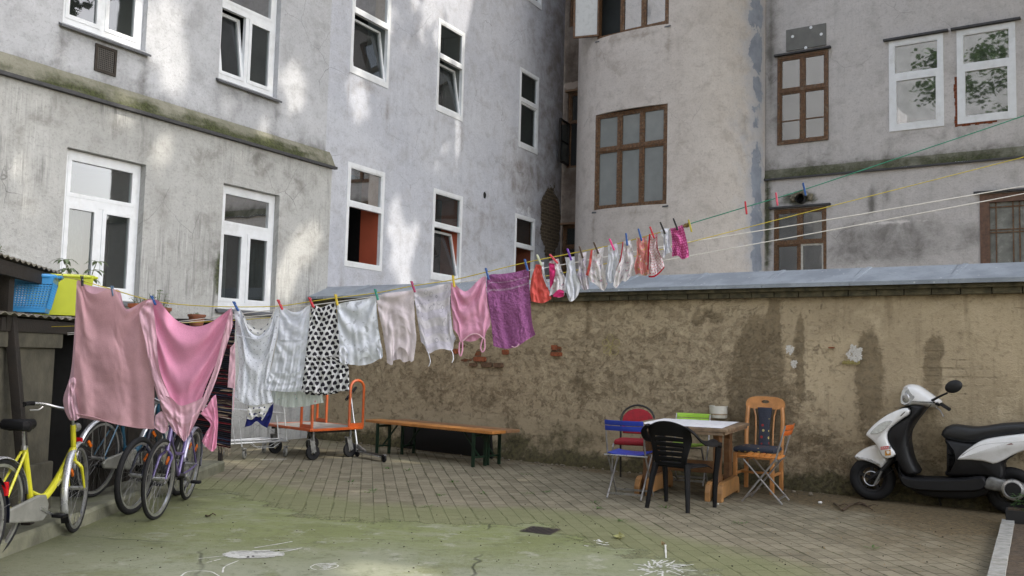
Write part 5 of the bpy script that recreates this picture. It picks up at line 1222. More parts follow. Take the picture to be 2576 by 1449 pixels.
def bicycle(name_label, loc, heading, lean, steer, R, paint, style, tyre=.017, mud=(True, True), guard=None, bars='city', pmud=MUDG, carrier=False, wide=1.0, redlight=True, cat='bicycle'):
    t = thing('bicycle', name_label, cat, loc, heading, None, rx=lean)
    ra, fa = V((-.44, 0, R)), V((.62, 0, R)); hb, ht = V((.495, 0, .60)), V((.435, 0, .83)); bb = V((0, 0, .285)); st = V((-.17, 0, .72))
    ax = (ht-hb).normalized(); S = rotx(hb, ax, steer)
    def wheel(c, M, refl=True):
        m = MB(); m.tube([M @ p for p in circ(c, R-tyre)], tyre, 8, closed=True); wl = m.build('wheel', RUBBER, t, smooth=60)
        m = MB(); prof = [(R-2*tyre-.016, -.010), (R-2*tyre+.004, -.012), (R-2*tyre+.004, .012), (R-2*tyre-.016, .010), (R-2*tyre-.016, -.010)]
        m.lathe(prof, 44, M @ MX.Translation(c) @ MX.Rotation(pi/2, 4, 'X')); m.build('rim', ALU, wl, smooth=40)
        m = MB()
        for i in range(28):
            a = 2*pi*i/28; b = a+(.5 if i % 4 < 2 else -.5); sy = .03 if i % 2 else -.03
            m.tube([M @ (V(c)+V((.018*cos(b), sy, .018*sin(b)))), M @ (V(c)+V(((R-2*tyre)*cos(a), 0, (R-2*tyre)*sin(a))))], .0014, 3, caps=False)
        m.build('spokes', SPK, wl)
        m = MB(); m.tube([M @ (V(c)+V((0, -.05, 0))), M @ (V(c)+V((0, .05, 0)))], .016, 10); m.tube([M @ (V(c)+V((0, -.065, 0))), M @ (V(c)+V((0, .065, 0)))], .006, 8); m.build('hub', ALU, wl)
        if refl:
            for a in (2.4,):
                m = MB(); m.box((0, 0, 0), (.07, .012, .028)); mm_ = M @ MX.Translation(V(c)+V((.2*cos(a), 0, .2*sin(a)))) @ MX.Rotation(-a, 4, 'Y'); m.v = [mm_ @ p for p in m.v]; m.build('spoke_reflector', ORL, wl, smooth=0)
    I = MX.Identity(4)
    wheel(ra, I); wheel(fa, S)
    m = MB(); w_ = wide
    m.tube([hb-ax*.02, ht], .019, 10)
    if style == 'step':
        m.tube(crom([hb+ax*.05, V((.36, 0, .50)), V((.2, 0, .36)), V((.05, 0, .29)), bb], 14), .021*w_, 10); m.tube([bb, st], .0165*w_, 10)
        m.tube(crom([V((.235, 0, .385)), V((.12, 0, .35)), V((-.03, 0, .40))], 8), .011*w_, 8)
    elif style == 'mixte':
        m.tube([hb+ax*.02, bb], .017, 10); m.tube(crom([hb+ax*.12, V((.25, 0, .52)), V((-.08, 0, .47))], 8), .014, 10); m.tube([bb, st], .0155, 10)
    else:
        m.tube([hb+ax*.02, bb], .017, 10); m.tube([ht-ax*.03, st-V((0, 0, .05))], .0155, 10); m.tube([bb, st], .0155, 10)
    for s in (-1, 1):
        m.tube([bb+V((-.02, s*.02, 0)), V((-.25, s*.045, .31)), ra+V((0, s*.055, 0))], .009*w_, 8); m.tube([st+V((-.005, s*.015, -.03)), ra+V((.02, s*.05, .02))], .0075*w_, 8)
    m.build('frame', paint, t)
    m = MB(); m.tube([hb-ax*.02, hb-ax*.045], .02, 10)
    for s in (-1, 1): m.tube(crom([S @ (hb+V((.005, s*.012, -.05))), S @ (hb+V((.02, s*.05, -.09))), S @ V((.56, s*.052, .45)), S @ (fa+V((-.012, s*.054, .03))), S @ (fa+V((0, s*.055, 0)))], 12), [.013]*4+[.0125-.0006*i for i in range(8)], 8)
    m.build('fork', paint, t)
    def guardarc(c, M, a0, a1, mat_):
        n = 22; k = 5; pts = []
        for i in range(n+1):
            a = a0+(a1-a0)*i/n
            for j in range(k):
                u = 2*j/(k-1)-1; r = R+.018-.012*u*u; pts.append(M @ (V(c)+V((r*cos(a), .027*u, r*sin(a)))))
        m = MB(); m.grid(pts, k, n+1); o = m.build('mudguard', mat_, t, smooth=60); md = o.modifiers.new('t', 'SOLIDIFY'); md.thickness = .002
        m = MB()
        for s in (-1, 1): m.tube([M @ (V(c)+V((0, s*.05, 0))), M @ (V(c)+V(((R+.01)*cos(a1-.35), s*.028, (R+.01)*sin(a1-.35))))], .002, 4)
        m.build('mudguard_stay', CHROME, o)
        return o
    if mud[0]: 
        o = guardarc(fa, S, rad(58), rad(205), pmud)
        a = rad(205); n = 4; pts = [S @ (fa+V(((R+.012+.004*i)*cos(a+.06*i), u*.027, (R+.012)*sin(a+.06*i)))) for i in range(n+1) for u in (-1, 1)]
        m = MB(); m.grid(pts, 2, n+1); m.build('mud_flap', BLACKPL, o)
    if mud[1]: guardarc(ra, I, rad(10), rad(190), pmud)
    if redlight:
        m = MB(); m.box((-.44-R*.93, 0, R+.16), (.03, .06, .09)); m.build('rear_light', REDL, t, bevel=.008)
    # saddle
    m = MB(); ol = [(-.14, -.08), (-.10, -.105), (-.03, -.085), (.05, -.035), (.13, -.02), (.145, 0), (.13, .02), (.05, .035), (-.03, .085), (-.10, .105), (-.14, .08), (-.15, 0)]
    sc = st+V((-.045, 0, .155)); m.pillow(ol, lambda x, y, z: sc+V((x, y, z+.015*(1 if x < -.08 else 0)-.2*abs(y)**1.3*(1 if z < 0 else .6))), .035, .03, ((1, .9), (.75, .3), (.2, 0))); sd = m.build('saddle', BLACKPL, t)
    m = MB(); m.tube([st-V((0, 0, .02)), sc-V((0, 0, .02))], .012, 8); m.build('seat_post', CHROME, sd)
    m = MB(); m.tube([st-V((0, 0, .015)), st+V((0, 0, .012))], .021, 10); m.box(st+V((.02, .01, 0)), (.03, .03, .012)); m.build('seat_clamp', CHROME, sd)
    # handlebar
    top = ht+ax*.12
    m = MB(); m.tube([ht, top], .012, 8); m.tube([top, top+V((.05, 0, .01))], .012, 8)
    if bars == 'city': P = [(-.16, .29, .05), (-.05, .275, .05), (.02, .2, .04), (.05, .1, .01), (.05, 0, 0), (.05, -.1, .01), (.02, -.2, .04), (-.05, -.275, .05), (-.16, -.29, .05)]
    else: P = [(.02, .30, .02), (.045, .12, .02), (.05, 0, 0), (.045, -.12, .02), (.02, -.30, .02)]
    P = crom([top+V(p) for p in P], 26); P = [S @ p for p in P]; m.tube(P, .0115, 8); hbar = m.build('handlebar', CHROME, t)
    for e in (P[:5], P[-5:]):
        m = MB(); m.tube(e, .0165, 10); m.build('grip', BLACKPL, hbar)
    for e, s in ((P[6], 1), (P[-7], -1)):
        q = P[3] if s == 1 else P[-4]; m = MB(); m.tube([e-V((0, 0, .02)), e+(q-e)*.3-V((0, 0, .045)), q-V((0, 0, .05))], .006, 6); m.build('brake_lever', ALU, hbar)
    # headlamp, crank, pedals
    m = MB(); m.tube([S @ (ht+V((.04, 0, -.02))), S @ (ht+V((.11, 0, -.025)))], [.022, .034], 12); m.build('headlamp', ALU, t)
    m = MB(); m.tube([bb+V((0, -.06, 0)), bb+V((0, .06, 0))], .02, 10); m.tube(circ(bb+V((0, -.045, 0)), .085, 24), .005, 5, closed=True); ck = m.build('crank', STEELD, t)
    for s, dx in ((-1, 1), (1, -1)):
        e = bb+V((dx*.15, s*.075, -.07)); m = MB(); m.bar(bb+V((0, s*.07, 0)), e, .012, .02); m.build('crank_arm', ALU, ck); m = MB(); m.box(e+V((0, s*.055, 0)), (.075, .085, .024)); m.build('pedal', BLACKPL, ck, bevel=.006)
    if guard:
        ol = [(.105, .02), (.10, -.06), (.05, -.095), (-.02, -.09), (-.43, -.03), (-.45, .01), (-.42, .045), (-.03, .095), (.06, .085)]
        m = MB(); m.pillow(ol, lambda x, z, y: bb+V((x, -.055+y, z)), .014, .012, ((1, .8), (.5, 0))); m.build('chain_guard', guard, t)
    if carrier:
        m = MB()
        for y in (-.06, 0, .06): m.tube([(-.22, y, R*2+.06), (-.70, y, R*2+.05)], .005, 6)
        m.tube([(-.70, -.06, R*2+.05), (-.70, .06, R*2+.05)], .005, 6); m.tube([(-.25, -.06, R*2+.06), (-.25, .06, R*2+.06)], .005, 6)
        for s in (-1, 1): m.tube([(-.5, s*.06, R*2+.05), ra+V((0, s*.06, 0))], .005, 6)
        m.build('carrier', ALU, t)
    return t
YEL = simple('yellow_bicycle_paint', (.56, .53, .025), .35, var=.12, scale=7, dirt=(.25, .22, .05), dirt_amt=.25, coat=.3); PUR = simple('purple_bicycle_paint', (.10, .075, .20), .35, .3, var=.2, coat=.3); LIL = simple('lilac_silver_paint', (.34, .33, .42), .3, .6, var=.15)
BLUB = simple('petrol_blue_paint', (.015, .07, .12), .35, .2, var=.2, coat=.3); DRK = simple('dark_navy_paint', (.012, .014, .03), .4, .2, var=.2); GRYB = simple('silver_bicycle_paint', (.3, .31, .33), .35, .6, var=.15)
yb = bicycle('yellow step-through bicycle with silver front mudguard by the shelter', (-3.345, 6.50, 0), rad(87), rad(3), rad(15), .335, YEL, 'step', guard=GUARDG, wide=1.25)
m = MB(); c = V((.285, -.024, .432)); d = (V((.36, 0, .50))-V((.2, 0, .36))).normalized()
m.bar(c-d*.045, c+d*.045, .004, .030, up=(0, 1, 0)); m.build('frame_label', simple('worn_frame_label', (.4, .38, .12), .5, var=.5, scale=60), yb)
bicycle('purple bicycle with curved lilac fork facing the camera beside the wall of bikes', (-2.985, 8.33, 0), rad(-84), rad(-4), rad(-7), .335, PUR, 'mixte', mud=(False, True), pmud=LIL, redlight=False)
bicycle('dark navy bicycle with knobbly tyres next to the purple one', (-3.20, 8.55, 0), rad(-91), rad(-5), rad(-4), .33, DRK, 'diamond', tyre=.026, mud=(False, False), bars='flat', redlight=False)
bicycle('petrol blue bicycle with silver rear mudguard parked on the step', (-3.52, 8.44, .125), rad(82), rad(5), rad(-10), .335, BLUB, 'step', guard=GUARDG, carrier=True)
bicycle('silver bicycle cut off by the left edge of the picture', (-3.275, 5.20, 0), rad(-95), rad(3), rad(10), .335, DRK, 'diamond', pmud=DRK)

# ------------------------------------------------------------------ motor scooter (side profile traced in metres)
SD = V((.83, -.558, 0)).normalized(); SN = V((-SD.y, SD.x, 0)); 
if SN.y > 0: SN = -SN            # towards the camera
SO = gnd(2195, 1258)
sc_ = thing('motor_scooter', 'white motor scooter with black seat parked along the garden wall', 'scooter', tuple(SO), atan2(SD.y, SD.x))
ROT_INV = rootmat(sc_).inverted()
def scp(cx, cy, off=0.0):
    p = onpl(2102.4+.3574*cx, 931.3+.3574*cy, SN, SN.dot(SO)+off); q = ROT_INV @ p; return (q.x, q.z)
def SP(pts): return [scp(*p) for p in pts]
SF = lambda x, z, y: V((x, y, z))
WHT = simple('white_scooter_paint', (.80, .80, .79), .22, var=.08, scale=6, coat=.7, dirt=(.42, .40, .34), dirt_amt=.4); BLKS = simple('black_scooter_plastic', (.010, .010, .011), .5, var=.3, spec=.35); SEATM = simple('black_vinyl_seat', (.018, .019, .02), .5, var=.25, scale=30, bump=.1); ENG = simple('engine_grey', (.20, .20, .19), .5, .6, var=.35, scale=20)
SM = lambda pts, n=40: [(p.x, p.y) for p in crom([V((a, b)) for a, b in SP(pts)], n, True)]
def lobe(pts, hw, ins, mat, name, prof=((1, 1.0), (.86, .34), (.5, .04), (0, 0)), n=44, y0=0.0):
    m = MB(); m.pillow(SM(pts, n), lambda x, z, y: V((x, y+y0, z)), hw, ins, prof); return m.build(name, mat, sc_, smooth=50)
lobe([(440, 610), (480, 700), (530, 738), (700, 748), (900, 745), (1040, 730), (1085, 770), (1080, 815), (1000, 850), (700, 850), (520, 825), (455, 740)], .17, .03, BLKS, 'floorboard')
lobe([(545, 240), (640, 250), (618, 300), (560, 365), (530, 440), (530, 520), (556, 630), (598, 715), (520, 732), (450, 660), (420, 560), (384, 490), (384, 430), (420, 385), (500, 335), (545, 295)], .165, .03, BLKS, 'inner_shield')
lobe([(430, 285), (480, 255), (560, 245), (620, 250), (560, 300), (400, 400), (300, 400), (330, 345)], .10, .03, BLKS, 'cowl')
sh_ = lobe([(235, 450), (268, 400), (330, 345), (400, 300), (470, 270), (520, 262), (542, 275), (543, 297), (520, 320), (480, 345), (440, 375), (400, 410), (385, 445), (390, 490), (410, 530), (440, 568), (441, 592), (400, 612), (372, 615), (345, 590), (325, 550), (305, 515), (270, 480)], .185, .018, WHT, 'leg_shield', ((1, 1.0), (.95, .45), (.85, .1), (.35, 0)))
fd = lobe([(138, 607), (160, 580), (205, 550), (260, 528), (300, 522), (330, 537), (356, 572), (372, 622), (370, 652), (345, 686), (325, 690), (300, 672), (268, 655), (230, 642), (195, 636), (160, 632)], .085, .04, WHT, 'front_mudguard')
hs_ = lobe([(472, 155), (487, 115), (535, 97), (590, 108), (640, 140), (700, 183), (745, 213), (742, 240), (695, 262), (640, 256), (560, 250), (505, 248), (478, 235), (466, 200)], .15, .05, WHT, 'headset_cover', ((1, 1.0), (.8, .4), (.45, .05), (0, 0)))
m = MB(); m.pillow(SM([(486, 132), (525, 115), (556, 158), (583, 186), (552, 226), (510, 246), (478, 238), (468, 205), (474, 165)], 30), lambda x, z, y: V((x, y-.0, z)), .150, .015, ((1, .8), (.7, 0))); hl = m.build('headlight', LENS, sc_)
m = MB(); hx = scp(520, 195); m.ellip((hx[0]-.01, -.150, hx[1]), (.035, .008, .05)); m.build('reflector_bowl', CHROME, hl)
seat = lobe([(748, 452), (764, 415), (800, 386), (850, 379), (920, 388), (1000, 395), (1080, 386), (1180, 371), (1330, 362), (1480, 360), (1560, 372), (1570, 420), (1440, 436), (1325, 442), (1200, 450), (1100, 472), (1030, 492), (980, 510), (900, 504), (820, 490), (768, 474)], .14, .045, SEATM, 'seat')
lobe([(868, 622), (900, 580), (960, 532), (1030, 490), (1100, 470), (1220, 452), (1330, 440), (1460, 430), (1570, 430), (1590, 470), (1480, 530), (1330, 565), (1260, 590), (1190, 630), (1120, 655), (1060, 637), (960, 627)], .185, .03, WHT, 'side_panel', ((1, .8), (.93, .3), (.6, .05), (0, 0)))
lobe([(778, 478), (980, 505), (1060, 490), (1200, 500), (1300, 560), (1200, 640), (1200, 700), (1180, 765), (1060, 742), (780, 736), (800, 690), (830, 622), (826, 572), (792, 522)], .15, .035, BLKS, 'under_seat_body')
lobe([(1060, 820), (1090, 742), (1190, 760), (1320, 785), (1420, 800), (1420, 850), (1330, 870), (1200, 852)], .06, .02, ENG, 'engine_casing', y0=-.11)
c = scp(1262, 828); m = MB(); Mx = MX.Translation((c[0], -.185, c[1])) @ MX.Rotation(pi/2, 4, 'X')
m.lathe([(.0, .02), (.062, .02), (.075, .03), (.098, .022), (.102, .0), (.102, -.03)], 28, Mx); ec = m.build('engine_cover', ALU, sc_)
m = MB(); m.lathe([(0, .0325), (.066, .0325), (.068, .02)], 24, Mx); m.build('fan_grille', BLKS, ec)
def scwheel(cx, cy, R, x=None):
    c = scp(cx, cy); c = (x if x is not None else c[0], R)
    Mx = MX.Translation((c[0], 0, c[1])) @ MX.Rotation(pi/2, 4, 'X')
    m = MB(); m.lathe([(R-.095, -.04), (R-.085, -.055), (R-.03, -.06), (R-.004, -.035), (R, 0), (R-.004, .035), (R-.03, .06), (R-.085, .055), (R-.095, .04)], 40, Mx); w_ = m.build('wheel', RUBBER, sc_, smooth=60)
    m = MB(); m.lathe([(R-.096, -.04), (R-.115, -.035), (R-.115, .035), (R-.096, .04)], 36, Mx)
    for i in range(5):
        a = 2*pi*i/5+.3; m.bar((c[0], -.02, c[1]), (c[0]+(R-.105)*cos(a), -.02, c[1]+(R-.105)*sin(a)), .03, .035, up=(0, 1, 0))
    m.tube([(c[0], -.06, c[1]), (c[0], .06, c[1])], .03, 12); m.build('rim', BLKS, w_)
    m = MB(); m.tube(circ((c[0], -.05, c[1]), .075, 30), .006, 6, closed=True); m.build('brake_disc', ALU, w_)
scwheel(258, 770, .232, 0); scwheel(0, 0, .232, 1.31)
m = MB(); a, b = scp(420, 610), scp(262, 790)
for s in (-1, 1): m.tube([(a[0], s*.075, a[1]), ((a[0]+b[0])/2, s*.078, (a[1]+b[1])/2), (0, s*.078, .232)], [.024, .026, .018], 8)
m.build('fork', BLKS, sc_)
m = MB(); a, b = scp(338, 705), scp(288, 800); m.bar((a[0], -.10, a[1]), (b[0], -.10, b[1]), .02, .03, up=(0, 1, 0)); m.build('brake_caliper', ENG, sc_)
def scseg(name, p0, p1, y0, y1, r, mat, par=None, r2=None, n=10):
    a, b = scp(*p0), scp(*p1); m = MB(); m.tube([(a[0], y0, a[1]), (b[0], y1, b[1])], [r, r2 or r], n); return m.build(name, mat, par or sc_)
# the camera-side handlebar grip, lever and mirror point back and outwards
bar = scseg('handlebar', (715, 232), (745, 240), -.10, -.17, .016, BLKS); m = MB(); a, b = scp(742, 240, .2), scp(822, 276, .33); m.tube([(a[0], -.18, a[1]), (b[0]-.03, -.33, b[1])], .019, 10); m.build('grip', BLKS, bar)
a = [scp(705, 262, .2), scp(735, 282, .25), (scp(758, 326, .3))]; m = MB(); m.tube([(a[0][0], -.18, a[0][1]), (a[1][0], -.24, a[1][1]), (a[2][0], -.29, a[2][1])], .007, 6); m.build('brake_lever', ALU, bar)
m = MB(); a = [scp(672, 217, .12), scp(720, 190, .2), scp(785, 160, .28)]; m.tube([(a[0][0], -.12, a[0][1]), (a[1][0], -.2, a[1][1]), (a[2][0], -.28, a[2][1])], [.016, .012, .010], 8); st_ = m.build('mirror_stem', BLKS, sc_)
c = scp(830, 115, .3); m = MB(); m.ellip((c[0], -.30, c[1]), (.085, .028, .062), 18, 10, MX.Rotation(-.45, 3, 'Y')); mi = m.build('mirror_head', BLKS, st_)
m = MB(); a, b = scp(490, 128, -.12), scp(432, 112, -.3); m.tube([(a[0], .12, a[1]), (b[0], .30, b[1])], .009, 8); m.build('mirror_stem', ALU, sc_)
ol = SM([(270, 440), (318, 386), (370, 356), (422, 352), (402, 384), (352, 425), (312, 439)], 24); m = MB(); m.pillow(ol, lambda x, z, y: V((x, y-.182, z)), .012, .006, ((1, .6), (.4, 0))); m.build('turn_signal', LENS, sc_, smooth=60)
for k, (P) in enumerate(([(690, 235, -.13), (640, 300, -.2), (560, 420, -.18), (470, 640, -.12), (300, 780, -.09)], [(560, 245, -.14), (500, 300, -.19), (470, 330, -.17)])):
    m = MB(); m.tube(crom([V((scp(x, y)[0], o, scp(x, y)[1])) for x, y, o in P], 16), .004, 5); m.build('control_cable', BLKS, sc_)
m = MB(); P = [(905, 590), (1010, 530), (1110, 508), (1250, 500), (1400, 492)]; m.tube(crom([V((scp(x, y)[0], -.184, scp(x, y)[1])) for x, y in P], 18), .0022, 4); m.build('panel_gap', ENG, sc_)
m = MB(); P = [(770, 462), (900, 492), (1000, 496), (1100, 462), (1330, 430), (1480, 425)]; m.tube(crom([V((scp(x, y)[0], -.136, scp(x, y)[1])) for x, y in P], 20), .003, 4); m.build('seat_piping', SEATM, sc_)
# stickers on the leg shield
def sticker(name, pts, mat, y, par=sh_):
    P = SP(pts); m = MB(); m.add([V((x, y, z)) for x, z in P], [tuple(range(len(P)))]); return m.build(name, mat, par, smooth=0)
SRED = simple('red_sticker', (.5, .02, .03), .4, var=.1); SWHT = simple('sticker_white', (.75, .72, .68), .4, var=.05); SORG = simple('orange_sticker_print', (.55, .25, .03), .5, var=.3, scale=80); SGRY = simple('grey_sticker', (.1, .09, .09), .5)
sticker('red_sticker', [(341, 530), (402, 524), (403, 546), (344, 551)], SRED, -.1885); sticker('grey_sticker', [(404, 524), (412, 523), (414, 546), (405, 547)], SGRY, -.1885)
sticker('pictogram_sticker', [(374, 556), (412, 551), (415, 589), (376, 592)], SORG, -.1885); sticker('pictogram_arch', [(384, 560), (398, 556), (408, 564), (404, 576), (394, 582), (386, 574)], SWHT, -.1895); sticker('pictogram_dot', [(378, 558), (383, 557), (384, 563), (379, 564)], SGRY, -.1895)
def text(s, size, loc, mat, par, name, rot):
    cu = bpy.data.curves.new(name, 'FONT'); cu.body = s; cu.size = size; cu.align_x = 'CENTER'; cu.align_y = 'CENTER'; cu.space_character = 1.05
    o = bpy.data.objects.new(name, cu); COL.objects.link(o); dg_ = bpy.context.evaluated_depsgraph_get(); me = bpy.data.meshes.new_from_object(o.evaluated_get(dg_)); bpy.data.objects.remove(o); me.materials.append(mat)
    o = bpy.data.objects.new(name, me); COL.objects.link(o); o.parent = par; o.location = loc; o.rotation_euler = rot; return o
a = scp(372.5, 538); text('SEANI', .032, (a[0], -.1895, a[1]), SWHT, sh_, 'sticker_lettering', (pi/2, rad(-4), 0))
m = MB(); a, b = scp(1212, 517), scp(1265, 514); m.add([V((a[0], -.1865, a[1])), V((b[0], -.1865, b[1])), V((b[0]-.02, -.1865, b[1]+.012)), V((a[0]+.02, -.1865, a[1]+.01))], [(0, 1, 2, 3)]); m.build('panel_emblem', simple('rusty_red_emblem', (.2, .07, .06), .5), sc_, smooth=0)
lobe([(470, 740), (700, 770), (1050, 760), (1100, 800), (1090, 860), (950, 900), (700, 890), (560, 850)], .12, .03, BLKS, 'underside_shade')  # dark lobe added to fill in the shade beneath the scooter
m = MB(); m.tube([(.62, .0, .2), (.66, .06, .01)], .011, 8); m.build('side_stand', STEELD, sc_)
m = MB(); m.tube([(.85, .16, .30), (1.2, .19, .30), (1.45, .2, .34)], [.04, .055, .05], 10); m.build('exhaust', ENG, sc_)

# ------------------------------------------------------------------ shopping cart
WIRE = simple('galvanised_wire', (.62, .63, .64), .35, .6, var=.2, scale=20)
ct = thing('shopping_cart', 'empty wire shopping cart standing under the drying skirts', 'shopping cart', (-3.46, 12.12, 0), rad(44))
CL, CW = .78, .52     # local x along the cart, y across (away)
def caster(par, x, y, r, mat=None, wheelm=None, wide=.03, h=None, ang=.4):
    h = h or r*2.3; m = MB(); m.tube(circ((x, y, r), r-.012, 20), .0, 3, closed=True) if False else None
    Mx = MX.Translation((x, y, r)) @ MX.Rotation(ang, 4, 'Z') @ MX.Rotation(pi/2, 4, 'X')
    m.lathe([(r*.35, -wide/2), (r*.92, -wide/2), (r, -wide*.3), (r, wide*.3), (r*.92, wide/2), (r*.35, wide/2)], 22, Mx); o = m.build('caster', wheelm or GUARDG, par, smooth=40)
    m = MB(); d = V((cos(ang), sin(ang), 0)); nn_ = V((-sin(ang), cos(ang), 0))
    for s in (-1, 1): m.bar(V((x, y, r))+nn_*s*(wide*.75), V((x, y, h))+nn_*s*(wide*.6)-d*r*.35, r*.7, .006, up=nn_)
    m.box((x-d.x*r*.35, y-d.y*r*.35, h), (r*.9, wide*1.6, .012)); m.tube([(x, y, r)-0*d if False else V((x, y, r))-nn_*wide, V((x, y, r))+nn_*wide], .01, 8); m.build('caster_fork', mat or CHROME, o)
for (x, y) in ((.0, .0), (.60, .0), (-.08, .46), (.56, .50)): caster(ct, x, y, .06, ang=.8+x, wide=.028)
m = MB(); fr = [(-.22, .06, .20), (.58, .0, .21), (.66, .04, .20), (.66, .46, .20), (.58, .50, .21), (-.22, .44, .20)]
m.tube(fr, .011, 8); m.tube([(-.22, .06, .20), (-.22, .44, .20)], .011, 8); m.tube([(-.2, .05, .235), (.56, .01, .245)], .008, 8); m.build('chassis', WIRE, ct)
for y in (.0, .50):
    k = .02 if y < .2 else -.02
    for P, r in (([(.62, y, .21), (.58, y+k, .56), (.56, y+k, .70)], .010), ([(.50, y, .22), (.46, y+k, .56)], .008), ([(-.02, y+2*k, .16), (-.09, y+2*k, .55)], .010), ([(-.12, y+2*k, .20), (-.2, y+2*k, .58)], .009)):
        m = MB(); m.tube(P, r, 8); m.build('upright', WIRE, ct)
m = MB()       # wire tray under the basket
for i in range(9): x = -.15+.75*i/8; m.tube([(x, .04, .20), (x, .46, .20)], .003, 5)
m.tube([(.1, .0, .20), (.2, .0, .13), (.42, .0, .13), (.52, .0, .19)], .004, 5); m.tube([(.1, .1, .20), (.2, .1, .14), (.42, .1, .14), (.52, .1, .19)], .004, 5); m.build('lower_tray', WIRE, ct)
m = MB()       # basket
def bp(u, v_, k): x0, x1 = -.28+.02*k, .62+.05*k; w0 = .06-.03*k; w1 = .44+.05*k; return V((x0+(x1-x0)*u, w0+(w1-w0)*v_, .58-.05*u*0+.08*(1-u)+.30*k))
for i in range(25):
    u = i/24; m.tube([bp(u, 0, 0), bp(u, 0, 1)], .0034, 4); m.tube([bp(u, 1, 0), bp(u, 1, 1)], .0034, 4); m.tube([bp(u, 0, 0), bp(u, 1, 0)], .0034, 4)
for j in range(13):
    v_ = j/12; m.tube([bp(0, v_, 0), bp(0, v_, 1)], .0034, 4); m.tube([bp(1, v_, 0), bp(1, v_, 1)], .0034, 4); m.tube([bp(0, v_, 0), bp(1, v_, 0)], .0034, 4)
for k in (0, .33, .66, 1): m.tube([bp(0, 0, k), bp(1, 0, k), bp(1, 1, k), bp(0, 1, k)], .005 if k in (0, 1) else .003, 5, closed=True)
m.build('basket', WIRE, ct)
m = MB(); m.tube([bp(1, 0, 1)+V((.08, 0, .05)), bp(1, 1, 1)+V((.08, 0, .05))], .016, 10); m.tube([bp(1, 0, 1), bp(1, 0, 1)+V((.08, 0, .05))], .009, 8); m.tube([bp(1, 1, 1), bp(1, 1, 1)+V((.08, 0, .05))], .009, 8); m.build('push_handle', GUARDG, ct)
m = MB(); m.box((-.27, .25, .50), (.06, .34, .22)); m.build('end_panel', simple('grey_green_crate', (.10, .14, .15), .6, var=.3), ct, bevel=.01)
# ------------------------------------------------------------------ orange platform trolley
ORM = simple('orange_steel_paint', (.47, .085, .014), .38, .0, var=.2, scale=12, dirt=(.3, .1, .03), dirt_amt=.4, coat=.2); DECK = simple('scuffed_grey_deck', (.25, .235, .215), .6, var=.45, scale=7, dirt=(.42, .4, .36), dirt_amt=.4)
tr = thing('platform_trolley', 'orange platform trolley with three hooped push bars and black wheels', 'trolley', (-2.59, 12.1, 0), 0)
E1 = V((.66, .75, 0)).normalized(); E2 = V((-.72, .69, 0)).normalized(); N0 = V((0, 0, 0)); LW, LL = .86, 1.12
def tp(a, b, z): return E1*a+E2*b+V((0, 0, z))
m = MB(); vs = [tp(0, 0, .385), tp(LW, 0, .385), tp(LW, LL, .385), tp(0, LL, .385), tp(0, 0, .41), tp(LW, 0, .41), tp(LW, LL, .41), tp(0, LL, .41)]; m.add(vs, [(3, 2, 1, 0), (4, 5, 6, 7), (0, 1, 5, 4), (1, 2, 6, 5), (2, 3, 7, 6), (3, 0, 4, 7)]); m.build('deck', DECK, tr)
m = MB()
cs_ = [tp(0, 0, .397), tp(LW, 0, .397), tp(LW, LL, .397), tp(0, LL, .397)]
for i in range(4): m.bar(cs_[i], cs_[(i+1) % 4], .03, .035)
m.build('deck_edge', ORM, tr, bevel=.004)
def hoop(a0, b0, a1, b1, h, name='push_bar', r=.019):
    p, q = tp(a0, b0, .41), tp(a1, b1, .41); w_ = (q-p).length/2; d = (q-p).normalized(); c = (p+q)/2
    P = [p, p+V((0, 0, h-w_))]+[c+V((0, 0, h-w_))-d*w_*cos(pi*i/10)+V((0, 0, w_*sin(pi*i/10))) for i in range(1, 10)]+[q+V((0, 0, h-w_)), q]
    m = MB(); m.tube(P, r, 8); m.bar(p+V((0, 0, .03)), q+V((0, 0, .03)), .02, .05); m.build(name, ORM, tr)
hoop(.64, .02, .86, -.0, .64); hoop(.02, .02, .02, .27, .62); hoop(.84, LL-.28, .84, LL-.05, .60)
for a, b in ((.08, .06), (.70, .06), (.10, LL-.12), (.74, LL-.1)): 
    p = tp(a, b, 0); caster(tr, p.x, p.y, .10, ENG, RUBBER, wide=.045, h=.27, ang=.75); m = MB(); m.tube([(p.x, p.y, .27), (p.x, p.y, .385)], .016, 8); m.build('swivel', ENG, tr)
m = MB(); m.bar(tp(.05, .1, .365), tp(.8, .1, .365), .04, .04); m.bar(tp(.05, LL-.1, .365), tp(.8, LL-.1, .365), .04, .04); m.build('under_rail', STEELD, tr)
# ------------------------------------------------------------------ kick scooter leaning on the trolley
ks = thing('kick_scooter', 'small silver kick scooter leaning against the orange trolley', 'kick scooter', (-2.02, 12.45, 0), 0)
def kp(x, y, Y): q = atY(x, y, Y); return q-V((-2.02, 12.45, 0))
w0 = kp(899, 1128, 12.7); w1 = kp(966, 1146, 12.15)
fw_ = V((w0.x, w0.y, .05)); rw_ = V((w1.x, w1.y, .05)); dd = (rw_-fw_).normalized()
m = MB(); a, b = fw_+dd*.10+V((0, 0, .035)), rw_-dd*.06+V((0, 0, .02)); m.bar(a, b, .10, .018); m.build('deck', ALU, ks, bevel=.004)
m = MB(); m.bar(a+V((0, 0, .012)), b+V((0, 0, .012)), .08, .004); m.build('grip_tape', STEELD, ks)
for c in (fw_, rw_):
    side = V((-dd.y, dd.x, 0)); yv = side; m = MB(); Mx = MX.Translation(c) @ MX.Rotation(atan2(dd.y, dd.x), 4, 'Z') @ MX.Rotation(pi/2, 4, 'X'); m.lathe([(.015, -.013), (.046, -.013), (.05, -.006), (.05, .006), (.046, .013), (.015, .013)], 20, Mx); m.build('wheel', RUBBER, ks)
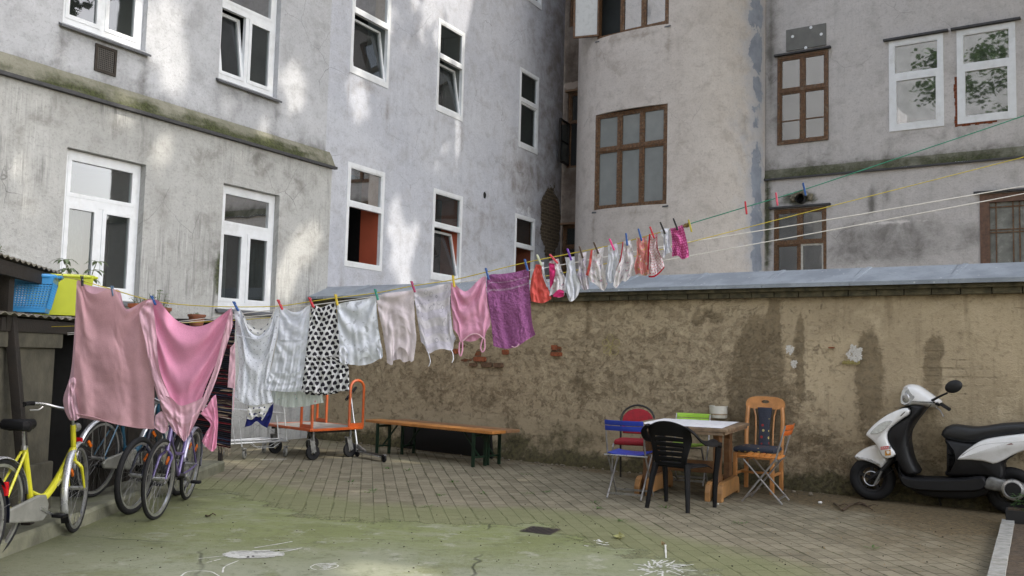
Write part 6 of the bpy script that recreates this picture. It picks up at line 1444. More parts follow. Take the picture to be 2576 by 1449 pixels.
hd = kp(882, 990, 12.75); st0 = fw_+V((0, 0, .07))
m = MB(); m.tube([fw_+V((0, 0, .02)), st0.lerp(hd, .12)], .02, 8); m.tube([st0, st0.lerp(hd, .5)], .016, 8); m.bar(st0+V((0, 0, .03)), a+dd*.12, .03, .05); m.build('fork_and_hinge', ALU, ks)
m = MB(); m.tube([st0.lerp(hd, .45), hd], .012, 8); m.build('steering_column', CHROME, ks)
h0, h1 = kp(871, 1005, 12.6), kp(895, 975, 12.9); m = MB(); m.tube([h0, h1], .011, 8); hb_ = m.build('handlebar', CHROME, ks)
for e, f in ((h0, h0.lerp(h1, .40)), (h1, h1.lerp(h0, .40))): m = MB(); m.tube([e, f], .019, 8); m.build('grip', BLACKPL, hb_)
m = MB(); c = rw_-dd*.0; P = [c+V((0, 0, 0))+(-dd*cos(pi*i/8)+V((0, 0, sin(pi*i/8))))*.058 for i in range(1, 7)]; sv = V((-dd.y, dd.x, 0)); m.grid([p+sv*s*.02 for p in P for s in (-1, 1)], 2, len(P)); m.build('rear_brake', CHROME, ks)
# ------------------------------------------------------------------ laundry on the lines
NL = V((.266, .964, 0)).normalized(); DL = 5.48*NL.y
def LP(x, y, off=0.0): return onpl(x, y, NL, DL-off)       # off > 0: towards the camera
cL = lambda x, y: (157.8+.3268*x, 678.7+.3268*y)
cD = lambda x, y: (568.2+.2832*x, 694.5+.2832*y)
cP = lambda x, y: (1026+.1743*x, 678.7+.1743*y)
cU = lambda x, y: (1325.9+.18515*x, 520.9+.18515*y)
cE = lambda x, y: (858.67+x/3, 483+y/3)
def curve(f, pts, n): return [p for p in crom([V(f(*q)) for q in pts], n)]
FSEED = [0]
def sheet(mb, f, top, bot, left, right, off=.012, nu=44, nv=48, fold=.012, nf=3.0, swag=0.0, ns=2.0, ph=0.0, noise=.012, skew=.15, rag=0.0, gather=None):
    FSEED[0] += 1; sd = FSEED[0]*3.7
    T = curve(f, top, nu); B = curve(f, bot, nu); L = curve(f, left, nv); R = curve(f, right, nv)
    pts = []; uvs = []
    W_ = (LP(*T[-1])-LP(*T[0])).length; H_ = (LP(*L[-1])-LP(*L[0])).length; W_ = max(W_, (LP(*B[-1])-LP(*B[0])).length)
    for j in range(nv):
        v_ = j/(nv-1)
        for i in range(nu):
            u = i/(nu-1)
            p = (T[i]*(1-v_)+B[i]*v_)+(L[j]*(1-u)+R[j]*u)-(T[0]*(1-u)*(1-v_)+T[-1]*u*(1-v_)+B[0]*(1-u)*v_+B[-1]*u*v_)
            w_ = .22+.78*v_
            d = fold*w_*(sin(2*pi*(nf*(u+skew*v_*(u-.5))+ph)+1.2*mnoise.noise(V((u*2, v_*1.5, sd))))*.75+.4*sin(2*pi*(nf*2.3*u+ph*2)+2*mnoise.noise(V((u*3, v_, sd+9)))))
            if gather and v_ > gather: d += .008*mnoise.noise(V((u*nf*9, v_*1.3, sd+5)))*(1.1-.7*v_)*sst(v_, gather, gather+.06)
            if swag: d += swag*sin(2*pi*(ns*(v_-.42*4*u*(1-u)*1.0)))*math.exp(-1.3*v_)*(4*u*(1-u))**.6
            for (cu, sg_) in ((0, 1), (1, -1)):      # creases pulled from the pegged corners
                du = (u-cu)*sg_*W_; dv = v_*H_; rr = sqrt(du*du+dv*dv)+1e-4; d += .0075*sin(11*atan2(dv, du+.02)+sd)*math.exp(-5*rr)*min(1, 14*rr)
            d += noise*fbm(u*3.3, v_*4, sd, 3)*2*(.3+.7*min(1, v_*3))
            q = V((p.x, p.y))
            if rag: q += V((0, rag*mnoise.noise(V((u*14, v_*9, sd)))*(v_**3)))
            pts.append(LP(q.x, q.y, off+d)); uvs.append((u*W_, -v_*H_))
    mb.grid(pts, nu, nv, uvs)
def fabric(name, col, fn=None, trans=.22, bump=.25, rough=.9, var=.12, terry=0):
    t = newmat(name); uv = t.coord('UV'); n = t.noise(uv, 7, 4, .6); k = t.math('MULTIPLY_ADD', n, var*2, 1-var)
    c = fn(t, uv) if fn else col
    c = t.mix(1.0, c, t.comb(k, k, k), 'MULTIPLY'); nk = t.math('MULTIPLY_ADD', t.noise(uv, 110, 4, .7), .36, .82); c = t.mix(1.0, c, t.comb(nk, nk, nk), 'MULTIPLY')
    wv = t.noise(uv, 170, 2, .5); cr = t.noise(t.map(uv, scale=(1, .55, 1)), 22, 6, .7, .8); cr2 = t.noise(t.map(uv, rot=(0, 0, .6), scale=(1, .3, 1)), 11, 4, .6, 1.2)
    h = t.addm(t.mul(wv, .35), t.addm(t.mul(cr, .8), t.mul(cr2, .8))); dist = .008
    if terry: v = t.voro(uv, 75, 'SMOOTH_F1'); h = t.addm(t.mul(t.noise(uv, 60, 4, .7), 1.1), t.mul(v, .9)); c = t.mix(t.mul(t.sst(t.noise(uv, 60, 4, .7), .4, .65), .16), t.mix(1, c, (.5, .45, .5), 'MULTIPLY'), c); dist = .012
    t.out(c, rough, 0, t.bump(h, bump, dist), .15, trans=trans); return t.m
def dots(size, r, c0, c1, stag=True):
    def f(t, uv):
        x, y, z = t.sep(uv); yy = t.math('DIVIDE', y, size); row = t.math('FLOOR', yy); xx = t.math('ADD', t.math('DIVIDE', x, size), t.mul(row, .5 if stag else 0))
        a = t.math('SUBTRACT', t.math('FRACT', xx), .5); b = t.math('SUBTRACT', t.math('FRACT', yy), .5)
        d = t.math('SQRT', t.addm(t.mul(a, a), t.mul(b, b))); return t.mix(t.math('LESS_THAN', d, r), c0, c1)
    return f
def hearts(size, c0, c1):
    def f(t, uv):
        x, y, z = t.sep(uv); yy = t.math('DIVIDE', y, size*.72); row = t.math('FLOOR', yy); xx = t.math('ADD', t.math('DIVIDE', x, size), t.mul(row, .5)); colm = t.math('FLOOR', xx)
        s_ = t.math('SUBTRACT', t.mul(t.math('FLOORED_MODULO', t.addm(colm, row), 2.0), 2.0), 1.0)
        a = t.mul(t.math('SUBTRACT', t.math('FRACT', xx), .5), 3.15); b = t.mul(t.mul(t.math('SUBTRACT', t.math('FRACT', yy), .5), 2.7), s_)
        q = t.math('SUBTRACT', t.addm(t.mul(a, a), t.mul(b, b)), 1.0); q3 = t.mul(q, t.mul(q, q)); b3 = t.mul(b, t.mul(b, b)); g = t.math('SUBTRACT', q3, t.mul(t.mul(a, a), b3))
        return t.mix(t.math('LESS_THAN', g, 0.0), c0, c1)
    return f
def stripes(bands, c0, c1):     # bands in metres below the top
    def f(t, uv):
        x, y, z = t.sep(uv); m = None
        for a, b in bands:
            k = t.mul(t.math('LESS_THAN', y, -a), t.math('GREATER_THAN', y, -b)); m = k if m is None else t.math('MAXIMUM', m, k)
        return t.mix(m, c0, c1)
    return f
def blot(c0, c1, sc=9, a=.56, b=.62, amt=.8, c2=None):
    def f(t, uv):
        n = t.noise(uv, sc, 3, .6, .3); k = t.mul(t.sst(n, a, b), amt); cc = c1
        if c2: cc = t.mix(t.sst(t.noise(uv, sc*1.7, 2, .5), .48, .52), c1, c2)
        return t.mix(k, c0, cc)
    return f
def outlineprint(c0, c1, c2):
    def f(t, uv):
        x, y, z = t.sep(uv); st = t.math('GREATER_THAN', t.math('FRACT', t.math('DIVIDE', y, .075)), .5); base = t.mix(t.mul(st, .55), c0, c2)
        v = t.voro(uv, 26, 'DISTANCE_TO_EDGE'); d = t.voro(uv, 26, 'F1'); ringk = t.math('LESS_THAN', t.math('ABSOLUTE', t.math('SUBTRACT', d, .3)), .03); g = t.mul(ringk, t.sst(t.noise(uv, 9, 3, .6), .45, .52))
        return t.mix(t.mul(g, .6), base, c1)
    return f
WHC = (.68, .70, .76)
F_TAUPE = fabric('taupe_pink_blanket_cloth', (.60, .36, .395), terry=0, bump=.28); F_PINK = fabric('pink_towelling', (.72, .31, .46), bump=.3); F_PINKE = fabric('pale_pink_lining', (.68, .44, .52))
F_DOTS = fabric('grey_speckled_white_cotton', WHC, dots(.034, .11, (.63, .655, .72), (.30, .31, .38))); F_NAVYD = fabric('white_cotton_navy_dots', WHC, dots(.040, .15, (.66, .66, .66), (.02, .025, .09))); F_NAVY = fabric('navy_cotton', (.018, .022, .12))
F_WHITE = fabric('white_cotton', WHC); F_SKIRT = fabric('sheer_white_cotton', (.70, .725, .79), trans=.4); F_TULLE = fabric('pale_tulle_coloured_dots', WHC, blot((.56, .60, .58), (.55, .12, .2), 26, .64, .68, .8, (.1, .4, .42)), trans=.45)
F_HEART = fabric('black_heart_print', WHC, hearts(.043, (.58, .585, .60), (.022, .02, .028))); F_SPOT = fabric('grey_spotted_shirt', WHC, blot((.65, .68, .74), (.28, .29, .32), 20, .60, .66, .6)); F_BEIGE = fabric('pale_beige_vest', (.62, .56, .59)); F_LAV = fabric('lavender_print', WHC, outlineprint((.52, .50, .58), (.2, .2, .26), (.60, .58, .60)))
F_PTOP = fabric('pink_ribbed_vest', (.66, .33, .47)); F_PURP = fabric('purple_terry', (.50, .19, .43), stripes(((.045, .05), (.085, .095)), (.52, .20, .45), (.66, .44, .61)), terry=1, bump=.9)
F_CORAL = fabric('coral_red_cotton', (.66, .12, .105)); F_PRINT = fabric('white_with_small_prints', WHC, blot((.66, .64, .66), (.45, .12, .2), 45, .58, .63, .6, (.15, .2, .3))); F_LILST = fabric('lilac_striped_cotton', WHC, outlineprint((.56, .52, .58), (.25, .2, .4), (.64, .62, .64))); F_SALM = fabric('salmon_print', WHC, blot((.64, .27, .26), (.62, .42, .12), 40, .56, .6, .8, (.65, .6, .6)))
F_REDD = fabric('white_with_red_dots', WHC, dots(.017, .2, (.66, .58, .60), (.45, .03, .07))); F_MAG = fabric('magenta_trim', (.52, .04, .16)); F_REDT = fabric('red_trim', (.5, .025, .05)); F_KNIT = fabric('pink_knit', WHC, dots(.013, .36, (.40, .06, .20), (.58, .17, .36)))
GRP = 'laundry pegged on the yellow clothesline'
def garment(name, label, cat, anchor):
    p = LP(*anchor); return thing(name, label, cat, tuple(p), 0, GRP)
def part(t, name, mat, f, top, bot, left, right, **k):
    m = MB(); sheet(m, f, top, bot, left, right, **k); return m.build(name, mat, t, world=True, smooth=180)
# 1 taupe blanket
g = garment('blanket', 'dusty pink blanket, largest and leftmost piece on the line', 'blanket', cL(385, 150))
part(g, 'back_layer', F_PINKE, cL, [(108, 86), (200, 120), (380, 150), (440, 165), (490, 300), (640, 230)], [(15, 1085), (60, 1160), (140, 1140), (330, 1170), (700, 1200)], [(108, 86), (88, 500), (60, 800), (5, 985), (15, 1085)], [(640, 230), (640, 600), (690, 1000), (700, 1200)], off=-.03, fold=.012)
part(g, 'front_layer', F_TAUPE, cL, [(113, 80), (150, 94), (190, 165), (250, 186), (320, 160), (375, 146), (412, 165), (440, 240), (490, 318), (560, 290), (620, 240), (665, 224)], [(105, 1112), (230, 1135), (400, 1185), (560, 1215), (705, 1226)], [(113, 80), (100, 500), (88, 800), (105, 1112)], [(665, 224), (650, 480), (700, 800), (705, 1226)], off=.022, nu=90, nv=80, fold=.011, nf=2.0, swag=.016, ns=2.2, noise=.012, ph=.3)
m = MB(); P = [LP(*cL(*q), .034) for q in ((105, 1110), (230, 1133), (400, 1183), (560, 1213), (700, 1224))]; m.tube(crom(P, 40), .004, 6); m.build('hem', F_TAUPE, g, world=True)
m = MB(); sheet(m, cL, [(50, 850), (75, 830), (100, 830)], [(50, 1120), (95, 1160), (140, 1130)], [(50, 850), (40, 1000), (50, 1120)], [(100, 830), (110, 1000), (140, 1130)], off=.03, nu=14, nv=20, fold=.006); m.build('tucked_corner', F_PINKE, g, world=True, smooth=180)
# 2 pink hooded towel
g = garment('hooded_towel', 'bright pink hooded towel with ruffled edge hanging in a deep sag', 'towel', cL(700, 235))
part(g, 'main_cloth', F_PINK, cL, [(645, 240), (680, 226), (740, 240), (790, 300), (860, 375), (950, 425), (1040, 436), (1130, 410), (1220, 350), (1300, 292)], [(850, 1235), (890, 1275), (930, 1300), (985, 1230)], [(645, 240), (605, 330), (635, 500), (685, 750), (740, 960), (850, 1235)], [(1300, 292), (1290, 420), (1215, 640), (1110, 880), (1050, 1050), (985, 1230)], off=.05, nu=90, nv=90, fold=.008, nf=2, swag=.03, ns=3.0, noise=.008)
part(g, 'ruffled_border', F_PINKE, cL, [(625, 270), (650, 240), (690, 232)], [(735, 1000), (790, 1000), (840, 1010)], [(625, 270), (590, 340), (622, 500), (672, 760), (735, 1000)], [(690, 232), (720, 480), (745, 760), (840, 1010)], off=.075, nu=16, nv=120, fold=.004, noise=.016, rag=0)
part(g, 'hood_pocket', F_PINKE, cL, [(735, 958), (830, 985), (905, 1045), (1000, 1020), (1085, 978)], [(850, 1240), (905, 1290), (940, 1320), (990, 1240)], [(735, 958), (770, 1090), (850, 1240)], [(1085, 978), (1060, 1090), (990, 1240)], off=.085, nu=44, nv=40, fold=.016, nf=3, swag=.012)
part(g, 'hanging_tail', F_PINK, cL, [(1060, 1105), (1110, 1050), (1150, 985), (1180, 960)], [(1070, 1320), (1100, 1360), (1150, 1398), (1182, 1372)], [(1060, 1105), (1135, 1185), (1105, 1250), (1070, 1320)], [(1180, 960), (1196, 1150), (1182, 1372)], off=.06, nu=30, nv=44, fold=.014, nf=2)
part(g, 'lower_fold', F_PINKE, cL, [(715, 1120), (760, 1090), (790, 1120)], [(706, 1215), (770, 1258), (812, 1235)], [(715, 1120), (708, 1170), (706, 1215)], [(790, 1120), (810, 1180), (812, 1235)], off=.065, nu=16, nv=16, fold=.008)
part(g, 'right_border', F_PINKE, cL, [(1255, 420), (1300, 300), (1312, 420)], [(1050, 1060), (1075, 1090), (1095, 1060)], [(1255, 420), (1180, 720), (1050, 1060)], [(1312, 420), (1245, 640), (1180, 850), (1095, 1060)], off=.07, nu=16, nv=60, fold=.005, noise=.012)
part(g, 'tie_band', F_PINKE, cL, [(1290, 600), (1327, 560)], [(1268, 905), (1316, 912)], [(1290, 600), (1278, 760), (1268, 905)], [(1327, 560), (1324, 760), (1316, 912)], off=.045, nu=8, nv=30, fold=.005)
m = MB(); m.tube([LP(*cL(x, y), .04) for x, y in ((1322, 560), (1325, 800), (1318, 960), (1310, 1085))], .0035, 5); m.build('cord', F_PINKE, g, world=True)
# 3 speckled romper with navy-dotted lining
g = garment('romper', 'white speckled child romper sagging between two pegs, navy dotted cuffs below', 'child clothes', cD(280, 290))
part(g, 'back_lining', F_NAVYD, cD, [(112, 285), (150, 330), (205, 415), (300, 460), (380, 400), (430, 300)], [(110, 600), (280, 640), (440, 600)], [(112, 285), (110, 450), (110, 600)], [(430, 300), (440, 450), (440, 600)], off=-.004, nu=30, nv=16, fold=.004)
part(g, 'body', F_DOTS, cD, [(72, 286), (125, 292), (160, 390), (210, 490), (285, 532), (350, 490), (405, 410), (440, 300), (476, 284)], [(72, 1065), (140, 1120), (225, 1150), (330, 1135), (425, 1118)], [(72, 286), (95, 530), (118, 820), (72, 1065)], [(476, 284), (460, 500), (412, 720), (385, 950), (425, 1118)], off=.02, nu=60, nv=70, fold=.008, nf=2.5, swag=.014, ns=2.5)
part(g, 'dotted_cuffs', F_NAVYD, cD, [(205, 1140), (300, 1148), (395, 1132)], [(188, 1268), (230, 1275), (272, 1245), (322, 1285)], [(205, 1140), (192, 1200), (188, 1268)], [(395, 1132), (370, 1200), (322, 1285)], off=.012, nu=24, nv=18, fold=.008, nf=2)
part(g, 'navy_legs', F_NAVY, cD, [(190, 1210), (275, 1220), (360, 1190), (424, 1128)], [(166, 1342), (225, 1325), (272, 1290), (320, 1325), (368, 1350)], [(190, 1210), (182, 1280), (166, 1342)], [(424, 1128), (412, 1230), (368, 1350)], off=.0, nu=24, nv=18, fold=.01, nf=2)
m = MB(); P = [LP(*cD(*q), .042) for q in ((95, 528), (170, 540), (285, 562), (380, 520), (455, 495))]; m.tube(crom(P, 30), .0028, 5); m.build('seam', F_WHITE, g, world=True)
# 4 tulle petticoat (behind) and 5 white tiered skirt
g = garment('petticoat', 'pale tulle petticoat with small coloured dots peeping out under the white skirt', 'skirt', cD(630, 320))
part(g, 'tulle_layer', F_TULLE, cD, [(490, 600), (600, 600), (740, 600)], [(395, 1105), (440, 1132), (540, 1165), (680, 1160), (770, 1142), (868, 1124)], [(490, 600), (440, 850), (395, 1105)], [(740, 600), (820, 850), (868, 1124)], off=-.03, nu=70, nv=30, fold=.014, nf=6, gather=.2)
part(g, 'waist', F_WHITE, cD, [(500, 300), (600, 325), (740, 275)], [(490, 602), (600, 602), (740, 602)], [(500, 300), (495, 450), (490, 602)], [(740, 275), (740, 450), (740, 602)], off=-.03, nu=24, nv=20, fold=.004)
g = garment('skirt', 'white tiered cotton skirt beside the heart print dress', 'skirt', cD(620, 318))
part(g, 'skirt_top', F_SKIRT, cD, [(482, 288), (530, 290), (595, 320), (660, 316), (715, 272), (750, 262)], [(457, 565), (540, 572), (630, 572), (722, 560)], [(482, 288), (470, 420), (457, 565)], [(750, 262), (738, 420), (722, 560)], off=.012, nu=50, nv=30, fold=.008, nf=2, swag=.01)
part(g, 'middle_tier', F_SKIRT, cD, [(457, 563), (540, 570), (630, 570), (722, 558)], [(395, 850), (500, 862), (600, 862), (692, 835)], [(457, 563), (430, 700), (395, 850)], [(722, 558), (708, 700), (692, 835)], off=.014, nu=70, nv=26, fold=.006, nf=4, gather=0)
part(g, 'bottom_tier', F_SKIRT, cD, [(395, 848), (500, 860), (600, 860), (692, 833)], [(335, 1012), (440, 1021), (530, 1029), (620, 1027), (668, 1020)], [(395, 848), (370, 930), (335, 1012)], [(692, 833), (682, 930), (668, 1020)], off=.018, nu=80, nv=22, fold=.009, nf=5, gather=0)
# 6 heart dress
g = garment('dress', 'white dress printed all over with black hearts', 'dress', cD(860, 262))
part(g, 'bodice', F_HEART, cD, [(757, 283), (790, 258), (850, 278), (940, 242), (972, 240)], [(705, 722), (800, 722), (900, 720), (1012, 714)], [(757, 283), (737, 470), (705, 722)], [(972, 240), (1000, 480), (1012, 714)], off=.024, nu=46, nv=40, fold=.008, nf=2)
part(g, 'flounce', F_HEART, cD, [(705, 718), (800, 718), (900, 716), (1018, 716)], [(664, 1032), (740, 1030), (800, 1044), (860, 1046), (950, 1034), (1010, 1024), (1096, 1018)], [(705, 718), (690, 860), (664, 1032)], [(1018, 716), (1085, 790), (1096, 1018)], off=.028, nu=90, nv=36, fold=.014, nf=5, gather=0)
part(g, 'back_flounce', F_HEART, cD, [(720, 980), (850, 980), (960, 980)], [(690, 1050), (840, 1060), (1000, 1040)], [(720, 980), (705, 1010), (690, 1050)], [(960, 980), (980, 1010), (1000, 1040)], off=.0, nu=50, nv=8, fold=.012, nf=5, gather=0)
# 7 spotted T-shirt
g = garment('shirt', 'white short sleeved shirt with grey blotches hanging upside down', 'shirt', cD(1160, 215))
part(g, 'body', F_SPOT, cD, [(985, 252), (1060, 232), (1200, 210), (1335, 180)], [(1032, 764), (1100, 786), (1150, 780), (1200, 735), (1262, 715), (1300, 740), (1345, 740), (1388, 720)], [(985, 252), (1000, 500), (1010, 640), (1032, 764)], [(1335, 180), (1346, 400), (1372, 560), (1388, 720)], off=.016, nu=60, nv=60, fold=.007, nf=2.5, swag=.014, ns=2.5)
part(g, 'back_layer', F_WHITE, cD, [(1000, 262), (1200, 230), (1330, 195)], [(1060, 770), (1180, 794), (1290, 775), (1380, 725)], [(1000, 262), (1020, 600), (1060, 770)], [(1330, 195), (1360, 520), (1380, 725)], off=-.012, nu=30, nv=30, fold=.01)
part(g, 'sleeve', F_WHITE, cD, [(1008, 640), (1040, 615), (1075, 650)], [(1008, 755), (1050, 785), (1088, 775)], [(1008, 640), (1004, 700), (1008, 755)], [(1075, 650), (1088, 710), (1088, 775)], off=.036, nu=14, nv=16, fold=.01, nf=2)
part(g, 'sleeve', F_WHITE, cD, [(1338, 590), (1356, 560), (1372, 580)], [(1350, 690), (1370, 735), (1394, 715)], [(1338, 590), (1342, 640), (1350, 690)], [(1372, 580), (1390, 650), (1394, 715)], off=.03, nu=12, nv=16, fold=.008, nf=2)
# 8 beige vest
g = garment('vest', 'plain pale beige child vest with a rounded neck opening below', 'vest', cE(400, 757))
part(g, 'body', F_BEIGE, cE, [(265, 812), (310, 772), (400, 756), (545, 742)], [(345, 1290), (385, 1304), (398, 1225), (440, 1172), (490, 1200), (522, 1278), (546, 1270)], [(265, 812), (290, 950), (330, 1130), (345, 1290)], [(545, 742), (558, 1000), (566, 1110), (546, 1270)], off=.014, nu=56, nv=56, fold=.006, nf=2, swag=.010)
part(g, 'back_layer', F_BEIGE, cE, [(275, 815), (400, 765), (540, 750)], [(350, 1285), (440, 1262), (470, 1285), (540, 1265)], [(275, 815), (320, 1100), (350, 1285)], [(540, 750), (556, 1050), (540, 1265)], off=-.014, nu=24, nv=30, fold=.01)
# 9 lavender camisole
g = garment('camisole', 'lavender striped camisole with thin white straps dangling down', 'camisole', cP(300, 260))
part(g, 'body', F_LAV, cP, [(80, 340), (130, 288), (250, 276), (400, 228), (620, 190)], [(190, 1040), (240, 1092), (300, 1205), (400, 1162), (500, 1142), (640, 1162), (662, 1060), (695, 992)], [(80, 340), (122, 600), (160, 850), (190, 1040)], [(620, 190), (612, 500), (645, 850), (695, 992)], off=.014, nu=56, nv=56, fold=.005, nf=2, swag=.010)
for s in ([(292, 1190), (318, 1280), (322, 1340), (300, 1395)], [(625, 1150), (650, 1210), (656, 1290), (636, 1338)]):
    m = MB(); m.tube(crom([LP(*cP(*q), .015) for q in s], 14), .0055, 6, rz=.4); m.build('strap', F_WHITE, g, world=True)
# 10 pink tank top
g = garment('tank_top', 'pink child tank top with looped shoulder straps at the bottom', 'tank top', cP(850, 290))
part(g, 'body', F_PTOP, cP, [(622, 188), (680, 205), (740, 265), (822, 312), (900, 272), (980, 185), (1080, 104), (1126, 96)], [(656, 850), (720, 935), (762, 1042), (792, 1032), (895, 950), (1000, 932), (1095, 1000), (1130, 900), (1186, 800)], [(622, 188), (622, 450), (650, 700), (656, 850)], [(1126, 96), (1140, 400), (1188, 700), (1186, 800)], off=.018, nu=60, nv=60, fold=.007, nf=2.5, swag=.016, ns=2.5)
part(g, 'back_layer', F_PTOP, cP, [(630, 195), (820, 325), (1120, 105)], [(700, 900), (820, 1022), (1000, 1010), (1170, 810)], [(630, 195), (660, 650), (700, 900)], [(1120, 105), (1150, 500), (1170, 810)], off=-.012, nu=30, nv=30, fold=.01)
for s in ([(748, 1040), (738, 1180), (762, 1245), (786, 1160), (790, 1036)], [(1082, 985), (1050, 1120), (1078, 1186), (1110, 1130), (1106, 990)]):
    m = MB(); m.tube(crom([LP(*cP(*q), .018) for q in s], 20), .0045, 6); m.build('strap', F_PTOP, g, world=True)
m = MB(); m.tube(crom([LP(*cP(*q), .034) for q in ((790, 1030), (890, 945), (1000, 926), (1100, 998))], 20), .004, 6); m.build('neck_binding', F_PINKE, g, world=True)
# 11 purple terry towel
g = garment('terry_towel', 'deep purple terry hand towel with thin white stripes', 'towel', cP(1440, 60))
part(g, 'cloth', F_PURP, cP, [(1135, 112), (1200, 66), (1350, 60), (1560, 30), (1745, -14)], [(1235, 1100), (1330, 1126), (1440, 1138), (1580, 1105), (1720, 1012), (1842, 938)], [(1135, 112), (1150, 400), (1200, 750), (1235, 1100)], [(1745, -14), (1762, 350), (1792, 750), (1842, 938)], off=.02, nu=80, nv=80, fold=.014, nf=1.6, noise=.012, swag=.006, ph=.2)
m = MB(); m.tube(crom([LP(*cP(*q), .036) for q in ((1500, 1105), (1540, 1118), (1585, 1098), (1592, 1068))], 14), .0028, 5); m.build('hanging_loop', F_PINKE, g, world=True)
# underpants row
UND = [
 ('coral red cotton briefs beside the purple towel', F_CORAL, [(118, 778), (190, 780), (207, 748)], [(60, 1280), (140, 1298), (225, 1302), (330, 1250)], [(118, 778), (62, 960), (40, 1130), (60, 1280)], [(207, 748), (215, 950), (270, 1090), (330, 1250)], [(F_WHITE, [(200, 752), (228, 746)], [(262, 1080), (305, 1110)], [(200, 752), (205, 900), (262, 1080)], [(228, 746), (240, 920), (305, 1110)])]),
 ('white briefs with a magenta side stripe', F_PRINT, [(298, 742), (350, 725), (420, 700)], [(300, 1215), (350, 1190), (420, 1232), (500, 1215)], [(298, 742), (306, 900), (330, 1050), (300, 1215)], [(420, 700), (462, 850), (522, 1010), (500, 1215)], [(F_MAG, [(296, 760), (372, 770)], [(310, 1120), (352, 1040)], [(296, 760), (306, 940), (310, 1120)], [(372, 770), (384, 900), (352, 1040)]), (F_MAG, [(350, 1190), (430, 1120), (500, 1140)], [(352, 1222), (430, 1228), (500, 1215)], [(350, 1190), (352, 1222)], [(500, 1140), (500, 1215)])]),
 ('plain white briefs under the purple peg', F_WHITE, [(515, 682), (560, 682), (640, 670)], [(550, 1232), (582, 1282), (640, 1262), (692, 1200)], [(515, 682), (540, 850), (508, 1050), (550, 1232)], [(640, 670), (662, 900), (722, 1050), (692, 1200)], []),
 ('lilac patterned briefs tucked behind the white pair', F_LILST, [(695, 635), (750, 622), (810, 610)], [(745, 1105), (782, 1132), (840, 1110)], [(695, 635), (702, 850), (680, 930), (745, 1105)], [(810, 610), (802, 800), (822, 950), (840, 1110)], []),
 ('white printed briefs with a bright coral waistband', F_PRINT, [(862, 590), (920, 586), (1045, 540)], [(850, 1008), (930, 1050), (1000, 1112), (1050, 1132), (1090, 1060)], [(862, 590), (850, 800), (842, 900), (850, 1008)], [(1045, 540), (1020, 700), (1040, 850), (1090, 1060)], [(F_CORAL, [(864, 585), (892, 580)], [(796, 920), (832, 938)], [(864, 585), (835, 780), (796, 920)], [(892, 580), (870, 780), (832, 938)])]),
 ('narrow white briefs under the pink peg', F_WHITE, [(1098, 522), (1150, 512), (1220, 490)], [(1095, 1000), (1130, 1032), (1170, 1022), (1192, 980)], [(1098, 522), (1100, 700), (1066, 880), (1095, 1000)], [(1220, 490), (1242, 700), (1220, 850), (1192, 980)], []),
 ('white briefs with a thin red piping on the left edge', F_PRINT, [(1300, 470), (1350, 462), (1406, 450)], [(1170, 1062), (1212, 1100), (1290, 1002), (1340, 1012), (1420, 930)], [(1300, 470), (1272, 700), (1212, 860), (1170, 1062)], [(1406, 450), (1430, 600), (1452, 750), (1420, 930)], [(F_REDT, [(1298, 472), (1312, 470)], [(1206, 870), (1222, 872)], [(1298, 472), (1262, 700), (1206, 870)], [(1312, 470), (1280, 700), (1222, 872)])]),
 ('salmon pink printed briefs', F_SALM, [(1485, 410), (1540, 432), (1620, 390)], [(1478, 920), (1530, 902), (1600, 936), (1652, 900)], [(1485, 410), (1490, 650), (1456, 800), (1478, 920)], [(1620, 390), (1640, 600), (1642, 750), (1652, 900)], []),
 ('white briefs with red dots and red binding', F_REDD, [(1660, 365), (1710, 392), (1766, 350)], [(1650, 950), (1720, 950), (1790, 902), (1866, 815)], [(1660, 365), (1640, 550), (1672, 700), (1650, 950)], [(1766, 350), (1772, 550), (1826, 690), (1866, 815)], [(F_REDT, [(1658, 362), (1680, 372)], [(1632, 850), (1652, 860)], [(1658, 362), (1640, 560), (1632, 850)], [(1680, 372), (1664, 560), (1652, 860)]), (F_REDT, [(1760, 350), (1768, 352)], [(1815, 680), (1828, 700)], [(1760, 350), (1762, 560), (1815, 680)], [(1768, 352), (1776, 550), (1828, 700)]), (F_REDT, [(1650, 932), (1720, 932), (1790, 885), (1862, 808)], [(1652, 955), (1722, 955), (1795, 908), (1868, 824)], [(1650, 932), (1652, 955)], [(1862, 808), (1868, 824)])]),
 ('pair of small white frilled socks', F_WHITE, [(1806, 320), (1870, 292), (1930, 290)], [(1830, 650), (1860, 690), (1892, 642), (1980, 602)], [(1806, 320), (1850, 450), (1856, 580), (1830, 650)], [(1930, 290), (1930, 450), (1952, 550), (1980, 602)], []),
 ('pink knitted child leggings, last piece on the line at the right', F_KNIT, [(1945, 292), (2020, 276), (2110, 240)], [(1970, 675), (2050, 662), (2110, 710), (2196, 680)], [(1945, 292), (1970, 450), (1970, 675)], [(2110, 240), (2150, 400), (2182, 550), (2196, 680)], []),
]
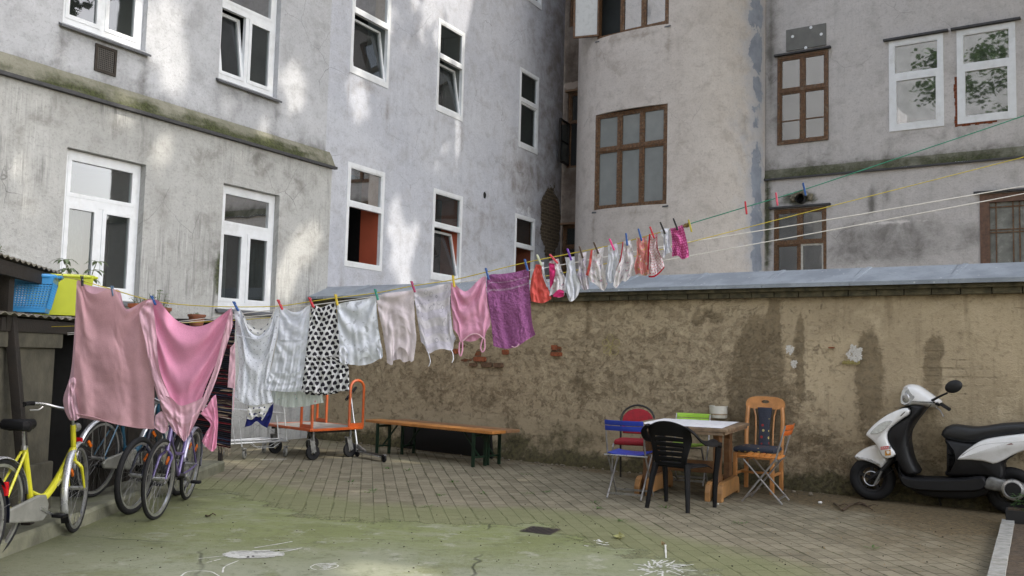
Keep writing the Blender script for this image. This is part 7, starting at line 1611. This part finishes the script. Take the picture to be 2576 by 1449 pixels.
for k, (lab, mt_, tp_, bt, lf, rt, tr_) in enumerate(UND):
    nm = 'socks' if 'socks' in lab else ('leggings' if 'leggings' in lab else 'briefs'); g = garment(nm, lab, nm, cU(*tp_[1]))
    part(g, 'front', mt_, cU, tp_, bt, lf, rt, off=.016, nu=28, nv=34, fold=.014, nf=1.5, noise=.016, ph=k*.37)
    mid_ = lambda a, b, f: (a[0]+(b[0]-a[0])*f, a[1]+(b[1]-a[1])*f)
    part(g, 'back', mt_, cU, [mid_(p, (p[0], p[1]), 0) for p in tp_], [(p[0]+8, p[1]-18) for p in bt], [(p[0]+4, p[1]-3*i) for i, p in enumerate(lf)], [(p[0]+6, p[1]-5*i) for i, p in enumerate(rt)], off=-.014, nu=20, nv=24, fold=.012, nf=1.5, noise=.014, ph=k*.6+.3)
    for (tm, a, b, c, d) in tr_: part(g, 'trim', tm, cU, a, b, c, d, off=.034, nu=8, nv=20, fold=.006, noise=.008)
# ropes
ROPY = simple('yellow_plastic_rope', (.50, .40, .03), .45, var=.2, scale=60); ROPG = simple('green_plastic_rope', (.02, .22, .13), .45, var=.2, scale=60); ROPW = simple('white_plastic_rope', (.62, .60, .56), .5, var=.15, scale=60)
def rope(label, pts, mat, r, off=0.0, name='clothesline', first=None):
    P = [LP(x, y, off) for x, y in pts]
    if first is not None: P = [first]+P
    m = MB(); m.tube(crom(P, 70), r, 6); o = m.build(name, mat, None, smooth=60); tag(o, label, 'clothesline'); return o
rope('yellow clothesline that carries all the laundry', [(205, 706), (285, 729), (385, 757), (480, 768), (590, 772), (700, 770), (785, 758), (848, 749), (945, 737), (1040, 719), (1140, 704), (1225, 684), (1320, 661), (1425, 640), (1500, 625), (1570, 609), (1640, 590), (1700, 574), (1735, 563)], ROPY, .0032, first=V((-3.73, 7.5, 2.0)))
rope('green clothesline running empty to the upper right, three pegs on it', [(1735, 563), (1875, 521), (2022, 477), (2300, 384), (2576, 291), (3000, 140)], ROPG, .003)
rope('second yellow clothesline behind the laundry, without any pegs', [(130, 822), (600, 805), (1000, 762), (1448, 680), (1524, 663), (1655, 630), (1740, 608), (2100, 516), (2576, 395), (3000, 286)], ROPY, .0025, -.35)
rope('upper of the two white clotheslines behind the laundry', [(170, 838), (457, 808), (550, 796), (900, 752), (1335, 680), (1692, 616), (2100, 550), (2576, 468), (3000, 396)], ROPW, .0032, -.55)
rope('lower white clothesline passing just above the zinc coping', [(170, 842), (457, 812), (900, 770), (1335, 714), (1665, 656), (2100, 577), (2576, 487), (3000, 404)], ROPW, .0032, -.75)
p = LP(1727, 567); m = MB(); m.ellip(p, (.017, .013, .013), 10, 7); m.ellip(p+V((.012, -.006, .008)), (.009, .009, .011), 8, 6); m.ellip(p+V((-.012, -.004, -.006)), (.008, .008, .009), 8, 6); o = m.build('rope_knot', simple('dark_knotted_rope', (.14, .09, .03), .8, var=.5, scale=50), None); tag(o, 'dark knot joining the yellow and green clotheslines', 'rope knot')
# pegs
PC = {}
def pcol(n, c): 
    if n not in PC: PC[n] = simple(n+'_peg_plastic', c, .4, var=.12, scale=20)
    return PC[n]
CC = dict(black=(.012, .012, .013), greyblue=(.08, .14, .22), blue=(.012, .07, .25), red=(.42, .02, .035), yellow=(.5, .37, .02), green=(.015, .2, .14), magenta=(.28, .02, .09), palegreen=(.42, .45, .32), coral=(.55, .06, .08), purple=(.13, .03, .30), brown=(.05, .028, .016), pink=(.62, .03, .2), olive=(.42, .36, .04), rose=(.55, .07, .12))
SPRING = CHROME
def peg(col, label, a, b, off=.03):
    A, B = LP(*a, off), LP(*b, off+.005); c = (A+B)/2; d = (A-B); L = .074; d.normalize(); t = thing('clothes_peg', label, 'clothes peg', tuple(c), 0, 'plastic clothes pegs on the lines')
    sx = NL.cross(d).normalized(); fw = -NL
    for s in (-1, 1):
        y0 = fw*(.0052*s); top = d*L*.5+fw*(.010*s); m = MB()
        m.bar(-d*L*.5+fw*.0048*s, d*L*.06+fw*.0056*s, .0105, .006, up=fw); m.bar(d*L*.06+fw*.0056*s, top, .0105, .0055, up=fw, w2=.009); m.build('peg_half', pcol(col, CC[col]), t, smooth=0, bevel=.0012, seg=1)
    m = MB(); m.tube([d*.006-sx*.0065, d*.006+sx*.0065], .0052, 8); m.build('spring', SPRING, t)
peg('black', 'black peg at the top left corner of the dusty pink blanket', cL(148, 48), cL(152, 122)); peg('greyblue', 'greyish blue peg in the middle of the dusty pink blanket', cL(378, 128), cL(390, 196)); peg('blue', 'blue peg where the blanket and the pink hooded towel meet', cL(684, 203), cL(713, 266), .06)
peg('blue', 'blue peg between the pink hooded towel and the speckled romper', cD(70, 228), cD(108, 306)); peg('red', 'red peg between the romper and the white skirt', cD(460, 206), cD(505, 302)); peg('red', 'red peg at the left shoulder of the heart dress', cD(738, 183), cD(782, 285)); peg('yellow', 'yellow peg between the heart dress and the spotted shirt', cD(974, 166), cD(991, 256))
peg('green', 'teal green peg between the spotted shirt and the beige vest', cD(1325, 116), cD(1352, 212)); peg('magenta', 'dark magenta peg between the beige vest and the lavender camisole', cP(50, 158), cP(106, 332)); peg('yellow', 'yellow peg at the left of the pink tank top', cP(650, 76), cP(672, 258)); peg('blue', 'blue peg between the pink tank top and the purple towel', cP(1126, -20), cP(1168, 138)); peg('blue', 'blue peg at the right corner of the purple towel', cE(1382, 503), cE(1408, 597))
peg('palegreen', 'pale green peg on the coral briefs', cU(148, 678), cU(188, 768)); peg('coral', 'coral peg on the magenta striped briefs', cU(322, 658), cU(405, 752)); peg('purple', 'purple peg on the plain white briefs', cU(548, 566), cU(602, 724)); peg('brown', 'dark brown peg on the lilac patterned briefs', cU(714, 538), cU(756, 690)); peg('brown', 'dark brown peg on the briefs with the coral waistband', cU(910, 485), cU(968, 628)); peg('pink', 'hot pink peg on the narrow white briefs', cU(1122, 436), cU(1184, 584))
peg('blue', 'blue peg on the briefs with red piping', cU(1345, 356), cU(1362, 524)); peg('blue', 'blue peg on the salmon pink briefs', cU(1512, 290), cU(1558, 464)); peg('red', 'red peg on the red dotted briefs', cU(1678, 290), cU(1720, 404)); peg('black', 'black peg on the white socks', cU(1812, 210), cU(1874, 360)); peg('black', 'black peg on the pink knitted leggings', cU(1992, 165), cU(2044, 304)); peg('olive', 'olive yellow peg hanging alone beside the rope knot', cU(2193, 165), cU(2238, 345), .01)
peg('red', 'red peg on the green line, nearest to the laundry', (1874, 503), (1879, 543), .01); peg('rose', 'rose coloured peg in the middle of the green line', (1951, 479), (1957, 523), .01); peg('blue', 'blue peg on the green line, farthest to the right', (2019, 456), (2028, 497), .01)
# dark woven rug hung over a rail behind the pink towel
def rugmat():
    t = newmat('dark_woven_rag_rug'); uv = t.coord('UV'); x, y, z = t.sep(uv); wob = t.addm(y, t.mul(t.math('SUBTRACT', t.noise(t.map(uv, scale=(9, 40, 1)), 1.5, 3, .6), .5), .018))
    r = t.n('ShaderNodeTexWhiteNoise', {'noise_dimensions': '1D'}); t.put(r.inputs['W'], t.math('FLOOR', t.math('DIVIDE', wob, .017))); seg = t.noise(t.map(uv, scale=(4, 60, 1)), 1, 2, .5)
    k = t.addm(r.outputs[0], t.mul(t.math('SUBTRACT', seg, .5), .5))
    rp = t.n('ShaderNodeValToRGB'); rp.color_ramp.interpolation = 'CONSTANT'; el = rp.color_ramp.elements
    for i, (p, c) in enumerate([(0, (.012, .012, .016)), (.3, (.05, .008, .012)), (.42, (.025, .03, .05)), (.55, (.012, .01, .012)), (.66, (.22, .17, .12)), (.74, (.03, .02, .02)), (.86, (.12, .015, .02)), (.94, (.30, .27, .23))]):
        e = el[i] if i < 2 else el.new(p); e.position = p; e.color = (*c, 1)
    t.put(rp.inputs[0], k); f = t.math('FRACT', t.math('DIVIDE', wob, .017)); h = t.math('SINE', t.mul(f, pi)); t.out(rp.outputs[0], .95, 0, t.bump(h, .9, .01), .1); return t.m
OR = 9.55; RP = lambda x, y, o=0: onpl(x, y, NL, OR-o)
rg = thing('rag_rug', 'dark woven rag rug with pale fringe hanging behind the pink towel', 'rug', tuple(RP(530, 810)))
T_ = [(440, 806), (500, 808), (590, 806)]; nu, nv = 40, 70; pts = []; uv = []
tl_, tr_, br_, bl_ = [V(p) for p in ((436, 806), (592, 808), (580, 1128), (424, 1096))]
for j in range(nv):
    v_ = j/(nv-1)
    for i in range(nu):
        u = i/(nu-1); q = tl_.lerp(tr_, u).lerp(bl_.lerp(br_, u), v_); pts.append(RP(q.x, q.y, .012*sin(u*9+v_*2)+.015*fbm(u*3, v_*3, 5))); uv.append((u*.6, -v_*1.1))
m = MB(); m.grid(pts, nu, nv, uv); m.build('woven_cloth', rugmat(), rg, world=True, smooth=180)
m = MB()
for i in range(46):
    u = i/45; q = bl_.lerp(br_, u); P = [RP(q.x, q.y)]; 
    for k in range(3): P.append(P[-1]+V((.012*(random.random()-.5), .01*(random.random()-.5), -.022-.01*random.random())))
    m.tube(P, .0035, 4)
m.build('fringe', simple('pale_fringe', (.3, .25, .18), .95, var=.5, scale=40), rg, world=True)
# the rail it hangs on: thin dark post and bar
a, b = RP(420, 804), RP(600, 806); ft = gnd(569, 1172)
rl_ = thing('rug_rail', 'dark metal rail with a single post holding the rag rug', 'rail', tuple(ft))
m = MB(); m.tube([a, b], .014, 8); m.build('top_bar', DARKW, rl_, world=True)
b2 = RP(569, 806); m = MB(); m.bar(V((b2.x, b2.y+.03, 0)), b2+V((0, .03, 0)), .045, .045); m.build('post', DARKW, rl_, world=True)
# ------------------------------------------------------------------ plants, litter
def leafmat(name, c, c2):
    t = newmat(name); co = t.coord(); t.out(t.mix(t.noise(co, 9, 4, .6), c, c2), .5, trans=.3); return t.m
LEAF = leafmat('green_leaf', (.05, .12, .02), (.11, .2, .045)); LEAFD = leafmat('dark_leaf', (.012, .035, .012), (.03, .07, .02)); LEAFY = leafmat('grey_green_leaf', (.12, .17, .09), (.2, .25, .14)); STEM = simple('plant_stem', (.09, .11, .035), .7, var=.3); TERRA = simple('terracotta', (.42, .12, .045), .8, var=.25, scale=16, dirt=(.3, .2, .13), dirt_amt=.4); TERRB = simple('brown_terracotta', (.2, .07, .035), .8, var=.3, scale=16)
def leaf(mb, base, d, L, w, droop=.3, up=V((0, 0, 1))):
    d = V(d).normalized(); side = d.cross(up); side = side.normalized() if side.length > 1e-3 else V((1, 0, 0)); pr = [(0, .05), (.25, .8), (.5, 1), (.75, .7), (1, .02)]; vs = []
    for f, k in pr:
        c = V(base)+d*L*f+V((0, 0, -droop*L*f*f)); vs += [c-side*w*k/2, c+V((0, 0, -.06*w)), c+side*w*k/2]
    fs = []
    for i in range(4):
        for j in range(2): fs.append((i*3+j, i*3+j+1, (i+1)*3+j+1, (i+1)*3+j))
    mb.add(vs, fs)
def potplant(label, loc, r, h, pot, kind, hh, n, mat=LEAF, cat='potted plant'):
    t = thing('potted_plant', label, cat, loc); rnd = random.Random(int(loc[1]*100)+n)
    if pot:
        m = MB(); m.lathe([(0, 0), (r*.72, 0), (r*.95, h*.8), (r*1.05, h*.8), (r*1.06, h), (r*.93, h), (r*.9, h*.88), (0, h*.86)], 22); m.build('pot', pot, t, smooth=40)
        m = MB(); m.lathe([(0, h*.9), (r*.91, h*.9)], 18); m.build('soil', SOIL, t)
    st = MB(); lf = MB()
    for i in range(n):
        a = rnd.random()*2*pi; k = rnd.random(); x, y = r*.5*k*cos(a), r*.5*k*sin(a)
        if kind == 'tall':
            P = [V((x, y, h*.85))]
            for j in range(5): P.append(P[-1]+V((.035*cos(a)*rnd.random(), .035*sin(a)*rnd.random(), hh/5)))
            st.tube(P, .004, 5)
            for j in range(1, 6):
                for q in range(2): b = a+q*pi+j*1.3; leaf(lf, P[j], (cos(b), sin(b), .5), .10+.06*rnd.random(), .045, .7); leaf(lf, P[j], (cos(b+1.5), sin(b+1.5), .4), .08+.05*rnd.random(), .04, .8)
        else:
            P = [V((x, y, h*.85)), V((x*1.8, y*1.8, h*.85+hh*(.4+.6*rnd.random())))]; st.tube(P, .0025, 4)
            for j in range(5): b = rnd.random()*2*pi; leaf(lf, P[0].lerp(P[1], .3+.7*j/4), (cos(b), sin(b), .4), .035+.03*rnd.random(), .02, .5)
    st.build('stem', STEM, t); lf.build('foliage', mat, t, smooth=0); return t
potplant('small leafy plant behind the yellow basket in front of the left window', (-3.92, 8.3, 1.68), .1, .12, TERRB, 'tall', .42, 3, LEAFY)
potplant('dark narrow leaved plant above the upper corrugated roof at the left edge', (-3.86, 6.35, 2.06), .08, .1, TERRB, 'tall', .42, 2, LEAFD)
potplant('bushy green plant on the upper corrugated roof', (-4.02, 7.0, 2.06), .09, .05, None, 'bush', .12, 12, LEAF)
potplant('orange terracotta pot with pale succulents behind the blanket', (-3.62, 9.0, 1.68), .15, .17, TERRA, 'bush', .10, 16, LEAFY)
potplant('terracotta pot with a dried flower stalk standing behind the orange pot', (-3.75, 9.65, 1.69), .14, .16, TERRB, 'bush', .22, 14, LEAF)
potplant('brown pot at the right end of the shelter roof', (-3.35, 9.72, 1.67), .09, .12, TERRB, 'bush', .05, 6, LEAFY)
# trough with a green plant at the end of the kerb
p = ka+kn*.38+kd*-.05
t = thing('planter_trough', 'dark planter trough with a low green plant at the corner of the soil bed', 'planter', (p.x, p.y, 0), atan2(kn.y, kn.x))
m = MB(); m.box((0, 0, .08), (.70, .20, .16)); m.build('trough', simple('dark_planter', (.012, .011, .010), .7, var=.4), t, bevel=.008)
m = MB(); m.box((0, 0, .163), (.66, .16, .01)); m.build('soil', SOIL, t)
lf = MB(); rnd = random.Random(5)
for i in range(150):
    a = rnd.random()*2*pi; x = (rnd.random()-.5)*.6; y = (rnd.random()-.5)*.16; leaf(lf, (x, y, .16+.13*rnd.random()), (cos(a), sin(a), .3+.4*rnd.random()), .05+.03*rnd.random(), .028, .4)
lf.build('foliage', leafmat('dark_green_leaf', (.02, .065, .012), (.05, .12, .025)), t, smooth=0)
# weeds in the paving joints (uncountable little tufts)
m = MB(); rnd = random.Random(11)
spots = [gnd(858.67+x/3, 966+y/3) for x, y in ((1395, 685), (1925, 945), (1405, 830), (2448, 938), (1550, 820), (500, 655), (240, 810), (75, 740), (1070, 830), (650, 930), (840, 745), (745, 845), (1905, 900), (345, 640))]+[gnd(x, y) for x, y in ((1862, 1318), (1560, 1312), (2190, 1380), (760, 1186), (930, 1240))]
for s in spots:
    for i in range(14): a = rnd.random()*2*pi; r = .05*rnd.random(); leaf(m, (s.x+r*cos(a), s.y+r*sin(a), .003), (cos(a), sin(a), .35+.6*rnd.random()), .03+.035*rnd.random(), .010, .3)
tag(m.build('weeds', LEAF, None, smooth=0), 'tiny green weeds sprouting between the paving stones', 'weeds', None, 'stuff')
# litter: leaves, twigs, stones
DRY = leafmat('dry_leaf', (.16, .10, .04), (.26, .19, .09)); DRYG = leafmat('yellowish_leaf', (.3, .31, .1), (.42, .4, .2)); TWIG = simple('dead_twig', (.07, .045, .025), .9, var=.4, scale=40)
def flatleaf(label, px, L, mat, seed, z=.006):
    p = gnd(*px, z); t = MB(); rnd = random.Random(seed); n = 9; vs = []; a = rnd.random()*2*pi; d = V((cos(a), sin(a), 0)); s = V((-d.y, d.x, 0))
    for i in range(n):
        f = i/(n-1); w_ = L*.33*sin(pi*min(1, f*1.02+.01))**.7*(1+.25*rnd.random()); c = p+d*L*(f-.5); b = .02*sin(f*4+seed)
        vs += [c-s*w_+V((0, 0, .02+b*.5+.012*rnd.random())), c+V((0, 0, .004)), c+s*w_+V((0, 0, .012+.012*rnd.random()))]
    fs = []
    for i in range(n-1):
        for j in range(2): fs.append((i*3+j, i*3+j+1, (i+1)*3+j+1, (i+1)*3+j))
    t.add(vs, fs); o = t.build('fallen_leaf', mat, None, smooth=0); tag(o, label, 'leaf')
flatleaf('curled pale dry leaf on the concrete edge near the drain cover', (1557, 1353), .12, DRYG, 3); flatleaf('yellow green leaf beneath the black plastic chair', (1673, 1254), .09, DRYG, 8)
flatleaf('small brown leaf on the paving below the orange folding chair', (1668, 1372), .04, DRY, 5)
def twig(label, pts, r):
    P = [gnd(x, y, .012+.008*(i % 2)) for i, (x, y) in enumerate(pts)]; m = MB(); P = crom(P, 16); m.tube(P, [r*(1-.5*i/15) for i in range(16)], 6); 
    q = P[8]; m.tube([q, q+V((.05, -.04, .03)), q+V((.08, -.06, .02))], r*.6, 5); tag(m.build('twig', TWIG, None), label, 'twig')
twig('forked dead twig lying in front of the scooter wheel', [(2120, 1284), (2140, 1270), (2165, 1268), (2185, 1275)], .012); twig('short bent twig left of the forked one', [(2098, 1266), (2110, 1275), (2116, 1283)], .009); twig('thin twig pointing at the scooter', [(2172, 1266), (2188, 1278), (2196, 1283)], .008)
twig('black twig on the green concrete', [(518, 1297), (524, 1298), (529, 1297)], .008)
def stone(label, px, r, mat, seed):
    p = gnd(*px, r*.6); m = MB(); m.ellip(p, (r, r*.8, r*.65), 9, 6); rnd = random.Random(seed)
    for i, q in enumerate(m.v): m.v[i] = p+(q-p)*(1+.25*mnoise.noise(V((q.x*30, q.y*30, q.z*30+seed))))
    tag(m.build('stone', mat, None), label, 'stone')
DKST = simple('dark_stone', (.02, .018, .016), .8, var=.4); WST = simple('white_stone', (.6, .59, .56), .8, var=.2)
stone('left of two dark pebbles on the solid white chalk patch', (624, 1402), .012, DKST, 1); stone('right of two dark pebbles on the solid white chalk patch', (637, 1400), .012, DKST, 2); stone('crumpled white scrap on the soil left of the scooter', (2063, 1264), .022, WST, 3); stone('tiny white pebble near the table foot', (1806, 1268), .012, WST, 4)
# rubble along the foot of the wall
m = MB(); rnd = random.Random(21)
for i in range(260):
    q = g0+.3+rnd.random()*8.5; o = .04+abs(rnd.gauss(0, .16)); r = .006+.026*rnd.random()**3; p = WG.pt(q, r*.4, o); b = len(m.v); m.ellip(p, (r, r*(.6+.4*rnd.random()), r*.6), 6, 4, MX.Rotation(rnd.random()*3, 3, 'Z'))
tag(m.build('rubble', RUB, None, smooth=0), 'crumbs of plaster and grit lying along the foot of the garden wall', 'rubble', None, 'stuff')
m = MB()
for i in range(420):
    p = V((ka.x-2.6+rnd.random()*3.0, 6.2+rnd.random()*4.2, .006))
    if (WG.n.dot(p)-WG.d) < .1: continue
    a = rnd.random()*2*pi; leaf(m, p, (cos(a), sin(a), .12), .018+.03*rnd.random()**2, .010, -.1)
tag(m.build('leaf_litter', DRY, None, smooth=0), 'scattered brown leaf bits on the paving around the scooter', 'leaf litter', None, 'stuff')

m = MB(); rnd = random.Random(9)
for i in range(420):
    p = gnd(rnd.uniform(120, 2480), 1180+260*rnd.random()**.8, .006); r = .003+.006*rnd.random()**2
    if p.x < -3.25: continue
    m.ellip(p, (r, r*.7, r*.5), 5, 3, MX.Rotation(rnd.random()*3, 3, 'Z'))
tag(m.build('grit', simple('dark_grit', (.06, .05, .035), .95, var=.6, scale=60), None, smooth=0), 'specks of dark grit and crumbs scattered over the yard', 'grit', None, 'stuff')
# ------------------------------------------------------------------ what the panes reflect and what filters the sun: a tall tree and the rear facade, outside the frame
SUNH, SUNE = atan2(-.3, .95), rad(46)
SUNV = V((cos(SUNH)*cos(SUNE), sin(SUNH)*cos(SUNE), sin(SUNE)))
SKYSTR, SKYSAT, SKYTINT, SUNSTR = .6, .5, (1.0, .985, .97), 4.0
holes = []
def hole(p, r): holes.append((p, r))  # gap in the crown, opened along the sun ray to a lit spot
for x, y, r in ((418, 45, .16), (425, 95, .20), (433, 150, .15), (445, 195, .1), (736, 200, .14), (748, 235, .10), (330, 62, .14), (740, 640, .16), (770, 610, .14), (715, 670, .12), (700, 735, .12), (300, 285, .10), (395, 395, .08), (660, 335, .07)): hole(onpl(x, y, WL.n, WL.d), r)
for x, y, r in ((897, 225, .17), (905, 260, .15), (1000, 560, .12), (1005, 620, .2), (1018, 660, .15), (1040, 590, .1)): hole(onpl(x, y, WM.n, WM.d), r)
for x, y, r in ((690, 1136, .2), (715, 1130, .16), (660, 1140, .14), (1038, 1162, .09), (975, 1440, .16), (1010, 1446, .12), (905, 1212, .07), (735, 1062, .1)): hole(gnd(x, y), r)
rnd = random.Random(77)
TC = V((12.4, 7.0, 17.8)); TRd = V((7.6, 8.6, 7.6))  # unseen crown, placed and sized to keep the sun off the yard
tree = thing('offscreen_tree', 'tall broad leaved tree added out of view, its pierced crown filters the sun', 'tree', (11.2, 4.6, 0))
m = MB(); P = crom([V((11.2, 4.6, -.1)), V((11.15, 4.7, 3)), V((11.4, 5.0, 7)), V((11.7, 5.6, 12)), V((12, 6.2, 17)), V((12.2, 6.4, 22))], 30); m.tube(P, [.42*(1-.9*(i/29)**1.2)+.03 for i in range(30)], 12)
for i in range(26):
    k = 10+int(18*rnd.random()); a = rnd.random()*2*pi; b = P[k]; e = V((TC.x+TRd.x*.85*cos(a), TC.y+TRd.y*.85*sin(a), b.z+1.5+3*rnd.random())); mid = b.lerp(e, .5)+V((0, 0, .6)); m.tube(crom([b, mid, e], 8), [.10*(1-.85*j/7) for j in range(8)], 6)
m.build('trunk', simple('grey_brown_bark', (.12, .095, .07), .95, var=.5, scale=14, bump=.8), tree, world=True)
m = MB(); N = 27000; cen = []
for i in range(420):
    while True:
        q = V((rnd.uniform(-1, 1), rnd.uniform(-1, 1), rnd.uniform(-1, 1)))
        if .15 < q.length < 1: break
    q = q.normalized()*q.length**.55; cen.append(TC+V((q.x*TRd.x, q.y*TRd.y, q.z*TRd.z)))
for i in range(N):
    c = cen[i % len(cen)]; p = c+V((rnd.gauss(0, .55), rnd.gauss(0, .55), rnd.gauss(0, .5))); L = .17+.14*rnd.random()
    dead = False
    for h, r in holes:
        w = p-h; d = (w-SUNV*w.dot(SUNV)).length
        if d < r+L*.75: dead = True; break
    if dead: continue
    a = rnd.random()*2*pi; t_ = rnd.uniform(-.9, .9); d = V((cos(a), sin(a), t_*.5)); d.normalize(); s_ = d.cross(V((rnd.uniform(-1, 1), rnd.uniform(-1, 1), rnd.uniform(-1, 1)))); s_.normalize()
    m.add([p-d*L, p+s_*L*.62, p+d*L, p-s_*L*.62], [(0, 1, 2, 3)])
tl = newmat('tree_foliage'); cc = tl.coord(); tl.out(tl.mix(tl.noise(cc, .9, 4, .6), (.035, .075, .018), (.09, .15, .035)), .55, trans=.2)
m.build('crown', tl.m, tree, world=True, smooth=0)
# second, smaller tree by the left wall behind the camera, only seen mirrored
tree2 = thing('offscreen_tree', 'smaller leafy tree in front of the rear facade, mirrored in the brown window', 'tree', (-5.6, -1.0, 0))
m = MB(); m.tube(crom([V((-5.6, -1, -.1)), V((-5.5, -1, 4)), V((-5.7, -.9, 9)), V((-5.6, -1, 14))], 16), [.2*(1-.85*i/15) for i in range(16)], 10)
for i in range(9): a_ = i*2.4; b_ = V((-5.6, -1, 6+.7*i)); m.tube([b_, b_+V((1.3*cos(a_), 1.3*sin(a_), .9)), b_+V((2.3*cos(a_), 2.3*sin(a_), 1.2))], [.06, .04, .02], 5)
m.build('trunk', simple('grey_brown_bark', (.12, .095, .07), .95, var=.5, scale=14, bump=.8), tree2, world=True)
m = MB(); cen = [V((-5.6+3.6*rnd.gauss(0, .5), -1+3.6*rnd.gauss(0, .5), 11+5.5*rnd.uniform(-1, 1))) for i in range(46)]; cen = [V((c.x*1.0, c.y, c.z)) for c in cen]
for i in range(7500):
    p = cen[i % 46]+V((rnd.gauss(0, .4), rnd.gauss(0, .4), rnd.gauss(0, .35))); L = .09+.08*rnd.random(); a_ = rnd.random()*2*pi; d = V((cos(a_), sin(a_), rnd.uniform(-.5, .5))).normalized(); s_ = d.cross(V((rnd.uniform(-1, 1), rnd.uniform(-1, 1), 1))).normalized(); m.add([p-d*L, p+s_*L*.6, p+d*L, p-s_*L*.6], [(0, 1, 2, 3)])
m.build('crown', tl.m, tree2, world=True, smooth=0)
WB = Wall(180-34.3-0, None, thru=V((-6, -10, 0)))
if WB.n.y < 0: WB.n = -WB.n; WB.d = -WB.d
bD = thing('rear_building', 'pale sunlit facade behind the camera, visible only mirrored in window panes', 'building', (-6, -10, 0))
PB = simple('pale_cream_render', (.46, .46, .45), .9, var=.2, scale=2)
s0b = WB.t.dot(V((-6, -10, 0))); hl_ = []
for fl in range(5):
    for k in range(7): a = s0b-13+4.2*k; hl_.append((a, a+1.3, 1.6+3.6*fl, 3.6+3.6*fl))
m = MB(); wall_grid(m, WB, s0b-16, s0b+18, 0, 20, hl_, 4, lambda q, z: (0, 0, 0, 0), rev=.2); m.build('wall', PB, bD, world=True, smooth=0)
for (a, b, c, d) in hl_:
    m = MB(); ring(m, WB, a, b, c, d, .09, -.2, -.1); wbox(m, WB, (a+b)/2-.05, (a+b)/2+.05, c+.09, d-.09, -.19, -.11); fr = m.build('window', WHITE, bD, world=True, smooth=0)
    m = MB(); m.add([WB.pt(a, c, -.16), WB.pt(b, c, -.16), WB.pt(b, d, -.16), WB.pt(a, d, -.16)], [(0, 1, 2, 3)]); m.build('pane', DARKIN, fr, world=True, smooth=0)
# ------------------------------------------------------------------ camera, light, world
cam = bpy.data.cameras.new('camera'); co = bpy.data.objects.new('camera', cam); COL.objects.link(co)
co.matrix_world = MX(((RT.x, UP.x, -FW.x, 0), (RT.y, UP.y, -FW.y, 0), (RT.z, UP.z, -FW.z, CH), (0, 0, 0, 1)))
cam.sensor_width = 36; cam.lens = 36*F/2576; cam.clip_start = .05; cam.clip_end = 2000
SC.camera = co
wd = bpy.data.worlds.new('World'); SC.world = wd; wd.use_nodes = True
wt = wd.node_tree; bg = wt.nodes['Background']; sky = wt.nodes.new('ShaderNodeTexSky'); sky.sky_type = 'NISHITA'; sky.sun_disc = False
sky.sun_elevation = SUNE; sky.sun_rotation = pi/2-SUNH; sky.dust_density = 2.5; sky.air_density = 1.0; sky.ozone_density = 1.0
hs = wt.nodes.new('ShaderNodeHueSaturation'); hs.inputs['Saturation'].default_value = SKYSAT; wt.links.new(sky.outputs[0], hs.inputs['Color'])
wm = wt.nodes.new('ShaderNodeMix'); wm.data_type = 'RGBA'; wm.blend_type = 'MULTIPLY'; wm.inputs[0].default_value = 1; wm.inputs[7].default_value = (*SKYTINT, 1)
wt.links.new(hs.outputs[0], wm.inputs[6]); wt.links.new(wm.outputs[2], bg.inputs[0]); bg.inputs[1].default_value = SKYSTR
sl = bpy.data.lights.new('sun', 'SUN'); sl.energy = SUNSTR; sl.angle = rad(.53); sl.color = (1, .93, .82)
so = bpy.data.objects.new('sun', sl); COL.objects.link(so); so.rotation_euler = SUNV.to_track_quat('Z', 'Y').to_euler(); so.location = (20, -5, 30)
SC.view_settings.view_transform = 'Standard'; SC.view_settings.look = 'None'; SC.view_settings.exposure = 0; SC.view_settings.gamma = 1
SC.render.engine = 'CYCLES'
cy = SC.cycles; cy.use_adaptive_sampling = True; cy.adaptive_threshold = .02; cy.max_bounces = 6; cy.diffuse_bounces = 4; cy.glossy_bounces = 3; cy.transmission_bounces = 3; cy.transparent_max_bounces = 8; cy.caustics_reflective = False; cy.caustics_refractive = False
